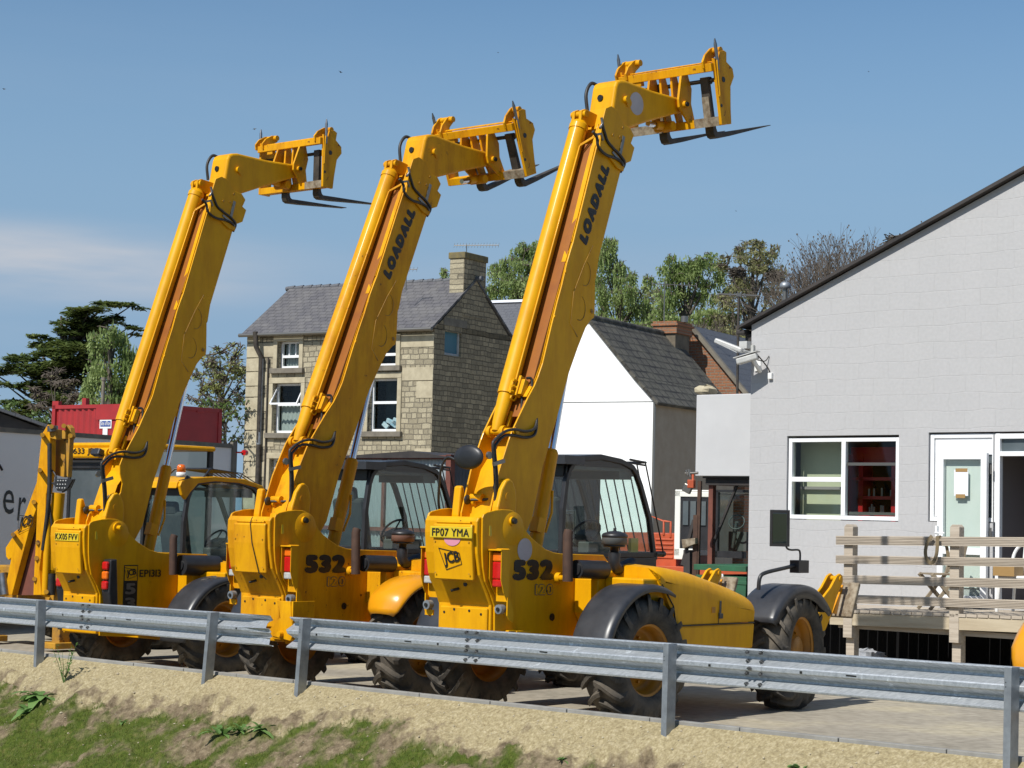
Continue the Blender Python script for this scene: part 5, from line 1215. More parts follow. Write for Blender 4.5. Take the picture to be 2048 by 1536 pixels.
# cctv camera
M['cctv'] = mat('off_white_housing', (.62, .62, .60), .45, 0, (.5, .5, .48), 6)
def to_w(px, py, off): x, z = W(px, py, off); return Vector((x, off, z))
ct = empty('security_camera', W0, WA); tag(ct, 'white security camera on a wall bracket at the workshop corner', 'security camera')
b0 = to_w(1545, 722, 0); c0 = to_w(1478, 724, -.32); c1 = to_w(1512, 712, -.25)
mb = MB(); mb.bar(c0+Vector((-.03, 0, 0)), c1+Vector((.03, 0, 0)), .11, .09); hs = mb.build('housing', M['cctv'], ct, .02)
mb = MB(); mb.bar(c0+Vector((-.07, -.0, .055)), c1+Vector((.04, 0, .065)), .13, .012); mb.build('sunshield', M['cctv'], hs)
mb = MB(); mb.tube([c1+Vector((-.05, 0, -.05)), to_w(1520, 742, -.12), to_w(1516, 730, -.01)], .03, 10); mb.box(to_w(1516, 732, -.01), (.10, .02, .14)); mb.build('bracket', M['white'], ct)
mb = MB(); mb.tube(spline([c1+Vector((.04, 0, 0)), to_w(1530, 728, -.10), to_w(1538, 740, -.03), to_w(1540, 752, -.02)], 5), .009, 6); mb.tube(spline([to_w(1515, 720, -.15), to_w(1530, 722, -.06), to_w(1538, 712, -.01)], 5), .007, 6); mb.build('cable', M['hose'], ct)
mb = MB(); p = to_w(1541, 752, -.02); mb.box(p, (.065, .05, .09)); mb.build('junction_box', M['white'], ct, .008)
fl = empty('floodlight', W0, WA); tag(fl, 'white slanted floodlight on an arm at the workshop corner above the security camera', 'floodlight')
a_ = to_w(1432, 681, -.35); b_ = to_w(1486, 702, -.25)
mb = MB(); mb.bar(a_, b_, .15, .07); hd_ = mb.build('housing', M['cctv'], fl, .02)
mb = MB(); mb.bar(a_+Vector((.03, -.055, -.025)), b_+Vector((-.05, -.055, -.025)), .10, .012); mb.build('lens', M['white_lens'], hd_)
mb = MB(); mb.tube([b_, to_w(1503, 706, -.05)], .02, 8); mb.box(to_w(1504, 706, -.03), (.07, .04, .22)); mb.box(to_w(1490, 690, -.1), (.13, .1, .10)); mb.build('arm', M['cctv'], fl)
# flue on the roof
fp_ = on_plane(1570, 608, W0+Vector((.669, .743, 0))*1.2, (.669, .743, 0)); vp = empty('vent_pipe', fp_); tag(vp, 'grey vent pipe with a rounded cowl rising behind the sloping workshop roof edge', 'vent pipe')
mb = MB(); mb.tube([(0, 0, -.6), (0, 0, .22)], .038, 14); mb.build('pipe', M['pipe'], vp)
mb = MB(); mb.lathe([(.001, .33), (.05, .325), (.08, .29), (.085, .25), (.07, .22), (.001, .22)], axis='z', n=18); mb.build('cowl', M['galv_post'], vp)

# ---- deck
DA = WA; dk = empty('timber_deck', W0, WA); tag(dk, 'raised weathered timber deck with slatted railing in front of the workshop', 'deck')
off = -1.8; tilt = .018
def dz(z, x): return wz(z)+tilt*(x-.5)
mb = MB()
for k in range(47):
    x = -.62+.145*k; h0 = dz(.705, x); mb.b2((x, off, h0), (x+.135, -.02, h0+.035))
for k in range(9): mb.b2((-1.95+.145*k, -.9, dz(.705, -1)), (-1.82+.145*k, -.02, dz(.74, -1)))  # extra boards added left of the deck to cast shadow beneath
mb.build('deck_boards', M['timber'], dk)
mb = MB(); 
def plank(x0, x1, z0, z1, y0, y1):
    vs = [(x0, y0, dz(z0, x0)), (x1, y0, dz(z0, x1)), (x1, y0, dz(z1, x1)), (x0, y0, dz(z1, x0)), (x0, y1, dz(z0, x0)), (x1, y1, dz(z0, x1)), (x1, y1, dz(z1, x1)), (x0, y1, dz(z1, x0))]
    mb.add(vs, [(0, 1, 2, 3), (7, 6, 5, 4), (0, 4, 5, 1), (1, 5, 6, 2), (2, 6, 7, 3), (3, 7, 4, 0)])
plank(-.62, 6.2, .55, .70, off+.01, off+.06); mb.build('fascia_beam', M['timber_pale'], dk, .003)
for (z0, z1) in ((1.535, 1.645), (1.305, 1.405), (1.06, 1.165), (.82, .925)):
    mb = MB(); plank(-.51, 6.2, z0, z1, off-.04, off-.005)
    # grooved face
    for g_ in range(5):
        zc = z0+(z1-z0)*(.16+.17*g_); plank(-.51, 6.2, zc, zc+.009, off-.046, off-.04)
    mb.build('rail', M['timber'], dk)
for x in (-.42, 1.04, 2.5, 3.96):
    mb = MB(); mb.b2((x, off, dz(.40, x)), (x+.125, off+.12, dz(1.76, x))); mb.prism([(x, dz(1.76, x)), (x+.125, dz(1.76, x)), (x+.095, dz(1.79, x)), (x+.03, dz(1.79, x))], off+.001, off+.119); mb.b2((x+.005, off+.065, 0), (x+.12, off+.18, dz(.55, x))) ; mb.build('post', M['timber'], dk, .004)
mb = MB(); mb.b2((-.55, off+.1, dz(.5, 0)), (6.2, off+.2, dz(.56, 0))); mb.build('joist', M['timber'], dk)
mb = MB(); mb.b2((-1.9, -.12, 0), (6.2, -.05, dz(.50, 0))); mb.build('under_deck_shade', M['dark'], dk)  # black sheet standing in for the shade under the deck
# strap on the rail
st = empty('webbing_strap', W0, WA); tag(st, 'brown webbing strap looped over the top deck rail', 'strap')
mb = MB()
def ribbon(pts, w, yoff):
    pts = [Vector(p) for p in pts]; vs = []; fs = []
    for i, p in enumerate(pts):
        t = (pts[min(i+1, len(pts)-1)]-pts[max(i-1, 0)]).normalized(); s_ = Vector((0, 1, 0)).cross(t)*w
        vs += [p-s_, p+s_]
    for i in range(len(pts)-1): fs.append((2*i, 2*i+1, 2*i+3, 2*i+2))
    mb.add(vs, fs)
loop = [(.86, -1.9, 1.66), (.81, -1.905, 1.60), (.78, -1.91, 1.50), (.785, -1.91, 1.41), (.83, -1.91, 1.345), (.88, -1.91, 1.35), (.92, -1.91, 1.42), (.935, -1.91, 1.52), (.935, -1.905, 1.66)]
ribbon([(x, y+.0, wz(z)) for x, y, z in spline(loop, 4)], .022, 0); ribbon([(x, y, wz(z)) for x, y, z in spline([(.93, -1.86, 1.66), (.99, -1.80, 1.56), (1.02, -1.79, 1.35), (1.03, -1.79, 1.30)], 4)], .02, 0)
o = mb.build('band', M['strap'], st); s = o.modifiers.new('t', 'SOLIDIFY'); s.thickness = .006
# folding chairs
def folding_chair(x, y, rz, label):
    r_ = empty('folding_chair', W0+Vector((math.cos(WA)*x-math.sin(WA)*y, math.sin(WA)*x+math.cos(WA)*y, dz(.745, x))), WA+rz); tag(r_, label, 'chair', 'chairs on the deck')
    for sx in (-.21, .21):
        mb = MB(); mb.bar((sx, .20, 0), (sx, -.20, .44), .035, .045); mb.build('leg', M['timber_chair'], r_)
        mb = MB(); mb.bar((sx*.9, -.22, 0), (sx*.9, .16, .46), .025, .04); mb.bar((sx*.9, .16, .46), (sx*.9, .26, .88), .035, .045); mb.build('leg', M['timber_chair'], r_)
    mb = MB()
    for k in range(6): mb.b2((-.20, -.20+k*.068, .43), (.20, -.152+k*.068, .45))
    mb.build('seat', M['timber_chair'], r_)
    mb = MB()
    for k in range(5): mb.box((0, .19+.013*k, .58+k*.055), (.37, .014, .038), rot=Matrix.Rotation(R(-14), 3, 'X'))
    mb.box((0, .262, .87), (.44, .02, .05)); mb.build('backrest', M['timber_chair'], r_)
    mb = MB(); mb.b2((-.20, -.19, .10), (.20, -.17, .13)); mb.b2((-.20, .14, .08), (.20, .16, .11)); mb.build('stretcher', M['timber_chair'], r_)
    return r_
folding_chair(.36, -.8, R(-38), 'slatted folding wooden chair standing left of the strap on the deck')
pc = empty('garden_chair', W0+Vector((math.cos(WA)*1.45+math.sin(WA)*.75, math.sin(WA)*1.45-math.cos(WA)*.75, dz(.745, 1.4))), WA); tag(pc, 'white round backed garden chair near the open doorway', 'chair', 'chairs on the deck')
mb = MB(); mb.box((0, 0, .42), (.46, .44, .04)); mb.build('seat', M['white'], pc, .02)
mb = MB(); mb.tube(spline([(-.24, .2, .42), (-.26, .24, .65), (-.18, .27, .80), (0, .28, .85), (.18, .27, .80), (.26, .24, .65), (.24, .2, .42)], 5), .022, 8)
for x in (-.12, -.04, .04, .12): mb.tube([(x, .21, .43), (x, .275, .82)], .014, 6)
mb.build('backrest', M['white'], pc)
for sx in (-.21, .21):
    for sy in (-.19, .19): mb = MB(); mb.tube([(sx*1.15, sy*1.1, 0), (sx, sy, .41)], .02, 8); mb.build('leg', M['white'], pc)
bx = empty('cardboard_box', W0+Vector((math.cos(WA)*1.33+math.sin(WA)*.9, math.sin(WA)*1.33-math.cos(WA)*.9, dz(1.18, 1.4))), WA); tag(bx, 'open brown cardboard box resting on the white garden chair', 'box')
mb = MB(); mb.b2((-.14, -.12, .0), (.14, -.11, .2)); mb.b2((-.14, .11, 0), (.14, .12, .2)); mb.b2((-.14, -.11, 0), (-.13, .11, .2)); mb.b2((.13, -.11, 0), (.14, .11, .2)); mb.b2((-.13, -.11, 0), (.13, .11, .01)); mb.build('carton', M['brown_tape'], bx)
# plastic sack under the deck
p = at(1735, 1308, 25.2); rg = random.Random(4); mb = MB(); vs = []; fs = []
for i in range(9):
    for k in range(14):
        a = 2*PI*k/14; ph = PI*i/8; rr = .22*math.sin(ph)*(1+rg.uniform(-.2, .2)); vs.append((rr*math.cos(a)*1.3, rr*math.sin(a), .14+.15*math.cos(ph)*(1+rg.uniform(-.15, .15))))
for i in range(8):
    for k in range(14): fs.append((i*14+k, i*14+(k+1) % 14, (i+1)*14+(k+1) % 14, (i+1)*14+k))
mb.add(vs, fs); o = mb.build('plastic_sack', M['plastic_bag'], None, loc=(p.x, p.y, GZ)); tag(o, 'crumpled shiny plastic sack lying in the dark under the deck', 'sack')
# near machine cropped at the right edge
pr = at(2150, 1300, 14.6); rr = empty('loader', (pr.x, pr.y, 0), R(50)); tag(rr, 'orange yellow mudguard and tyre of another loader cropped by the right edge', 'loader')
wheel(rr, 0, 0, .50, -1, R(20)); arc_fender(rr, 0, .52, .66, -.26, .26, 165, 20, M['orange_fender'], .03, bulge=.06, th=.012)
mb = MB(); mb.b2((-.3, -1.5, .4), (1.2, -.9, .9)); mb.box((0, -.6, .5), (.2, 1.2, .2)); mb.build('chassis', M['yellow'], rr, .02)
mb = MB(); mb.tube(spline([(-.62, .0, .62), (-.66, -.05, .52), (-.72, -.1, .46)], 4), .03, 8); mb.build('mudguard_stay', M['muck'], rr)

# ================================================================= machines under the canopy
og = at(1330, 1100, 30.5); cr = empty('crane_cab_machine', (og.x, og.y, GZ), R(-30)); tag(cr, 'orange machine with a cream framed operator cab behind the nearest telehandler', 'crane')
F = frame_fn((og.x, og.y, GZ), R(-30))
def q(px, py, off=0): x, z = F(px, py, off); return x, z
x0, z1 = q(1350, 983); x1, _ = q(1428, 983); _, z0 = q(1350, 1112); xm, _ = q(1361, 1000)
mb = MB(); mb.b2((x0, 0, z0), (xm, .08, z1)); mb.b2((x0, 0, z1-.08), (x1, .08, z1)); mb.b2((x0, .08, z0), (x0+.05, 1.3, z1)); mb.b2((x0, 0, z0-.05), (x0+.32, .06, z0+.12)); mb.b2((x0, 0, z1), (x1, 1.3, z1+.03)); cb_ = mb.build('cab', M['cream'], cr, .01)
x2, z2 = q(1490, 990)
mb = MB(); mb.b2((xm, .02, z0+.1), (x1, .05, z1-.08)); mb.b2((x1, 0, z0), (x1+.07, .08, z1+.02)); mb.b2((x1, .0, z1-.0), (x2, 1.2, z1+.04)); mb.b2((x1, .0, z0), (x2, .08, z0+.1)); mb.b2((x2-.03, .5, z0), (x2+.02, .56, z1)); mb.build('door', M['black'], cb_)
mb = MB(); xa_, za_ = q(1366, 1002); xb_, zb_ = q(1376, 1050); mb.b2((xa_, .0, zb_), (xb_, .02, za_)); xa_, _ = q(1381, 1000); xb_, _ = q(1392, 1000); mb.b2((xa_, .0, zb_), (xb_, .02, za_)); xa_, _ = q(1401, 1000); xb_, _ = q(1412, 1000); mb.b2((xa_, 0, zb_), (xb_, .02, za_)); mb.build('pane', M['winglass'], cb_)
mb = MB(); mb.add([(x1+.07, .04, z0+.1), (x2-.03, .04, z0+.1), (x2-.03, .04, z1), (x1+.07, .04, z1)], [(0, 1, 2, 3)]); mb.build('windscreen', M['glass'], cb_, recalc=False)
mb = MB(); mb.box(((x1+x2)/2-.05, .6, z0+.25), (.3, .3, .3)); c_ = Vector(((x1+x2)/2, .3, z0+.55)); mb.tube([c_+Vector((.13*math.cos(t*PI/8), .04*math.sin(t*PI/8), .11*math.sin(t*PI/8))) for t in range(17)], .012, 6); mb.tube([c_, c_+Vector((-.1, .1, -.4))], .03, 6); mb.build('controls', M['dash'], cb_)
mb = MB(); xl, zt = q(1300, 1066); mb.b2((xl-.7, .1, z0-.3), (x0-.01, 1.4, zt)); 
for k in range(5): mb.b2((xl+.05+k*.0, .085, zt-.08-k*.07), (x0-.06, .1, zt-.11-k*.07))
mb.b2((xl-.6, -.1, z0-.55), (x2+.3, 1.5, z0-.16)); mb.build('engine_housing', M['orange'], cr, .01)
mb = MB(); rl = [q(1302, 1100), q(1302, 1030), q(1322, 1042), q(1322, 1070)]; mb.tube([(rl[0][0]-.1, .1, rl[0][1]), (rl[1][0]-.1, .1, rl[1][1]), (rl[2][0], .1, rl[2][1]), (rl[3][0], .1, rl[3][1])], .018, 8); mb.tube([(rl[2][0], .1, rl[2][1]), (rl[2][0]+.12, .1, rl[2][1]-.01), (rl[2][0]+.12, .1, rl[2][1]-.25)], .018, 8); mb.build('handrail', M['orange'], cr)
mb = MB(); mb.b2((x0, 1.2, z1-.02), (x2, 1.25, z1)); mb.tube([(x0+.1, .3, z1+.02), (x0+.1, .3, z1+.08)], .04, 10); mb.tube([(x1+.9, .3, z1), (x1+.9, .3, z1+.07)], .05, 10); mb.build('roof_fitting', M['cream'], cr)
mb = MB(); mb.box((xl+.3, .3, -.1+z0-.75), (1.1, .5, .9)); mb.box((x2-.2, .3, z0-.85), (1.0, .5, .9)); mb.build('undercarriage', M['dark'], cr)
# forklift mast / steel frame in front
fo = at(1400, 1140, 28.2); ms = empty('forklift_mast', (fo.x, fo.y, GZ), R(-30)); tag(ms, 'rusty dark forklift mast with a leaning brace standing before the cream cab', 'forklift mast')
F2 = frame_fn((fo.x, fo.y, GZ), R(-30))
def bar2(a, b, w, m_=None):
    p = F2(*a); r_ = F2(*b); mb.bar((p[0], 0, p[1]), (r_[0], 0, r_[1]), w, w)
mb = MB(); bar2((1400, 962), (1394, 1180), .05); bar2((1393, 1030), (1390, 1180), .07); mb.build('upright', M['rusty'], ms)
mb = MB(); bar2((1365, 1130), (1388, 1040), .045); bar2((1376, 1150), (1376, 1100), .10); mb.build('chain_channel', M['darkroof'], ms)
mb = MB(); a_, b_ = F2(1370, 1083), F2(1397, 1083); mb.prism([(a_[0], a_[1]+.03), (b_[0], b_[1]+.05), (b_[0], b_[1]-.03), (a_[0]+.02, a_[1]-.10)], -.12, -.02); mb.build('tine_bracket', M['muck'], ms)
hk = on_plane(1383, 965, (fo.x, fo.y, 0), (math.sin(R(30)), math.cos(R(30)), 0)); ho = empty('hook_block', hk, R(-30)); tag(ho, 'small orange hook block hanging from a tap fitting at the corner of the pale extension', 'hook')
mb = MB(); mb.tube([(.02, 0, .12), (.02, 0, .02)], .02, 8); mb.box((0, 0, -.02), (.10, .08, .12)); mb.build('block', M['orange'], ho, .02)
mb = MB(); mb.box((-.06, 0, -.09), (.13, .06, .12), rot=Matrix.Rotation(R(25), 3, 'Y')); mb.build('weight', M['pipe'], ho, .01)
mb = MB(); mb.tube([(-.10, 0, .13), (.10, 0, .14)], .02, 8); mb.tube([(-.05, 0, .19), (-.02, 0, .08)], .025, 8); mb.tube([(-.09, 0, .18), (-.06, 0, .10)], .02, 8); mb.build('tap', M['pipe'], ho)
sk = at(1440, 1133, 27.6); so = empty('skip', (sk.x, sk.y, GZ), WA); tag(so, 'green metal skip behind the bonnet of the nearest telehandler', 'skip')
zt = sk.z-GZ+.02
mb = MB(); mb.prism([(-.28, .1), (-.42, zt-.15), (.45, zt-.15), (.42, .1)], 0, 1.2); mb.b2((-.44, -.03, zt-.08), (.46, 1.2, zt)); mb.b2((-.43, -.01, zt-.26), (.46, .0, zt-.21)); mb.build('body', M['green'], so, .01)
mb = MB(); mb.b2((-.05, -.04, zt-.34), (.12, -.03, zt-.16)); mb.b2((-.02, -.05, zt-.16), (.09, -.03, zt-.12)); mb.build('white_label', M['white'], so)
# ================================================================= stone house
HA = math.atan2(-.52, .854); HC = at(865, 800, 72); HC.z = GZ
hx = Vector((math.cos(HA), math.sin(HA), 0)); hn = Vector((-math.sin(HA), math.cos(HA), 0))
H = frame_fn(HC, HA)
xl, ze = H(495, 672)[0], H(866, 658)[1]
GA = HA+PI/2; G = frame_fn(HC, GA)
gd = G(1024, 690)[0]
hs = empty('stone_house', HC, HA); tag(hs, 'three storey pale stone house with grey slate roof and tall chimney', 'house')
PL = HC+hx*xl; L_ = -xl
def hr(px0, py0, px1, py1): a, b = H(px0, py0), H(px1, py1); return (a[0]-xl, b[0]-xl, b[1], a[1])
holes = [hr(556, 683, 598, 736), hr(547, 767, 600, 866), hr(750, 680, 792, 731), hr(738, 757, 793, 863), hr(540, 917, 560, 980), hr(735, 930, 792, 1000)]
wall('wall', PL, HA, L_, ze, holes, M['stone'], hs, .45)
gt = G(945, 563); gh = G(890, 650); gh2 = G(922, 714)
gho = (gh[0], gh2[0], gh2[1], gh[1])
apz = gt[1]; apx = gd/2
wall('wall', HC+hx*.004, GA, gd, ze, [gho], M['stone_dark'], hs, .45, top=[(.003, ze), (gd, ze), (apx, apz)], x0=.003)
# second gable + back
wall('wall', PL+hn*gd, HA+PI, .01, ze, [], M['stone_dark'], hs, .4, x0=-L_)
wall('wall', PL+hn*gd, GA+PI, gd, ze, [], M['stone_dark'], hs, .4, top=[(0, ze), (gd, ze), (apx, apz)])
# roof
E0 = PL-hx*.10-hn*.22; E1 = HC-hn*.22+hx*.06; zE = HC.z+ze+.02
rz_ = HC.z+apz+.10
rl = PL-hx*.0+hn*apx; rr_ = HC+hn*apx+hx*.06
tl = H(583, 584); RL = on_plane(583, 584, HC+hn*apx, hn)
def V3(p, z): return Vector((p.x, p.y, z))
slope('roof', V3(E0, zE), V3(E1, zE), V3(rr_, rz_), V3(PL+hn*apx-hx*.1, rz_), M['slate'], hs, .08)
B0 = HC+hn*(gd+.2)+hx*.06; B1 = PL+hn*(gd+.2)-hx*.1
slope('roof', V3(B0, zE), V3(B1, zE), V3(PL+hn*apx-hx*.1, rz_), V3(rr_, rz_), M['slate'], hs, .08)
def hbox(par, a, b, y0, y1, name, m, bev=0):
    mb = MB(); mb.b2((a[0], y0, a[1]), (b[0], y1, b[1])); o = mb.build(name, m, par, bev); return o
mb = MB()
for k in range(int(L_/.45)+2): mb.tube([(xl-.3+k*.45, apx, apz+.10), (xl-.3+k*.45+.43, apx, apz+.135)], .10, 8)
mb.build('ridge_tiles', M['slate_far'], hs)
mb = MB(); mb.tube([(xl-.18, -.30, ze-.02), (.08, -.30, ze-.02)], .075, 10); mb.build('gutter', M['pipe'], hs)
mb = MB(); dx = H(523, 700)[0]; mb.tube([(dx-.05, -.36, ze+.1), (dx-.0, -.33, ze-.5), (dx+.12, -.15, ze-.9), (dx+.12, -.12, 1.2)], .10, 10); mb.tube([(dx+.42, -.08, ze-.9), (dx+.42, -.08, 1.2)], .035, 6); mb.build('drainpipe', M['fork'], hs)
mb = MB(); mb.tube([(dx+.12, -.13, ze-.95), (dx+.12, -.13, ze-4.3)], .105, 10); mb.build('drainpipe', M['galv_post'], hs)
# quoins
rg = random.Random(2)
for (fx, s_) in ((xl, 1), (0, -1)):
    mb = MB(); z = .0; k = 0
    while z < ze-.3:
        hgt = rg.uniform(.42, .75); w = (1.35 if k % 2 else .75)*rg.uniform(.85, 1.1)
        x0_, x1_ = (fx, fx+w) if s_ > 0 else (fx-w, fx)
        if s_ > 0 or rg.random() < .75: mb.b2((x0_-.0 if s_ > 0 else x0_, -.022, z+.02), (x1_, .1, min(z+hgt-.02, ze-.05)))
        z += hgt; k += 1
    mb.build('quoins', M['ashlar'], hs, .01)
def house_window(h, top=False, sash=.5, plain=False, curtain=True, white=True, open_=False):
    x0, x1, z0, z1 = h[0]+xl, h[1]+xl, h[2], h[3]; w = .19
    mb = MB(); mb.b2((x0-w, -.05, z0-.02), (x0-.0, .12, z1+.0)); mb.b2((x1, -.05, z0-.02), (x1+w, .12, z1)); mb.b2((x0-w, -.055, z1), (x1+w, .12, z1+.22))
    sr = mb.build('stone_surround', M['ashlar'], hs, .015)
    mb = MB(); mb.b2((x0-w-.08, -.16, z0-.20), (x1+w+.08, .12, z0)); mb.build('sill', M['sill'], sr, .015)
    f = .08; y = .24; mb = MB()
    mb.b2((x0, y, z0), (x0+f, y+.1, z1)); mb.b2((x1-f, y, z0), (x1, y+.1, z1)); mb.b2((x0+f, y+.002, z0), (x1-f, y+.1, z0+f*1.3)); mb.b2((x0+f, y+.002, z1-f), (x1-f, y+.1, z1)); zm = z0+(z1-z0)*sash; mb.b2((x0+f, y-.03, zm-.05), (x1-f, y+.1, zm+.05))
    if open_: mb.bar((x0+.05, y, z1-.1), (x0-.02, y-.4, zm), .05, .05); mb.b2((x0, y-.43, zm-.02), (x1-.05, y-.37, zm+.05)); mb.bar((x1-.05, y, z1-.1), (x1-.09, y-.4, zm), .05, .05)
    if top: 
        for xx in (.35, .65): mb.b2((x0+(x1-x0)*xx-.02, y+.003, zm+.05), (x0+(x1-x0)*xx+.02, y+.09, z1-f))
    fr = mb.build('window', M['upvc'] if white else M['ashlar'], hs)
    mb = MB(); mb.add([(x0+f, y+.05, z0+f), (x1-f, y+.05, z0+f), (x1-f, y+.05, z1-f), (x0+f, y+.05, z1-f)], [(0, 1, 2, 3)]); mb.build('pane', M['glass_clear'], fr, recalc=False)
    mb = MB(); mb.b2((x0-.2, y+1.2, z0-.2), (x1+.2, y+1.25, z1+.2)); mb.build('dark_room', M['winglass'], fr)
    if curtain:
        mb = MB(); n = 24; vs = []
        zc0, zc1 = z0+.1, (zm if not top else z1-.1)
        for i in range(n+1): xx = x0+f+(x1-x0-2*f)*i/n; yy = y+.2+.03*math.sin(i*1.7); vs += [(xx, yy, zc0), (xx, yy, zc1)]
        mb.add(vs, [(2*i, 2*i+2, 2*i+3, 2*i+1) for i in range(n)], True); mb.build('curtain', M['curtain'], fr, recalc=False)
house_window(holes[0], top=True, sash=.45); house_window(holes[1], sash=.58, open_=True); house_window(holes[2], sash=.45, curtain=False); house_window(holes[3], sash=.55, curtain=False); house_window(holes[4], sash=.5, curtain=False); house_window(holes[5], sash=.5, curtain=False)
# laundry behind lower right window
mb = MB(); h = holes[3]; rg = random.Random(6)
for k in range(7): mb.box((h[0]+xl+.3+rg.random()*.9, .42, h[2]+.25+rg.random()*.2), (.3, .12, .18), rot=Matrix.Rotation(rg.random(), 3, 'Y'))
lo = put(mb, 'folded_laundry', mat('blue_white_cloth', (.25, .45, .62), .9, 0, (.7, .75, .8), 3), None, HC, HA, .03); tag(lo, 'pale blue laundry heaped behind the lower right window of the stone house', 'laundry')
# gable window
mb = MB(); a, b, c, d = gho; f = .09; y = .10
mb.b2((a, y, c), (a+f, y+.1, d)); mb.b2((b-f, y, c), (b, y+.1, d)); mb.b2((a+f, y+.002, c), (b-f, y+.1, c+f)); mb.b2((a+f, y+.002, d-f), (b-f, y+.1, d)); gw = put(mb, 'window', M['cctv'], hs, HC, GA)
mb = MB(); mb.b2((a+f, y+.05, c+f), (b-f, y+.08, d-f)); mb.build('board', M['teal'], gw)
mb = MB(); mb.b2((a-.1, -.02, d), (b+.35, .1, d+.28)); mb.build('lintel', M['sill'], gw)
# chimney: at the gable end, face flush
c0 = G(926, 600)[0]; c1 = G(970, 600)[0]; zt = G(948, 508)[1]; zb = G(926, 600)[1]-.6
w_ = .62
cl = H(902, 560)
mb = MB(); mb.b2((c0, -.02, zb), (c1, w_, zt-.25)); 
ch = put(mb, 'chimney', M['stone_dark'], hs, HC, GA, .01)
mb = MB(); mb.b2((c0-.06, -.08, zt-.25), (c1+.06, w_+.06, zt)); mb.build('capping', M['lichen'], ch, .03)
mb = MB(); mb.b2((c0-.012, .0, zb+.3), (c0+.0, w_, zt-.26)); mb.build('painted_lit_side', M['stone'], ch)  # thin lighter sheet, sunlight on this chimney side put into the colour
def aerial(P, h, boom, ang, n, label, el=.25, mastm='pipe', r_=.02):
    o = empty('tv_aerial', P, ang); tag(o, label, 'tv aerial', 'rooftop tv aerials')
    mb = MB(); mb.tube([(0, 0, 0), (0, 0, h)], r_, 6); mb.build('mast', M[mastm], o)
    mb = MB(); mb.tube([(-boom*.28, 0, h*.92), (boom*.72, 0, h*.92)], r_*.8, 6)
    for k in range(n): x = -boom*.28+boom*k/(n-1); mb.tube([(x, -el*.3, h*.92-el*.45), (x, el*.3, h*.92+el*.45)], r_*.4, 4)
    mb.build('antenna', M[mastm], o); return o
cp = HC+Vector((math.cos(GA), math.sin(GA), 0))*(c0+c1)/2-hx*.4
aerial(Vector((cp.x, cp.y, HC.z+zt-.02)), .42, 1.75, R(-12), 16, 'spiky tv aerial on top of the stone house chimney', .22)
p = at(812, 580, 73.5); aerial(p, .85, .6, R(-20), 5, 'small tv aerial on the slate ridge just right of the middle boom', .2)

# ================================================================= grey slate roof building behind
g0 = at(972, 700, 88); gb = empty('slate_roofed_building', (g0.x, g0.y, GZ), R(-28)); tag(gb, 'plain grey slate roof with white ridge flashing behind the stone house', 'building')
GG = frame_fn((g0.x, g0.y, GZ), R(-28)); zr = GG(980, 604, 3)[1]; zev = GG(1025, 700, 0)[1]
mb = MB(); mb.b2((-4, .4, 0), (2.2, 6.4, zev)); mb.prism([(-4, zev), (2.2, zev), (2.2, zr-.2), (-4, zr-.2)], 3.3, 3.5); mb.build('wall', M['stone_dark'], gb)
b_ = Vector((g0.x, g0.y, GZ)); ux = Vector((math.cos(R(-28)), math.sin(R(-28)), 0)); uy = Vector((-ux.y, ux.x, 0))
slope('roof', b_-ux*4+V3(Vector((0, 0, 0)), zev), b_+ux*2.2+V3(Vector((0, 0, 0)), zev), b_+ux*2.2+uy*3.4+Vector((0, 0, zr)), b_-ux*4+uy*3.4+Vector((0, 0, zr)), M['slate_far'], gb)
slope('roof', b_+ux*2.2+uy*6.8+Vector((0, 0, zev)), b_-ux*4+uy*6.8+Vector((0, 0, zev)), b_-ux*4+uy*3.4+Vector((0, 0, zr)), b_+ux*2.2+uy*3.4+Vector((0, 0, zr)), M['slate_far'], gb)
mb = MB(); mb.b2((-4, 3.2, zr-.02), (2.2, 3.5, zr+.10)); mb.build('ridge_flashing', M['paper'], gb)

# ================================================================= white gabled house
YW = 46.0; c_ = at(1307, 803, YW); WAg = R(-29); wx = Vector((math.cos(WAg), math.sin(WAg), 0)); wn = Vector((-wx.y, wx.x, 0))
WC = Vector((c_.x, c_.y, GZ)); WG = frame_fn(WC, WAg)
ze2 = c_.z-GZ; ax, az = WG(1176, 641); wid = -ax*2
wh = empty('white_house', WC, WAg); tag(wh, 'bright white gabled house with a mossy stone slate roof', 'house')
wall('wall', WC, WAg, .0, ze2, [], M['white_render'], wh, .03, top=[(-wid, ze2), (0, ze2), (-wid*.13, ze2+(az-ze2)*.255), (ax, az), (-wid*.87, ze2+(az-ze2)*.255)], x0=-wid)
dep = 5.0
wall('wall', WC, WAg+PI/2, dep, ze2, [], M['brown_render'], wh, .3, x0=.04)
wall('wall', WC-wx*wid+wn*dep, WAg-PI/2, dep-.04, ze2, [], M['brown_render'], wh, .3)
mb = MB(); mb.b2((-wid, -.006, ze2-.012), (0, 0, ze2+.006)); mb.b2((.0, -.02, 0), (.05, .02, ze2)); mb.build('render_joint', M['pipe'], wh)
A = WC+wx*.18-wn*.05; 
def P3(p, z): return Vector((p.x, p.y, GZ+z))
zbk = ze2+(az-ze2)*.255; xk = -wid*.13
rA = P3(WC+wx*.14-wn*.06, ze2-.06); rB = P3(WC+wx*.14+wn*dep, ze2-.06); rC = P3(WC+wx*xk+wn*dep, zbk+.05); rD = P3(WC+wx*xk-wn*.06, zbk+.05)
slope('roof', rA, rB, rC, rD, M['slate_stone'], wh, .08)
slope('roof', rD, rC, P3(WC+wx*ax+wn*dep, az+.06), P3(WC+wx*ax-wn*.06, az+.06), M['slate_stone'], wh, .08)
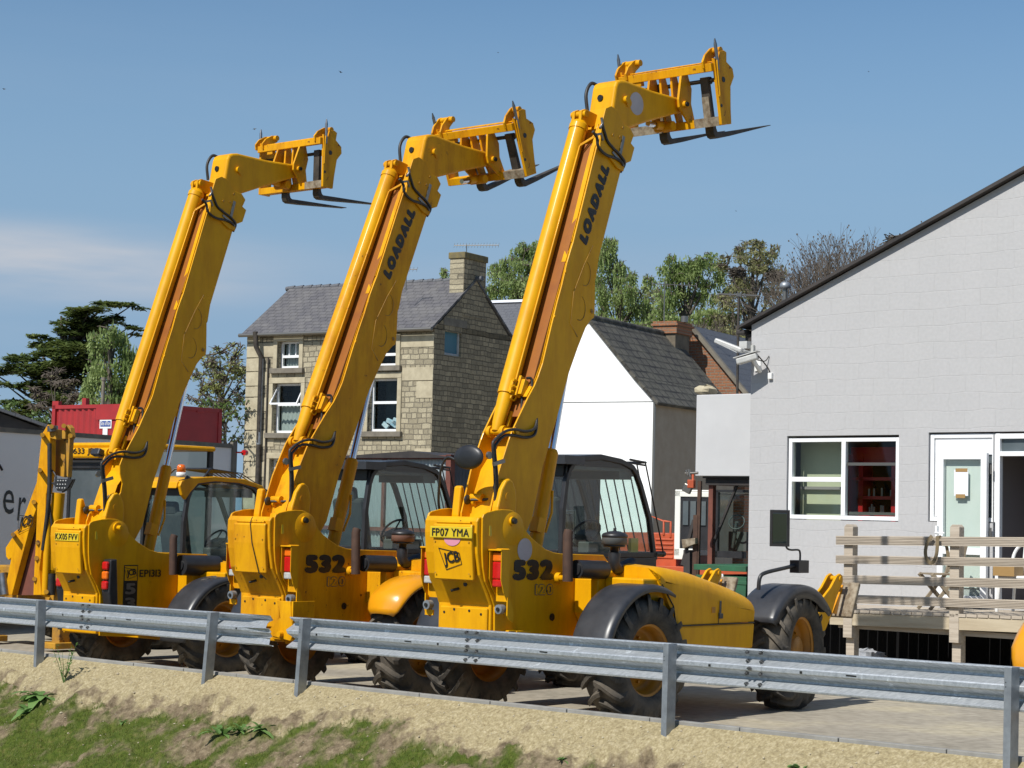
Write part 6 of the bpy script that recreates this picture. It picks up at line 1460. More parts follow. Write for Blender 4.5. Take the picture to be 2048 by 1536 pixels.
lA = P3(WC+wx*(-wid-.14)+wn*dep, ze2-.06); lB = P3(WC+wx*(-wid-.14)-wn*.06, ze2-.06); lC = P3(WC+wx*(-wid*.87)-wn*.06, zbk+.05); lD = P3(WC+wx*(-wid*.87)+wn*dep, zbk+.05)
slope('roof', lA, lB, lC, lD, M['slate_stone'], wh, .08); slope('roof', lD, lC, P3(WC+wx*ax-wn*.06, az+.06), P3(WC+wx*ax+wn*dep, az+.06), M['slate_stone'], wh, .08)
mb = MB(); mb.tube([(ax, -.08, az+.08), (ax, dep, az+.08)], .09, 8); mb.build('ridge_tiles', M['slate_stone'], wh)
# small white lump on the roof
p = at(1413, 781, 29.5); o = MB(); rg = random.Random(8); vs = []
for i in range(6):
    for k in range(9): a = 2*PI*k/9; ph = PI*i/5; s_ = 1+rg.uniform(-.25, .25); vs.append((.17*math.sin(ph)*math.cos(a)*s_, .1*math.sin(ph)*math.sin(a)*s_, .08*math.cos(ph)*s_))
o.add(vs, [(i*9+k, i*9+(k+1) % 9, (i+1)*9+(k+1) % 9, (i+1)*9+k) for i in range(5) for k in range(9)]); bb = o.build('stone_lump', M['ashlar'], None, loc=p); tag(bb, 'pale lump of stone lying on top of the smooth extension', 'stone')

# ================================================================= brick house behind
YB = 50.9; bc = at(1492, 793, YB); BC = Vector((bc.x, bc.y, GZ)); BG = frame_fn(BC, WAg); bze = bc.z-GZ; bax, baz = BG(1383, 660); bw = -bax*2
bh = empty('brick_house', BC, WAg); tag(bh, 'orange brick gable end house with grey slates behind the white house', 'house')
wall('wall', BC, WAg, .0, bze, [], M['brick'], bh, .03, top=[(-bw, bze), (0, bze), (bax, baz)], x0=-bw)
dep2 = 9
wall('wall', BC, WAg+PI/2, dep2, bze, [], M['brick'], bh, .3, x0=.04)
rA = P3(BC+wx*.2-wn*.0, bze-.1); rB = P3(BC+wx*.2+wn*dep2, bze-.1); rC = P3(BC+wx*bax+wn*dep2, baz+.08); rD = P3(BC+wx*bax-wn*.0, baz+.08)
slope('roof', rA, rB, rC, rD, M['slate_far'], bh, .1)
slope('roof', P3(BC-wx*(bw+.2)+wn*dep2, bze-.1), P3(BC-wx*(bw+.2), bze-.1), rD, rC, M['slate_far'], bh, .1)
mb = MB(); mb.bar((.1, -.06, bze), (bax, -.06, baz+.12), .16, .10); mb.build('verge_mortar', M['sill'], bh)
# chimney of the white house ridge end
cc = at(1345, 690, 50.5); ck = empty('brick_chimney', (cc.x, cc.y, GZ), WAg); tag(ck, 'short rendered chimney with brick courses between the white and brick houses', 'chimney')
CK = frame_fn((cc.x, cc.y, GZ), WAg); xa1, zc1 = CK(1311, 643); xb1, zc2 = CK(1350, 725); 
mb = MB(); mb.b2((xa1, 0, 3), (xb1, .9, zc1-.32)); mb.build('stack', M['stack'], ck, .01)
mb = MB(); mb.b2((xa1-.05, -.05, zc1-.32), (xb1+.05, .95, zc1)); mb.b2((xa1-.09, -.09, zc1-.12), (xb1+.09, .99, zc1-.06)); mb.build('brick_courses', M['brick'], ck)
mb = MB(); mb.tube([(.15, .4, zc1), (.15, .4, zc1+.16)], .09, 12); mb.build('chimney_pot', M['pipe'], ck)
aerial(at(1328, 642, 50.8), 1.05, 1.2, R(10), 7, 'thin tv aerial with a pale crossbar above the brick chimney', .18, 'pipe', .016)
ap = at(1476, 690, 34); a2 = empty('tv_aerial', ap, R(-4)); tag(a2, 'tall aerial with one long horizontal bar beside the workshop roof corner', 'tv aerial', 'rooftop tv aerials')
mb = MB(); mb.tube([(0, 0, -1.2), (0, 0, .92)], .024, 8); mb.build('mast', M['fork'], a2)
mb = MB(); mb.tube([(-.36, 0, .89), (.36, 0, .87)], .018, 6); mb.box((0, 0, .88), (.09, .06, .06)); mb.box((-.15, 0, .89), (.03, .04, .06)); mb.box((.1, 0, .88), (.03, .04, .06)); mb.build('antenna', M['pipe'], a2)

# ================================================================= corrugated shed behind the machines
SC = at(899, 1000, 30.0); SCo = Vector((SC.x, SC.y, GZ)); sa = R(-40); sd_ = empty('corrugated_shed', SCo, sa); tag(sd_, 'red framed corrugated metal shed behind the telehandler cabs', 'shed')
S = frame_fn(SCo, sa); S2 = frame_fn(SCo, sa+PI/2)
def corr(L_, H0, H1, pitch=.075, amp=.018):
    mb = MB(); n = int(L_/pitch*4); vs = []
    for i in range(n+1):
        x = L_*i/n; y = amp*math.sin(2*PI*x/pitch); vs += [(x, y, .02), (x, y, H0+(H1-H0)*i/n)]
    mb.add(vs, [(2*i, 2*i+2, 2*i+3, 2*i+1) for i in range(n)], True); return mb
Hs = S(899, 916)[1]; wl = -S(640, 1000)[0]
m_ = corr(wl, Hs, Hs); o = m_.build('front_sheet', M['corr'], sd_, recalc=False); o.location = (-wl, .02, 0)
s2l = S2(1202, 1000)[0]; m_ = corr(s2l, Hs-.03, Hs-.03); o = m_.build('side_sheet', M['corr_shaded'], sd_, recalc=False); o.rotation_euler = (0, 0, PI/2); o.location = (-.02, 0, 0)
mb = MB(); mb.b2((-.05, -.05, 0), (.05, .05, Hs+.05)); mb.b2((-wl, -.05, Hs-.02), (.05, .02, Hs+.04)); mb.b2((-wl, -.05, 1.60), (.0, -.02, 1.66)); mb.b2((-wl*.5, -.04, 0), (-wl*.5+.06, -.0, Hs)); mb.b2((-.03, .05, Hs-.02), (.04, s2l, Hs+.03)); mb.build('steel_frame', M['redbrown'], sd_)
ap_ = S(828, 906)
mb = MB(); mb.prism([(-wl, Hs), (.12, Hs+.0), (ap_[0], ap_[1]+.03)], -.08, s2l); mb.build('roof', M['darkroof'], sd_)

# ================================================================= grey trailer with lettering
T0_ = at(0, 857, 29.0); zt = T0_.z; r1 = ray(470, 891); Y1 = (zt-CZ)/r1.z; T1_ = CAMP+r1*Y1
tv = Vector((T1_.x-T0_.x, T1_.y-T0_.y, 0)); TL = tv.length; tv.normalize(); TA = math.atan2(tv.y, tv.x)
TB = Vector((T1_.x, T1_.y, GZ)); tr = empty('box_trailer', TB, TA); tag(tr, 'long grey box trailer with black lettering on its shaded side', 'trailer')
mb = MB(); mb.b2((-TL-4, 0, .55), (0, 2.5, zt-GZ)); bd = mb.build('body', M['trailer'], tr, .03)
mb = MB(); mb.b2((-TL-4, -.02, zt-GZ-.05), (.02, 2.5, zt-GZ+.02)); mb.b2((-.10, -.03, .5), (.03, .03, zt-GZ+.06)); mb.build('edge_trim', M['sill'], bd)
mb = MB(); mb.tube([(.12, -.1, zt-GZ-.12), (.20, -.1, zt-GZ-.12)], .05, 10); mb.tube([(0, -.02, zt-GZ-.12), (.14, -.1, zt-GZ-.12)], .015, 6); mb.build('marker_lamp', M['red_lens'], bd)
TP = frame_fn(TB, TA); a = TP(5, 1027); b = TP(48, 1010); c = TP(27, 979); d_ = TP(27, 1027)
t = text_mb('e', (a[0], -.004, a[1]), (1, 0, -.05), (0, 0, 1), d_[0]-a[0], c[1]-d_[1], .0, 0, 0); e0 = TP(34, 1041); e1 = TP(50, 994)
t2 = text_mb('r', (e0[0], -.004, e0[1]), (1, 0, -.05), (.08, 0, 1), e1[0]-e0[0], e1[1]-e0[1], .0, 0, 0); t.add(t2.v, t2.f)
t3 = text_mb(',', (TP(42, 1052)[0], -.004, TP(42, 1052)[1]), (1, 0, 0), (.1, 0, 1), .03, .14, .01, 0, 0); t.add(t3.v, t3.f)
w1 = TP(-6, 930); w2 = TP(4, 940); t.tube([(w1[0], -.004, w1[1]), (w1[0]+.05, -.004, w1[1]), (w2[0], -.004, w2[1])], .02, 6)
t.build('lettering', M['decal'], tr, recalc=False)
mb = MB()
for x in (-1.2, -2.4, -TL-2): mb.tube([(x, .2, .4), (x, .55, .4)], .45, 20)
mb.build('wheel', M['tyre'], tr); 
# ================================================================= red site office container
K0 = at(300, 900, 62); KA = R(-36); kx = Vector((math.cos(KA), math.sin(KA), 0)); KB = Vector((K0.x, K0.y, GZ)); KF = frame_fn(KB, KA)
kl = -KF(105, 850)[0]; kt = KF(240, 808)[1]; KS = frame_fn(KB, KA+PI/2); kd = KS(441, 850)[0]; 
kc = empty('site_office', KB, KA); tag(kc, 'stacked red steel site office container behind the grey trailer', 'container')
kb = kt-2.6
def corrbox(x0, x1, z0, z1, axis):
    mb = MB(); pr_ = [0, .0, .045, .045]; n = int((x1-x0)/.07); vs = []
    for i in range(n+1):
        x = x0+(x1-x0)*i/n; y = [0, 0, .05, .05][i % 4]; vs += [(x, y, z0), (x, y, z1)]
    mb.add(vs, [(2*i, 2*i+2, 2*i+3, 2*i+1) for i in range(n)]); return mb
m_ = corrbox(-kl, 0, kb+.12, kt-.1, 0); m_.b2((-kl, .06, .3), (0, kd, kt-.12)); m_.b2((-kl, -.03, kt-.12), (0.03, .1, kt)); m_.b2((-kl-.02, -.03, .0), (-kl+.14, .12, kt)); m_.b2((-.12, -.03, 0), (.03, .12, kt)); m_.b2((-.1, .1, kt-.12), (.03, kd, kt)); m_.b2((-.1, kd-.12, 0), (.03, kd+.03, kt))
# door area, flat panels
m_.b2((-kl*.51, -.05, kb+.1), (-.12, .02, kt-.55)) ; m_.b2((-kl*.54, -.06, kt-.5), (-.1, .0, kt-.1)); 
m_.b2((-kl-.05, .0, kt), (-kl+.25, .15, kt+.14)); m_.b2((-kl*.70, .0, kt), (-kl*.66, .15, kt+.22)); m_.b2((.0, 2.0, kt-.1), (.04, kd*.75, kt-.16))
m_.build('container_body', M['red_cont'], kc, .0)
m_ = corrbox(0, kd, kb+.12, kt-.1, 0); o = m_.build('end_panel', M['red_cont'], kc, recalc=False); o.rotation_euler = (0, 0, PI/2); o.location = (-.03, 0, 0)
s0 = KF(203, 840); s1 = KF(226, 857)
mb = MB(); mb.b2((s0[0], -.075, s1[1]), (s1[0], -.06, s0[1])); s3 = KF(209, 858); s4 = KF(218, 871); mb.b2((s3[0], -.075, s4[1]), (s4[0], -.06, s3[1]+.01)); sg = mb.build('door_sign', M['white'], kc)
mb = MB(); mb.b2((s0[0]+.04, -.08, s1[1]+.06), (s1[0]-.04, -.0755, s0[1]-.04)); mb.build('sign_panel', M['blue_sign'], sg)
text_mb('Site office', (s0[0]+.07, -.082, s1[1]+.10), (1, 0, 0), (0, 0, 1), s1[0]-s0[0]-.14, (s0[1]-s1[1])*.5, .012, 0, 0).build('lettering', M['white'], sg, recalc=False)
# barn at far left
bn = at(60, 850, 44); br_ = empty('barn', (bn.x, bn.y, GZ), R(25)); tag(br_, 'low dark barn with a thin sheet roof edge at the left margin', 'barn')
BF = frame_fn((bn.x, bn.y, GZ), R(25)); pA = BF(0, 823); pB = BF(99, 858)
mb = MB(); mb.prism([(pA[0]-6, pA[1]+1.4), (pA[0]-6, 0), (pB[0]-.1, 0), (pB[0]-.1, pB[1]-.02), (pA[0], pA[1]-.03)], 0, 8); mb.build('wall', M['darkroof'], br_)
mb = MB(); mb.prism([(pA[0]-6, pA[1]+1.42), (pA[0], pA[1]), (pB[0], pB[1]), (pB[0], pB[1]+.07), (pA[0], pA[1]+.07), (pA[0]-6, pA[1]+1.5)], -.15, 8); mb.build('roof', M['slate_far'], br_)

# ================================================================= backhoe loader behind the left telehandler
BH = at(90, 1100, 25.5); BH.z = 0; bk = empty('backhoe_loader', BH, R(50)); tag(bk, 'yellow backhoe loader with its digging arm folded upright and a plate on its roof edge', 'backhoe loader')
bfu = Vector((math.cos(R(50)), math.sin(R(50)), 0))
def U_(px, py, u):
    p = on_plane(px, py, BH+bfu*u, bfu); r_ = p-BH; return (r_.dot(Vector((-bfu.y, bfu.x, 0))), p.z)
def uplate(pts, u0, u1): # polygon in v,w extruded along u
    poly = [U_(x, y, u0) for x, y in pts]; n = len(poly)
    mb.add([(u0, v, w) for v, w in poly]+[(u1, v, w) for v, w in poly], [list(range(n)), list(range(2*n-1, n-1, -1))]+[(i, i+n, (i+1) % n+n, (i+1) % n) for i in range(n)])
c = lambda l: [(x/3.84, 840+y/3.84) for x, y in l]
mb = MB(); uplate(c([(30, 1345), (85, 1060), (65, 1075), (45, 1050), (42, 980), (95, 900), (105, 860), (150, 830), (280, 480), (320, 110), (365, 35), (385, 50), (380, 380), (355, 560), (330, 600), (275, 690), (235, 800), (90, 1345)]), .0, .10); mb.build('boom', M['yellow_worn'], bk, .008)
mb = MB(); uplate(c([(275, 700), (280, 900), (262, 1345), (92, 1345), (170, 1000), (235, 800)]), .12, .3); mb.build('boom_shaded_side', M['redbrown'], bk)  # brown plate, shade on the side of the yellow boom put into its colour
mb = MB(); uplate(c([(352, 560), (345, 800), (300, 1150), (315, 1345), (255, 1345), (262, 1150), (275, 900), (285, 650), (330, 590)]), -.12, -.05); mb.build('dipper', M['yellow_worn'], bk, .008)
mb = MB(); uplate(c([(500, 45), (520, 35), (540, 60), (550, 130), (535, 150), (520, 440), (510, 430), (505, 150)]), .05, .12); uplate(c([(425, 140), (505, 140), (490, 440), (415, 420)]), .18, .24); uplate(c([(385, 80), (430, 70), (430, 150), (385, 140)]), .0, .1); uplate(c([(475, 80), (500, 78), (500, 145), (475, 145)]), .0, .1); mb.build('dipper_plates', M['yellow_dirty'], bk, .006)  # browner yellow, shade on these dipper faces put into the colour
def up(px, py, u): v, w = U_(px/3.84, 840+py/3.84, u); return (u, v, w)
mb = MB(); mb.tube([up(450, 560, .0), up(435, 720, .0), up(395, 1150, .0)], .085, 16); mb.tube([up(395, 1150, -.01), up(345, 1345, -.01)], .07, 14); mb.tube([up(375, 700, -.1), up(345, 1340, -.1)], .045, 12); mb.build('crowd_ram', M['yellow'], bk)
mb = MB(); mb.tube([up(395, 1180, -.04), up(392, 1345, -.04)], .055, 12); mb.tube(spline([up(380, 370, -.1), up(425, 420, -.1), up(430, 500, -.1)], 4), .012, 6); mb.tube(spline([up(430, 490, -.12), up(385, 495, -.12), up(378, 600, -.12), up(400, 840, -.1)], 4), .014, 6); mb.tube(spline([up(380, 180, -.14), up(378, 560, -.14), up(345, 880, -.14), up(330, 1000, -.14)], 4), .03, 6); mb.build('hose', M['hose'], bk)
mb = MB(); uplate(c([(420, 450), (560, 455), (520, 520), (480, 550), (440, 545), (415, 500)]), -.2, -.17); mb.tube([up(575, 455, -.18), up(545, 520, -.18), up(480, 552, -.18)], .012, 6); wl_ = mb.build('work_lamp_guard', M['black'], bk, .004)
mb = MB()
for i in range(4):
    for j in range(3): mb.tube([up(445+i*20-j*4, 465+j*28, -.201), up(445+i*20-j*4, 465+j*28, -.206)], .008, 6)
mb.build('rivet', M['white'], wl_)
mb = MB()
for (x, y) in ((325, 115), (395, 50), (490, 45), (305, 385), (260, 630), (290, 940), (280, 1060), (265, 1220), (100, 880), (355, 1320), (540, 120)): mb.tube([up(x, y, -.15), up(x, y, .05)], .030, 12)
mb.build('pin', M['yellow_dirty'], bk)
mb = MB(); mb.tube([up(405, 45, 0), up(405, 90, 0)], .07, 10); mb.tube([up(20, 1180, 0), up(40, 1345, 0)], .08, 8); mb.tube([up(20, 1200, .1), up(20, 1345, .1)], .05, 8); mb.build('link', M['steel'], bk)
crest_logo(bk, (-.012, U_(52.5, 1047, 0)[0], U_(52.5, 1047, 0)[1]), (0, -1, .1), (0, -.45, 1), .30, off=.006)
# cab
u0 = 1.25
vL, zT = U_(137, 893, u0); vR, _ = U_(262, 893, u0); _, z1 = U_(137, 917, u0); _, z2 = U_(137, 922, u0); _, z3 = U_(150, 1045, u0)
mb = MB(); mb.b2((u0-.12, vR, z1), (u0+.02, vL, zT-.02)); mb.b2((u0-.08, vR-.03, zT-.02), (u0+1.5, vL+.03, zT+.05)); mb.build('roof', M['yellow'], bk, .03)
mb = MB(); mb.b2((u0, vL-.06, .9), (u0+.08, vL, zT-.02)); mb.b2((u0, vR, .9), (u0+.08, vR+.06, zT-.02)); mb.b2((u0+1.4, vL-.06, .9), (u0+1.48, vL, zT-.02)); mb.b2((u0+1.4, vR, .9), (u0+1.48, vR+.06, zT-.02)); mb.b2((u0-.01, vR+.06, z1-.14), (u0+.08, vL-.06, z1-.001)); mb.b2((u0, vR, .7), (u0+1.48, vL, 1.0)); mb.build('cab_frame', M['black'], bk, .01)
mb = MB(); mb.b2((u0-.03, vR+.1, z1-.055), (u0-.011, vL-.1, z1-.025)); mb.build('trim_strip', M['pipe'], bk)
mb = MB(); mb.b2((u0+.02, vR+.06, 1.0), (u0+.03, vL-.06, z1-.14)); mb.build('rear_glass', M['winglass'], bk)
mb = MB(); xq = [(u0+.08, vR+.03, 1.0), (u0+1.4, vR+.03, 1.0), (u0+1.4, vR+.03, zT-.02), (u0+.08, vR+.03, zT-.02)]; mb.add(xq, [(0, 1, 2, 3)]); mb.build('side_glass', M['glass'], bk, recalc=False)
pv0, pz0 = U_(141, 911, u0-.12); pv1, _ = U_(192, 911, u0-.12); _, pz1 = U_(165, 896, u0-.12)
text_mb('J633 JBF', (u0-.122, pv0, pz0), (0, -1, 0), (0, 0, 1), pv0-pv1+.05, pz1-pz0, .012, 0, .002).build('plate_lettering', M['decal'], bk, recalc=False)
mb = MB(); lp = U_(195, 905, u0-.2); mb.box((u0-.2, lp[0], lp[1]), (.10, .18, .10), rot=Matrix.Rotation(R(20), 3, 'Y')); mb.build('work_lamp', M['fender'], bk, .02)
mb = MB(); mb.b2((.3, vR-.2, .35), (3.2, vL+.2, .95)); mb.b2((.2, vR-.4, .25), (.45, vL+.4, .45)); mb.build('chassis', M['yellow_dirty'], bk, .02)
for (x, y, s_) in ((1.6, vR-.35, -1), (1.6, vL+.35, 1), (3.4, vR-.2, -1), (3.4, vL+.2, 1)): wheel(bk, x, y, .49, s_)
for yy in (vR-.1, vL+.1):
    mb = MB(); mb.b2((.05, yy-.08, .0), (.22, yy+.08, .8)); mb.box((.12, yy, -.03), (.4, .34, .08)); mb.build('stabiliser_leg', M['yellow_dirty'], bk, .01)

# ================================================================= pole, birds
pp = at(202, 830, 74); po = empty('utility_pole', (pp.x, pp.y, GZ)); tag(po, 'slim weathered wooden pole standing above the red container', 'pole')
ztop = at(205, 760, 74).z-GZ; mb = MB(); mb.tube([(0, 0, 0), (.05, 0, ztop)], [.08, .065], 10); mb.build('shaft', M['sill'], po)
mb = MB(); mb.tube([(.05, 0, ztop-.02), (.05, 0, ztop+.10)], .09, 10); mb.build('cap', M['sill'], po)
def bird(px, py, Y, s_, ang, label):
    p = at(px, py, Y); mb = MB(); vs = [(-.5, 0, .12), (-.2, .05, .05), (0, .10, 0), (.2, .05, .07), (.5, 0, .10), (.22, -.06, .04), (0, -.08, 0), (-.2, -.06, .03), (0, .22, 0), (0, -.28, 0)]
    mb.add([Vector(v)*s_ for v in vs], [(0, 1, 7), (1, 2, 6, 7), (2, 3, 5, 6), (3, 4, 5), (1, 8, 2), (2, 8, 3), (7, 9, 6), (6, 9, 5)]); mb.add([Vector(v)*s_ for v in [(-.05, .2, -.04), (.05, .2, -.04), (.05, -.2, -.04), (-.05, -.2, -.04), (0, .2, .05), (0, -.2, .05)]], [(0, 1, 2, 3), (0, 4, 5, 3), (1, 2, 5, 4), (0, 1, 4), (3, 2, 5)])
    o = mb.build('bird', M['decal'], None, loc=p); o.rotation_euler = (R(55), ang, R(20)); tag(o, label, 'bird', 'small dark birds in the sky')
bird(681, 144, 60, .16, .4, 'dark bird high in the open sky above the middle machine')
bird(8, 178, 60, .14, .1, 'faint bird at the left edge of the sky'); bird(509, 258, 60, .15, -.3, 'bird hovering just above the left fork carriage'); bird(1737, 143, 60, .09, .2, 'tiny speck of a bird in the upper right sky'); bird(996, 105, 60, .08, 0, 'tiny bird left of the highest fork carriage'); bird(1472, 422, 60, .08, .3, 'tiny bird low in the sky above the right hand trees')
# ================================================================= trees
def leaf_quads(rg, c, rx, ry, rz, n, size, vs, fs, hang=0, flat=0, shell=.35):
    for _ in range(n):
        while True:
            x, y, z = rg.uniform(-1, 1), rg.uniform(-1, 1), rg.uniform(-1, 1); d = x*x+y*y+z*z
            if d < 1: break
        k = (shell+(1-shell)*rg.random())/max(.15, math.sqrt(d)) if rg.random() < .6 else 1
        k = min(k, 1.15/max(.15, math.sqrt(d)))
        p = Vector((c[0]+x*rx*k, c[1]+y*ry*k, c[2]+z*rz*k))
        s_ = size*rg.uniform(.6, 1.3)
        if hang and rg.random() < hang: a = Vector((rg.uniform(-.25, .25), rg.uniform(-.25, .25), -1)); L2 = s_*1.8; w2 = s_*.38
        elif flat: a = Vector((rg.uniform(-1, 1), rg.uniform(-1, 1), rg.uniform(-.25, .2))); L2 = s_*1.2; w2 = s_*.55
        else: a = Vector((rg.uniform(-1, 1), rg.uniform(-1, 1), rg.uniform(-1, .7))); L2 = s_; w2 = s_*.55
        a.normalize(); b = a.cross(Vector((rg.uniform(-1, 1), rg.uniform(-1, 1), rg.uniform(-1, 1) if not flat else 3))).normalized()
        n0 = len(vs); vs += [p-a*L2*.5, p-b*w2*.5, p+a*L2*.5, p+b*w2*.5]; fs.append((n0, n0+1, n0+2, n0+3))
def px_tree(name, label, cat, group, Y, base, clumps, leaf, dens, size, trunk_r=.25, hang=0, flat=0, seed=1, twigs=0, strands=0, bark='bark', sub=5, shell=.35, zb=GZ, limb=True, tops=None):
    rg = random.Random(seed); B = at(base[0], base[1], Y); B.z = zb; o = empty(name, B); tag(o, label, cat, group)
    s_ = FPX/Y; vs = []; fs = []; tv = MB(); cl = []
    for cdef in clumps:
        px, py, rx, ry = cdef[:4]; dy = rg.uniform(-1, 1)*min(4, rx/s_*1.2); p = at(px, py, Y+dy)-B; cl.append((p, rx/s_, ry/s_))
        for k in range(sub):
            a, b, c = rg.uniform(-1, 1), rg.uniform(-1, 1), rg.uniform(-1, 1)
            q = Vector((p.x+a*rx/s_*.62, p.y+b*rx/s_*.8, p.z+c*ry/s_*.62)); r2 = rx/s_*(rg.uniform(.40, .75) if flat else rg.uniform(.30, .6)); rz2 = ry/s_*rg.uniform(.35, .65)
            area = r2*max(r2, rz2)
            leaf_quads(rg, q, r2, r2, rz2, max(6, int(dens*area)), size, vs, fs, hang, flat, shell)
            if hang:
                for st in range(strands):
                    a2 = rg.uniform(0, 2*PI); x0 = q.x+r2*math.cos(a2)*rg.random(); y0 = q.y+r2*math.sin(a2)*rg.random(); z0 = q.z+rz2*rg.uniform(-.3, .8); ln = ry/s_*rg.uniform(.5, 1.3)+.4; sw = rg.uniform(-.25, .25)
                    for j in range(int(ln/ (size*.75))):
                        f = j*size*.75; n0 = len(vs); w2 = size*.22; x1 = x0+sw*f/ln*.8; pz = z0-f; e = rg.uniform(-1, 1)*size*.6
                        pc = Vector((x1+e*.4, y0, pz)); a3 = Vector((e*.7, rg.uniform(-.2, .2), -size)).normalized()*size*.8; b3 = Vector((math.cos(a2), math.sin(a2), 0))*w2
                        vs += [pc, pc+a3*.5-b3, pc+a3, pc+a3*.5+b3]; fs.append((n0, n0+1, n0+2, n0+3))
            if twigs:
                for _ in range(twigs):
                    e = q+Vector((rg.uniform(-1, 1)*r2*1.2, rg.uniform(-1, 1)*r2, rg.uniform(-.3, 1.3)*rz2)); tv.tube([p*.9+q*.1 if rg.random() < .3 else q, (q+e)/2+Vector((0, 0, .1)), e], [.035, .02, .008], 3, cap=False)
    mb = MB(); topz = max(p.z for p, a, b in cl); cx = sum(p.x for p, a, b in cl)/len(cl)
    tp = [Vector((0, 0, -.2)), Vector((cx*.25, 0, topz*.3)), Vector((cx*.6, 0, topz*.62)), Vector((cx, 0, topz*.95))]
    mb.tube(tp, [trunk_r*1.2, trunk_r, trunk_r*.65, trunk_r*.15], 9)
    if limb:
        for p, a, b in cl:
            f = max(.18, min(.9, p.z/topz-.12)); i = min(2, int(f*3)); u = f*3-i; s0 = tp[i].lerp(tp[i+1], u)
            md = s0.lerp(p, .5)+Vector((0, 0, -.04*(p-s0).length)); mb.tube([s0, md, p], [trunk_r*.35, trunk_r*.22, trunk_r*.06], 5, cap=False)
    tr_ = mb.build('trunk', M[bark], o)
    if tv.v: tv.build('twigs', M['twig'], o, recalc=False)
    lm = MB(); lm.add(vs, fs); lm.build('crown', M[leaf], o, recalc=False)
    return o
GL = 'trees beyond the machines on the left'; GR = 'trees on the skyline right of the middle boom'
px_tree('cedar_tree', 'dark layered cedar with flat spreading tiers at the left', 'tree', GL, 88, (150, 900), [
 (212, 608, 40, 8), (262, 612, 28, 7), (180, 622, 45, 10), (135, 628, 26, 8), (120, 642, 22, 8), (165, 645, 45, 12), (225, 640, 30, 9), (140, 662, 35, 12), (185, 668, 38, 14), (78, 672, 24, 7), (108, 682, 34, 11), (70, 690, 28, 9), (150, 690, 50, 12),
 (100, 706, 42, 10), (32, 712, 24, 6), (60, 718, 30, 8), (110, 726, 55, 12), (150, 742, 50, 13), (30, 742, 30, 8), (70, 746, 32, 9), (12, 770, 22, 8), (50, 772, 34, 10), (110, 765, 55, 14), (262, 652, 16, 4), (275, 658, 20, 4), (270, 668, 14, 4), (20, 806, 28, 10), (130, 705, 60, 22), (110, 740, 70, 22), (190, 645, 50, 20), (90, 785, 60, 20), (40, 725, 34, 12), (160, 765, 50, 26), (150, 670, 44, 18), (60, 812, 40, 14), (-15, 745, 30, 9), (-30, 790, 30, 10), (170, 720, 40, 20), (120, 800, 60, 18), (30, 830, 50, 12)],
 'cedar', 430, .24, .32, 0, 1, 3, sub=7, shell=.05)
px_tree('willow_tree', 'light green drooping willow in front of the dark cedar', 'tree', GL, 78, (215, 900), [
 (215, 655, 24, 16), (232, 672, 34, 22), (205, 690, 30, 26), (250, 700, 36, 30), (222, 728, 42, 32), (262, 740, 30, 34), (190, 745, 26, 24), (215, 775, 48, 26), (255, 790, 40, 26), (180, 775, 22, 20), (185, 800, 30, 18), (230, 808, 50, 18), (275, 765, 24, 30)],
 'willow', 300, .19, .25, .75, 0, 4, strands=11, twigs=1)
px_tree('bare_bramble_tree', 'brown twiggy bare shrubs low in the cedar shade', 'tree', GL, 80, (120, 900), [(100, 760, 34, 22), (130, 775, 30, 20), (85, 790, 30, 20), (140, 800, 30, 14), (80, 815, 40, 12)], 'olive', 14, .10, .12, seed=5, twigs=22)
px_tree('young_leaf_tree', 'sparse spring leafed tree with bare upper twigs left of the stone house', 'tree', GL, 84, (440, 900), [
 (440, 705, 36, 24), (470, 715, 26, 26), (410, 728, 28, 20), (430, 735, 34, 24), (475, 740, 30, 24), (450, 765, 46, 24), (400, 785, 34, 22), (455, 745, 42, 22), (400, 758, 26, 22), (485, 755, 20, 24), (430, 778, 50, 20), (475, 790, 30, 20), (395, 800, 30, 20), (440, 812, 50, 20)], 'spring', 170, .17, .2, seed=6, twigs=9)
px_tree('hedge_bush', 'dense green bushes between the red container and the stone house', 'bush', None, 76, (460, 920), [(455, 830, 36, 20), (480, 850, 24, 28), (440, 862, 30, 24), (470, 885, 34, 22), (420, 800, 40, 22), (480, 800, 24, 20), (390, 830, 30, 20)], 'bush', 170, .17, .15, seed=7, twigs=2)
px_tree('hedge_bush', 'dark bushes behind the barn roof at the left edge', 'bush', None, 82, (60, 900), [(10, 812, 40, 16), (70, 830, 50, 14), (130, 840, 50, 18), (190, 830, 50, 14), (20, 850, 50, 16), (270, 830, 40, 18)], 'bush', 150, .17, .15, seed=8)
px_tree('willow_tree', 'pale willow just left of the nearest boom above the grey roof', 'tree', GR, 105, (1040, 760), [(1050, 500, 28, 20), (1075, 492, 18, 20), (1020, 530, 34, 20), (1060, 530, 40, 22), (1000, 560, 26, 20), (1040, 562, 44, 22), (1080, 575, 30, 24), (990, 585, 26, 16), (1030, 592, 50, 14), (890, 545, 14, 10), (1010, 545, 36, 26), (1065, 515, 34, 26), (1085, 545, 34, 26), (975, 580, 24, 14), (1045, 500, 30, 16)], 'willow', 230, .20, .25, .6, 0, 11, strands=10, twigs=4)
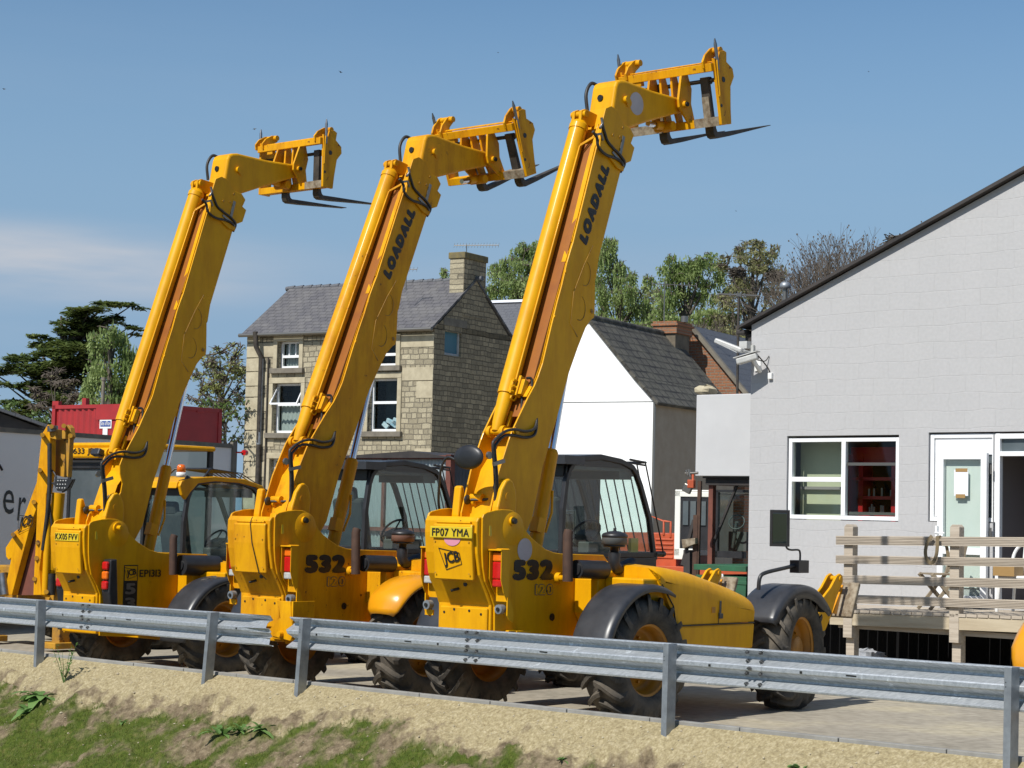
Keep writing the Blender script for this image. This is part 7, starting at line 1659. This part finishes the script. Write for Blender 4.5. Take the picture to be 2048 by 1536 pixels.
px_tree('willow_tree', 'weeping willow with trailing tips just right of the nearest boom', 'tree', GR, 105, (1215, 760), [(1215, 490, 26, 18), (1205, 520, 30, 24), (1240, 530, 20, 18), (1200, 565, 30, 26), (1255, 560, 26, 20), (1275, 590, 24, 24), (1225, 600, 34, 26), (1265, 625, 34, 20), (1200, 625, 20, 20), (1300, 625, 22, 20), (1240, 650, 60, 14), (1225, 505, 28, 22), (1222, 545, 34, 26), (1245, 580, 36, 26), (1290, 610, 26, 24), (1205, 595, 26, 26), (1300, 560, 16, 16), (1320, 640, 30, 20)], 'willow', 200, .20, .25, .75, 0, 12, strands=13, twigs=4)
px_tree('birch_tree', 'fresh green tree left of centre in the right hand row', 'tree', GR, 100, (1360, 780), [(1345, 520, 18, 14), (1350, 545, 22, 20), (1385, 525, 26, 20), (1410, 520, 24, 20), (1395, 555, 38, 26), (1350, 580, 30, 22), (1425, 570, 26, 26), (1385, 600, 42, 22), (1330, 620, 36, 22), (1400, 635, 50, 22), (1300, 650, 40, 14), (1340, 550, 30, 28), (1365, 545, 34, 28), (1425, 540, 30, 26), (1440, 590, 30, 26), (1335, 600, 34, 24), (1440, 640, 40, 24), (1360, 650, 50, 20), (1405, 530, 26, 18)], 'willow', 300, .21, .28, .35, 0, 13, strands=6, twigs=3)
px_tree('nest_tree', 'olive leafed tree carrying two dark twig nests', 'tree', GR, 98, (1500, 780), [(1475, 505, 28, 16), (1510, 490, 30, 16), (1545, 505, 22, 18), (1490, 530, 40, 22), (1530, 545, 34, 22), (1465, 560, 30, 26), (1500, 580, 46, 26), (1540, 590, 30, 26), (1460, 610, 40, 24), (1510, 625, 50, 24), (1450, 650, 50, 20), (1540, 640, 30, 24), (1455, 530, 26, 24), (1475, 580, 36, 26), (1555, 560, 24, 30), (1520, 515, 36, 22), (1490, 660, 50, 20), (1550, 620, 26, 24)], 'olive', 260, .20, .28, .2, 0, 14, strands=1, twigs=9)
rg = random.Random(21)
for (x, y, l_) in ((1473, 545, 'left dark twig nest in the olive leafed tree'), (1548, 553, 'right dark twig nest in the olive leafed tree'), (1793, 483, 'twig nest in the bare tree by the workshop roof edge')):
    p = at(x, y, 94 if x < 1700 else 74); mb = MB()
    for k in range(160 if x < 1700 else 120):
        a = rg.uniform(0, 2*PI); r_ = .36*math.sqrt(rg.random()); c_ = Vector((r_*math.cos(a), r_*math.sin(a), rg.uniform(-.22, .18))); d_ = Vector((rg.uniform(-1, 1), rg.uniform(-1, 1), rg.uniform(-.4, .4))).normalized()*.26; mb.tube([c_-d_, c_+d_], .022, 3, cap=False)
    o = mb.build('bird_nest', M['redbrown'] if False else M['bark'], None, loc=p, recalc=False); tag(o, l_, 'nest', 'twig nests in the trees')
# leafless tree: recursive branching
def bare(label, px, py, Y, h, seed, spread=.5, levels=6, lean=0):
    rg = random.Random(seed); B = at(px, py, Y); B.z = GZ; o = empty('bare_tree', B); tag(o, label, 'tree', GR)
    tk = MB(); tw = MB(); 
    def grow(p, d, L2, r_, lv):
        q = p+d*L2; md = (p+q)/2+Vector((rg.uniform(-1, 1), rg.uniform(-1, 1), rg.uniform(-1, 1)))*L2*.06
        (tk if lv > levels-3 else tw).tube([p, md, q], [r_, r_*.85, r_*.7], 6 if lv > levels-3 else 3, cap=False)
        if lv == 0:
            if rg.random() < .3: tw.box(q, (.045, .045, .06))
            return
        for k in range(3 if rg.random() < .55 else 2):
            nd = (d+Vector((rg.uniform(-1, 1), rg.uniform(-1, 1), rg.uniform(-.25, .9)))*spread*1.25); nd.normalize()
            grow(q, nd, L2*rg.uniform(.66, .86), r_*.66, lv-1)
    grow(Vector((0, 0, 0)), Vector((lean, 0, 1)).normalized(), h*.34, .20, levels)
    tk.build('trunk', M['twig'], o); tw.build('branches', M['twig'], o, recalc=False); return o
bare('leafless spreading tree just right of the vent pipe', 1625, 700, 78, 9.6, 3, .46, 8, .02)
bare('leafless tree in the middle of the bare group behind the roof slope', 1690, 700, 82, 10.6, 5, .44, 8, .0)
bare('leafless tree whose top shows just above the workshop roof edge', 1765, 700, 74, 9.9, 8, .44, 8, .02)
bare('tall leafless tree furthest right of the bare group behind the roof slope', 1735, 700, 80, 11.0, 15, .42, 8, .04)
bare('thin leafless tree rising between the green tree and the workshop', 1590, 700, 88, 9.2, 12, .46, 7)
# far filler greenery below the skyline trees
px_tree('willow_tree', 'pale feathery willow filling the dip between the two greener skyline trees', 'tree', GR, 112, (1310, 780), [(1300, 585, 26, 22), (1320, 600, 26, 22), (1290, 620, 30, 22), (1325, 575, 18, 18), (1335, 630, 34, 22), (1440, 600, 30, 26), (1450, 640, 40, 24), (1160, 610, 30, 24)], 'olive', 120, .19, .15, .4, 0, 31, strands=4, twigs=3)
px_tree('hedge_bush', 'green scrub filling the gap behind the white and brick houses', 'bush', None, 96, (1350, 800), [(1250, 665, 60, 14), (1330, 668, 60, 16), (1420, 672, 60, 18), (1490, 680, 50, 20), (1560, 670, 50, 18), (1590, 640, 30, 20)], 'olive', 170, .20, .15, seed=17, twigs=6)

# ================================================================= light
SUN = Vector((-.655, -.756, 0)).normalized(); EL = R(48)
sv = Vector((SUN.x*math.cos(EL), SUN.y*math.cos(EL), math.sin(EL)))
sl = bpy.data.lights.new('sun', 'SUN'); sl.energy = 5.0; sl.angle = R(.53); sl.color = (1, .965, .90)
so_ = bpy.data.objects.new('sun', sl); COL.objects.link(so_); so_.rotation_euler = sv.to_track_quat('Z', 'Y').to_euler()
w = bpy.data.worlds.new('World'); scene.world = w; w.use_nodes = True; nt = w.node_tree; L = nt.links.new
bg = nt.nodes['Background']; bg.inputs['Strength'].default_value = .088
sky = N(nt, 'ShaderNodeTexSky', sky_type='NISHITA'); sky.sun_disc = False; sky.sun_elevation = EL; sky.sun_rotation = math.atan2(SUN.x, SUN.y) % (2*PI); sky.air_density = 1.0; sky.dust_density = .6; sky.ozone_density = 1.6; sky.altitude = 60
tc = N(nt, 'ShaderNodeTexCoord'); mp = N(nt, 'ShaderNodeMapping'); mp.inputs['Scale'].default_value = (2.2, 2.2, 16); mp.inputs['Location'].default_value = (.35, .1, .2); L(tc.outputs['Generated'], mp.inputs['Vector'])
nz = N(nt, 'ShaderNodeTexNoise'); nz.inputs['Scale'].default_value = 1.6; nz.inputs['Detail'].default_value = 7; nz.inputs['Roughness'].default_value = .5; L(mp.outputs['Vector'], nz.inputs['Vector'])
rp_ = ramp(nt, [(.50, (0, 0, 0)), (.80, (1, 1, 1))]); L(nz.outputs['Fac'], rp_.inputs['Fac'])
# clouds thin out with height
sx = N(nt, 'ShaderNodeSeparateXYZ'); L(tc.outputs['Generated'], sx.inputs[0]); mr = N(nt, 'ShaderNodeMapRange'); L(sx.outputs['Z'], mr.inputs['Value']); mr.inputs['From Min'].default_value = .04; mr.inputs['From Max'].default_value = .17; mr.inputs['To Min'].default_value = .35; mr.inputs['To Max'].default_value = .05
ml = N(nt, 'ShaderNodeMath', operation='MULTIPLY'); L(rp_.outputs['Color'], ml.inputs[0]); L(mr.outputs['Result'], ml.inputs[1])
mx = N(nt, 'ShaderNodeMix', data_type='RGBA'); L(ml.outputs[0], mx.inputs['Factor']); L(sky.outputs['Color'], mx.inputs['A']); mx.inputs['B'].default_value = (5.4, 5.9, 6.8, 1); tn = N(nt, 'ShaderNodeMix', data_type='RGBA', blend_type='MULTIPLY'); tn.inputs['Factor'].default_value = 1; L(sky.outputs['Color'], tn.inputs['A']); tn.inputs['B'].default_value = (.82, 1.02, 1.12, 1); hz = N(nt, 'ShaderNodeMapRange'); L(sx.outputs['Z'], hz.inputs['Value']); hz.inputs['From Min'].default_value = .11; hz.inputs['From Max'].default_value = .27; hz.inputs['To Min'].default_value = .92; hz.inputs['To Max'].default_value = .0; hm = N(nt, 'ShaderNodeMix', data_type='RGBA'); L(hz.outputs['Result'], hm.inputs['Factor']); L(tn.outputs['Result'], hm.inputs['A']); hm.inputs['B'].default_value = (2.8, 4.3, 6.15, 1); L(hm.outputs['Result'], mx.inputs['A']); 
ab = N(nt, 'ShaderNodeMath', operation='SUBTRACT'); L(sx.outputs['Z'], ab.inputs[0]); ab.inputs[1].default_value = .120; aa = N(nt, 'ShaderNodeMath', operation='ABSOLUTE'); L(ab.outputs[0], aa.inputs[0])
b1 = N(nt, 'ShaderNodeMapRange', interpolation_type='SMOOTHSTEP'); L(aa.outputs[0], b1.inputs['Value']); b1.inputs['From Min'].default_value = .0; b1.inputs['From Max'].default_value = .028; b1.inputs['To Min'].default_value = 1; b1.inputs['To Max'].default_value = 0
b2_ = N(nt, 'ShaderNodeMapRange', interpolation_type='SMOOTHSTEP'); L(sx.outputs['X'], b2_.inputs['Value']); b2_.inputs['From Min'].default_value = -.24; b2_.inputs['From Max'].default_value = -.08; b2_.inputs['To Min'].default_value = 1; b2_.inputs['To Max'].default_value = .12
m3 = N(nt, 'ShaderNodeMapping'); m3.inputs['Scale'].default_value = (3, 3, 22); L(tc.outputs['Generated'], m3.inputs['Vector']); n3 = N(nt, 'ShaderNodeTexNoise'); n3.inputs['Scale'].default_value = 2.2; n3.inputs['Detail'].default_value = 8; L(m3.outputs['Vector'], n3.inputs['Vector'])
b3 = N(nt, 'ShaderNodeMapRange'); L(n3.outputs['Fac'], b3.inputs['Value']); b3.inputs['From Min'].default_value = .36; b3.inputs['From Max'].default_value = .60; b3.inputs['To Min'].default_value = .3; b3.inputs['To Max'].default_value = 1
k1 = N(nt, 'ShaderNodeMath', operation='MULTIPLY'); L(b1.outputs['Result'], k1.inputs[0]); L(b2_.outputs['Result'], k1.inputs[1]); k2 = N(nt, 'ShaderNodeMath', operation='MULTIPLY'); L(k1.outputs[0], k2.inputs[0]); L(b3.outputs['Result'], k2.inputs[1])
mz = N(nt, 'ShaderNodeMix', data_type='RGBA'); L(k2.outputs[0], mz.inputs['Factor']); L(mx.outputs['Result'], mz.inputs['A']); mz.inputs['B'].default_value = (6.2, 6.3, 6.7, 1); L(mz.outputs['Result'], bg.inputs['Color'])
vs_ = scene.view_settings; vs_.view_transform = 'Standard'; vs_.look = 'None'; vs_.exposure = .10; vs_.gamma = 1
scene.render.engine = 'CYCLES'; scene.cycles.max_bounces = 8; scene.cycles.transparent_max_bounces = 24

# ================================================================= give separate pieces their own part objects
def split_parts(names):
    for o in [o for o in bpy.data.objects if o.type == 'MESH' and o.name.split('.')[0] in names and o.parent is not None]:
        me = o.data; n = len(me.vertices); par = list(range(n))
        def find(a):
            while par[a] != a: par[a] = par[par[a]]; a = par[a]
            return a
        for e in me.edges:
            a, b = find(e.vertices[0]), find(e.vertices[1])
            if a != b: par[a] = b
        isl = {}
        for i in range(n): isl.setdefault(find(i), []).append(i)
        bb = []
        for r_, ids in isl.items():
            cs = [me.vertices[i].co for i in ids]; bb.append([ids, Vector((min(c.x for c in cs), min(c.y for c in cs), min(c.z for c in cs))), Vector((max(c.x for c in cs), max(c.y for c in cs), max(c.z for c in cs)))])
        m_ = .012 if o.name.split('.')[0] != 'quoins' else -.001; merged = True
        while merged:
            merged = False
            for i in range(len(bb)):
                for j in range(i+1, len(bb)):
                    if all(bb[i][1][k]-m_ <= bb[j][2][k] and bb[j][1][k]-m_ <= bb[i][2][k] for k in range(3)):
                        bb[i][0] = bb[i][0]+bb[j][0]; bb[i][1] = Vector([min(bb[i][1][k], bb[j][1][k]) for k in range(3)]); bb[i][2] = Vector([max(bb[i][2][k], bb[j][2][k]) for k in range(3)])
                        bb.pop(j); merged = True; break
                if merged: break
        if len(bb) < 2 or len(bb) > 60: continue
        pol = [list(p.vertices) for p in me.polygons]; sm = [p.use_smooth for p in me.polygons]; vc = [v.co.copy() for v in me.vertices]; own = {}
        for k, b in enumerate(bb):
            for i in b[0]: own[i] = k
        base = o.name.split('.')[0]
        for k in range(len(bb)):
            ids = sorted(bb[k][0]); mp_ = {v: i for i, v in enumerate(ids)}; ff = [i for i, p in enumerate(pol) if own[p[0]] == k]
            nm = bpy.data.meshes.new(base); nm.from_pydata([tuple(vc[i]) for i in ids], [], [[mp_[v] for v in pol[i]] for i in ff]); nm.polygons.foreach_set('use_smooth', [sm[i] for i in ff]); nm.update()
            for mt in me.materials: nm.materials.append(mt)
            if k == 0: o.data = nm
            else: c = o.copy(); c.data = nm; COL.objects.link(c); c.parent = o.parent
split_parts(('pin', 'pivot_bolt', 'mud_film', 'hose', 'locking_pin', 'quoins', 'bolt', 'pipe', 'hose_clamp', 'strap_plate', 'hinge', 'pane', 'roof_fitting', 'opening_rail', 'hose_fitting', 'pin_head', 'roller_bolt', 'pivot_cheek', 'drainpipe', 'link', 'crowd_ram', 'undercarriage', 'wheel_set', 'tape', 'dipper_plates', 'light_bracket', 'weld_seam', 'stretcher', 'post', 'twig', 'cover_bolt'))
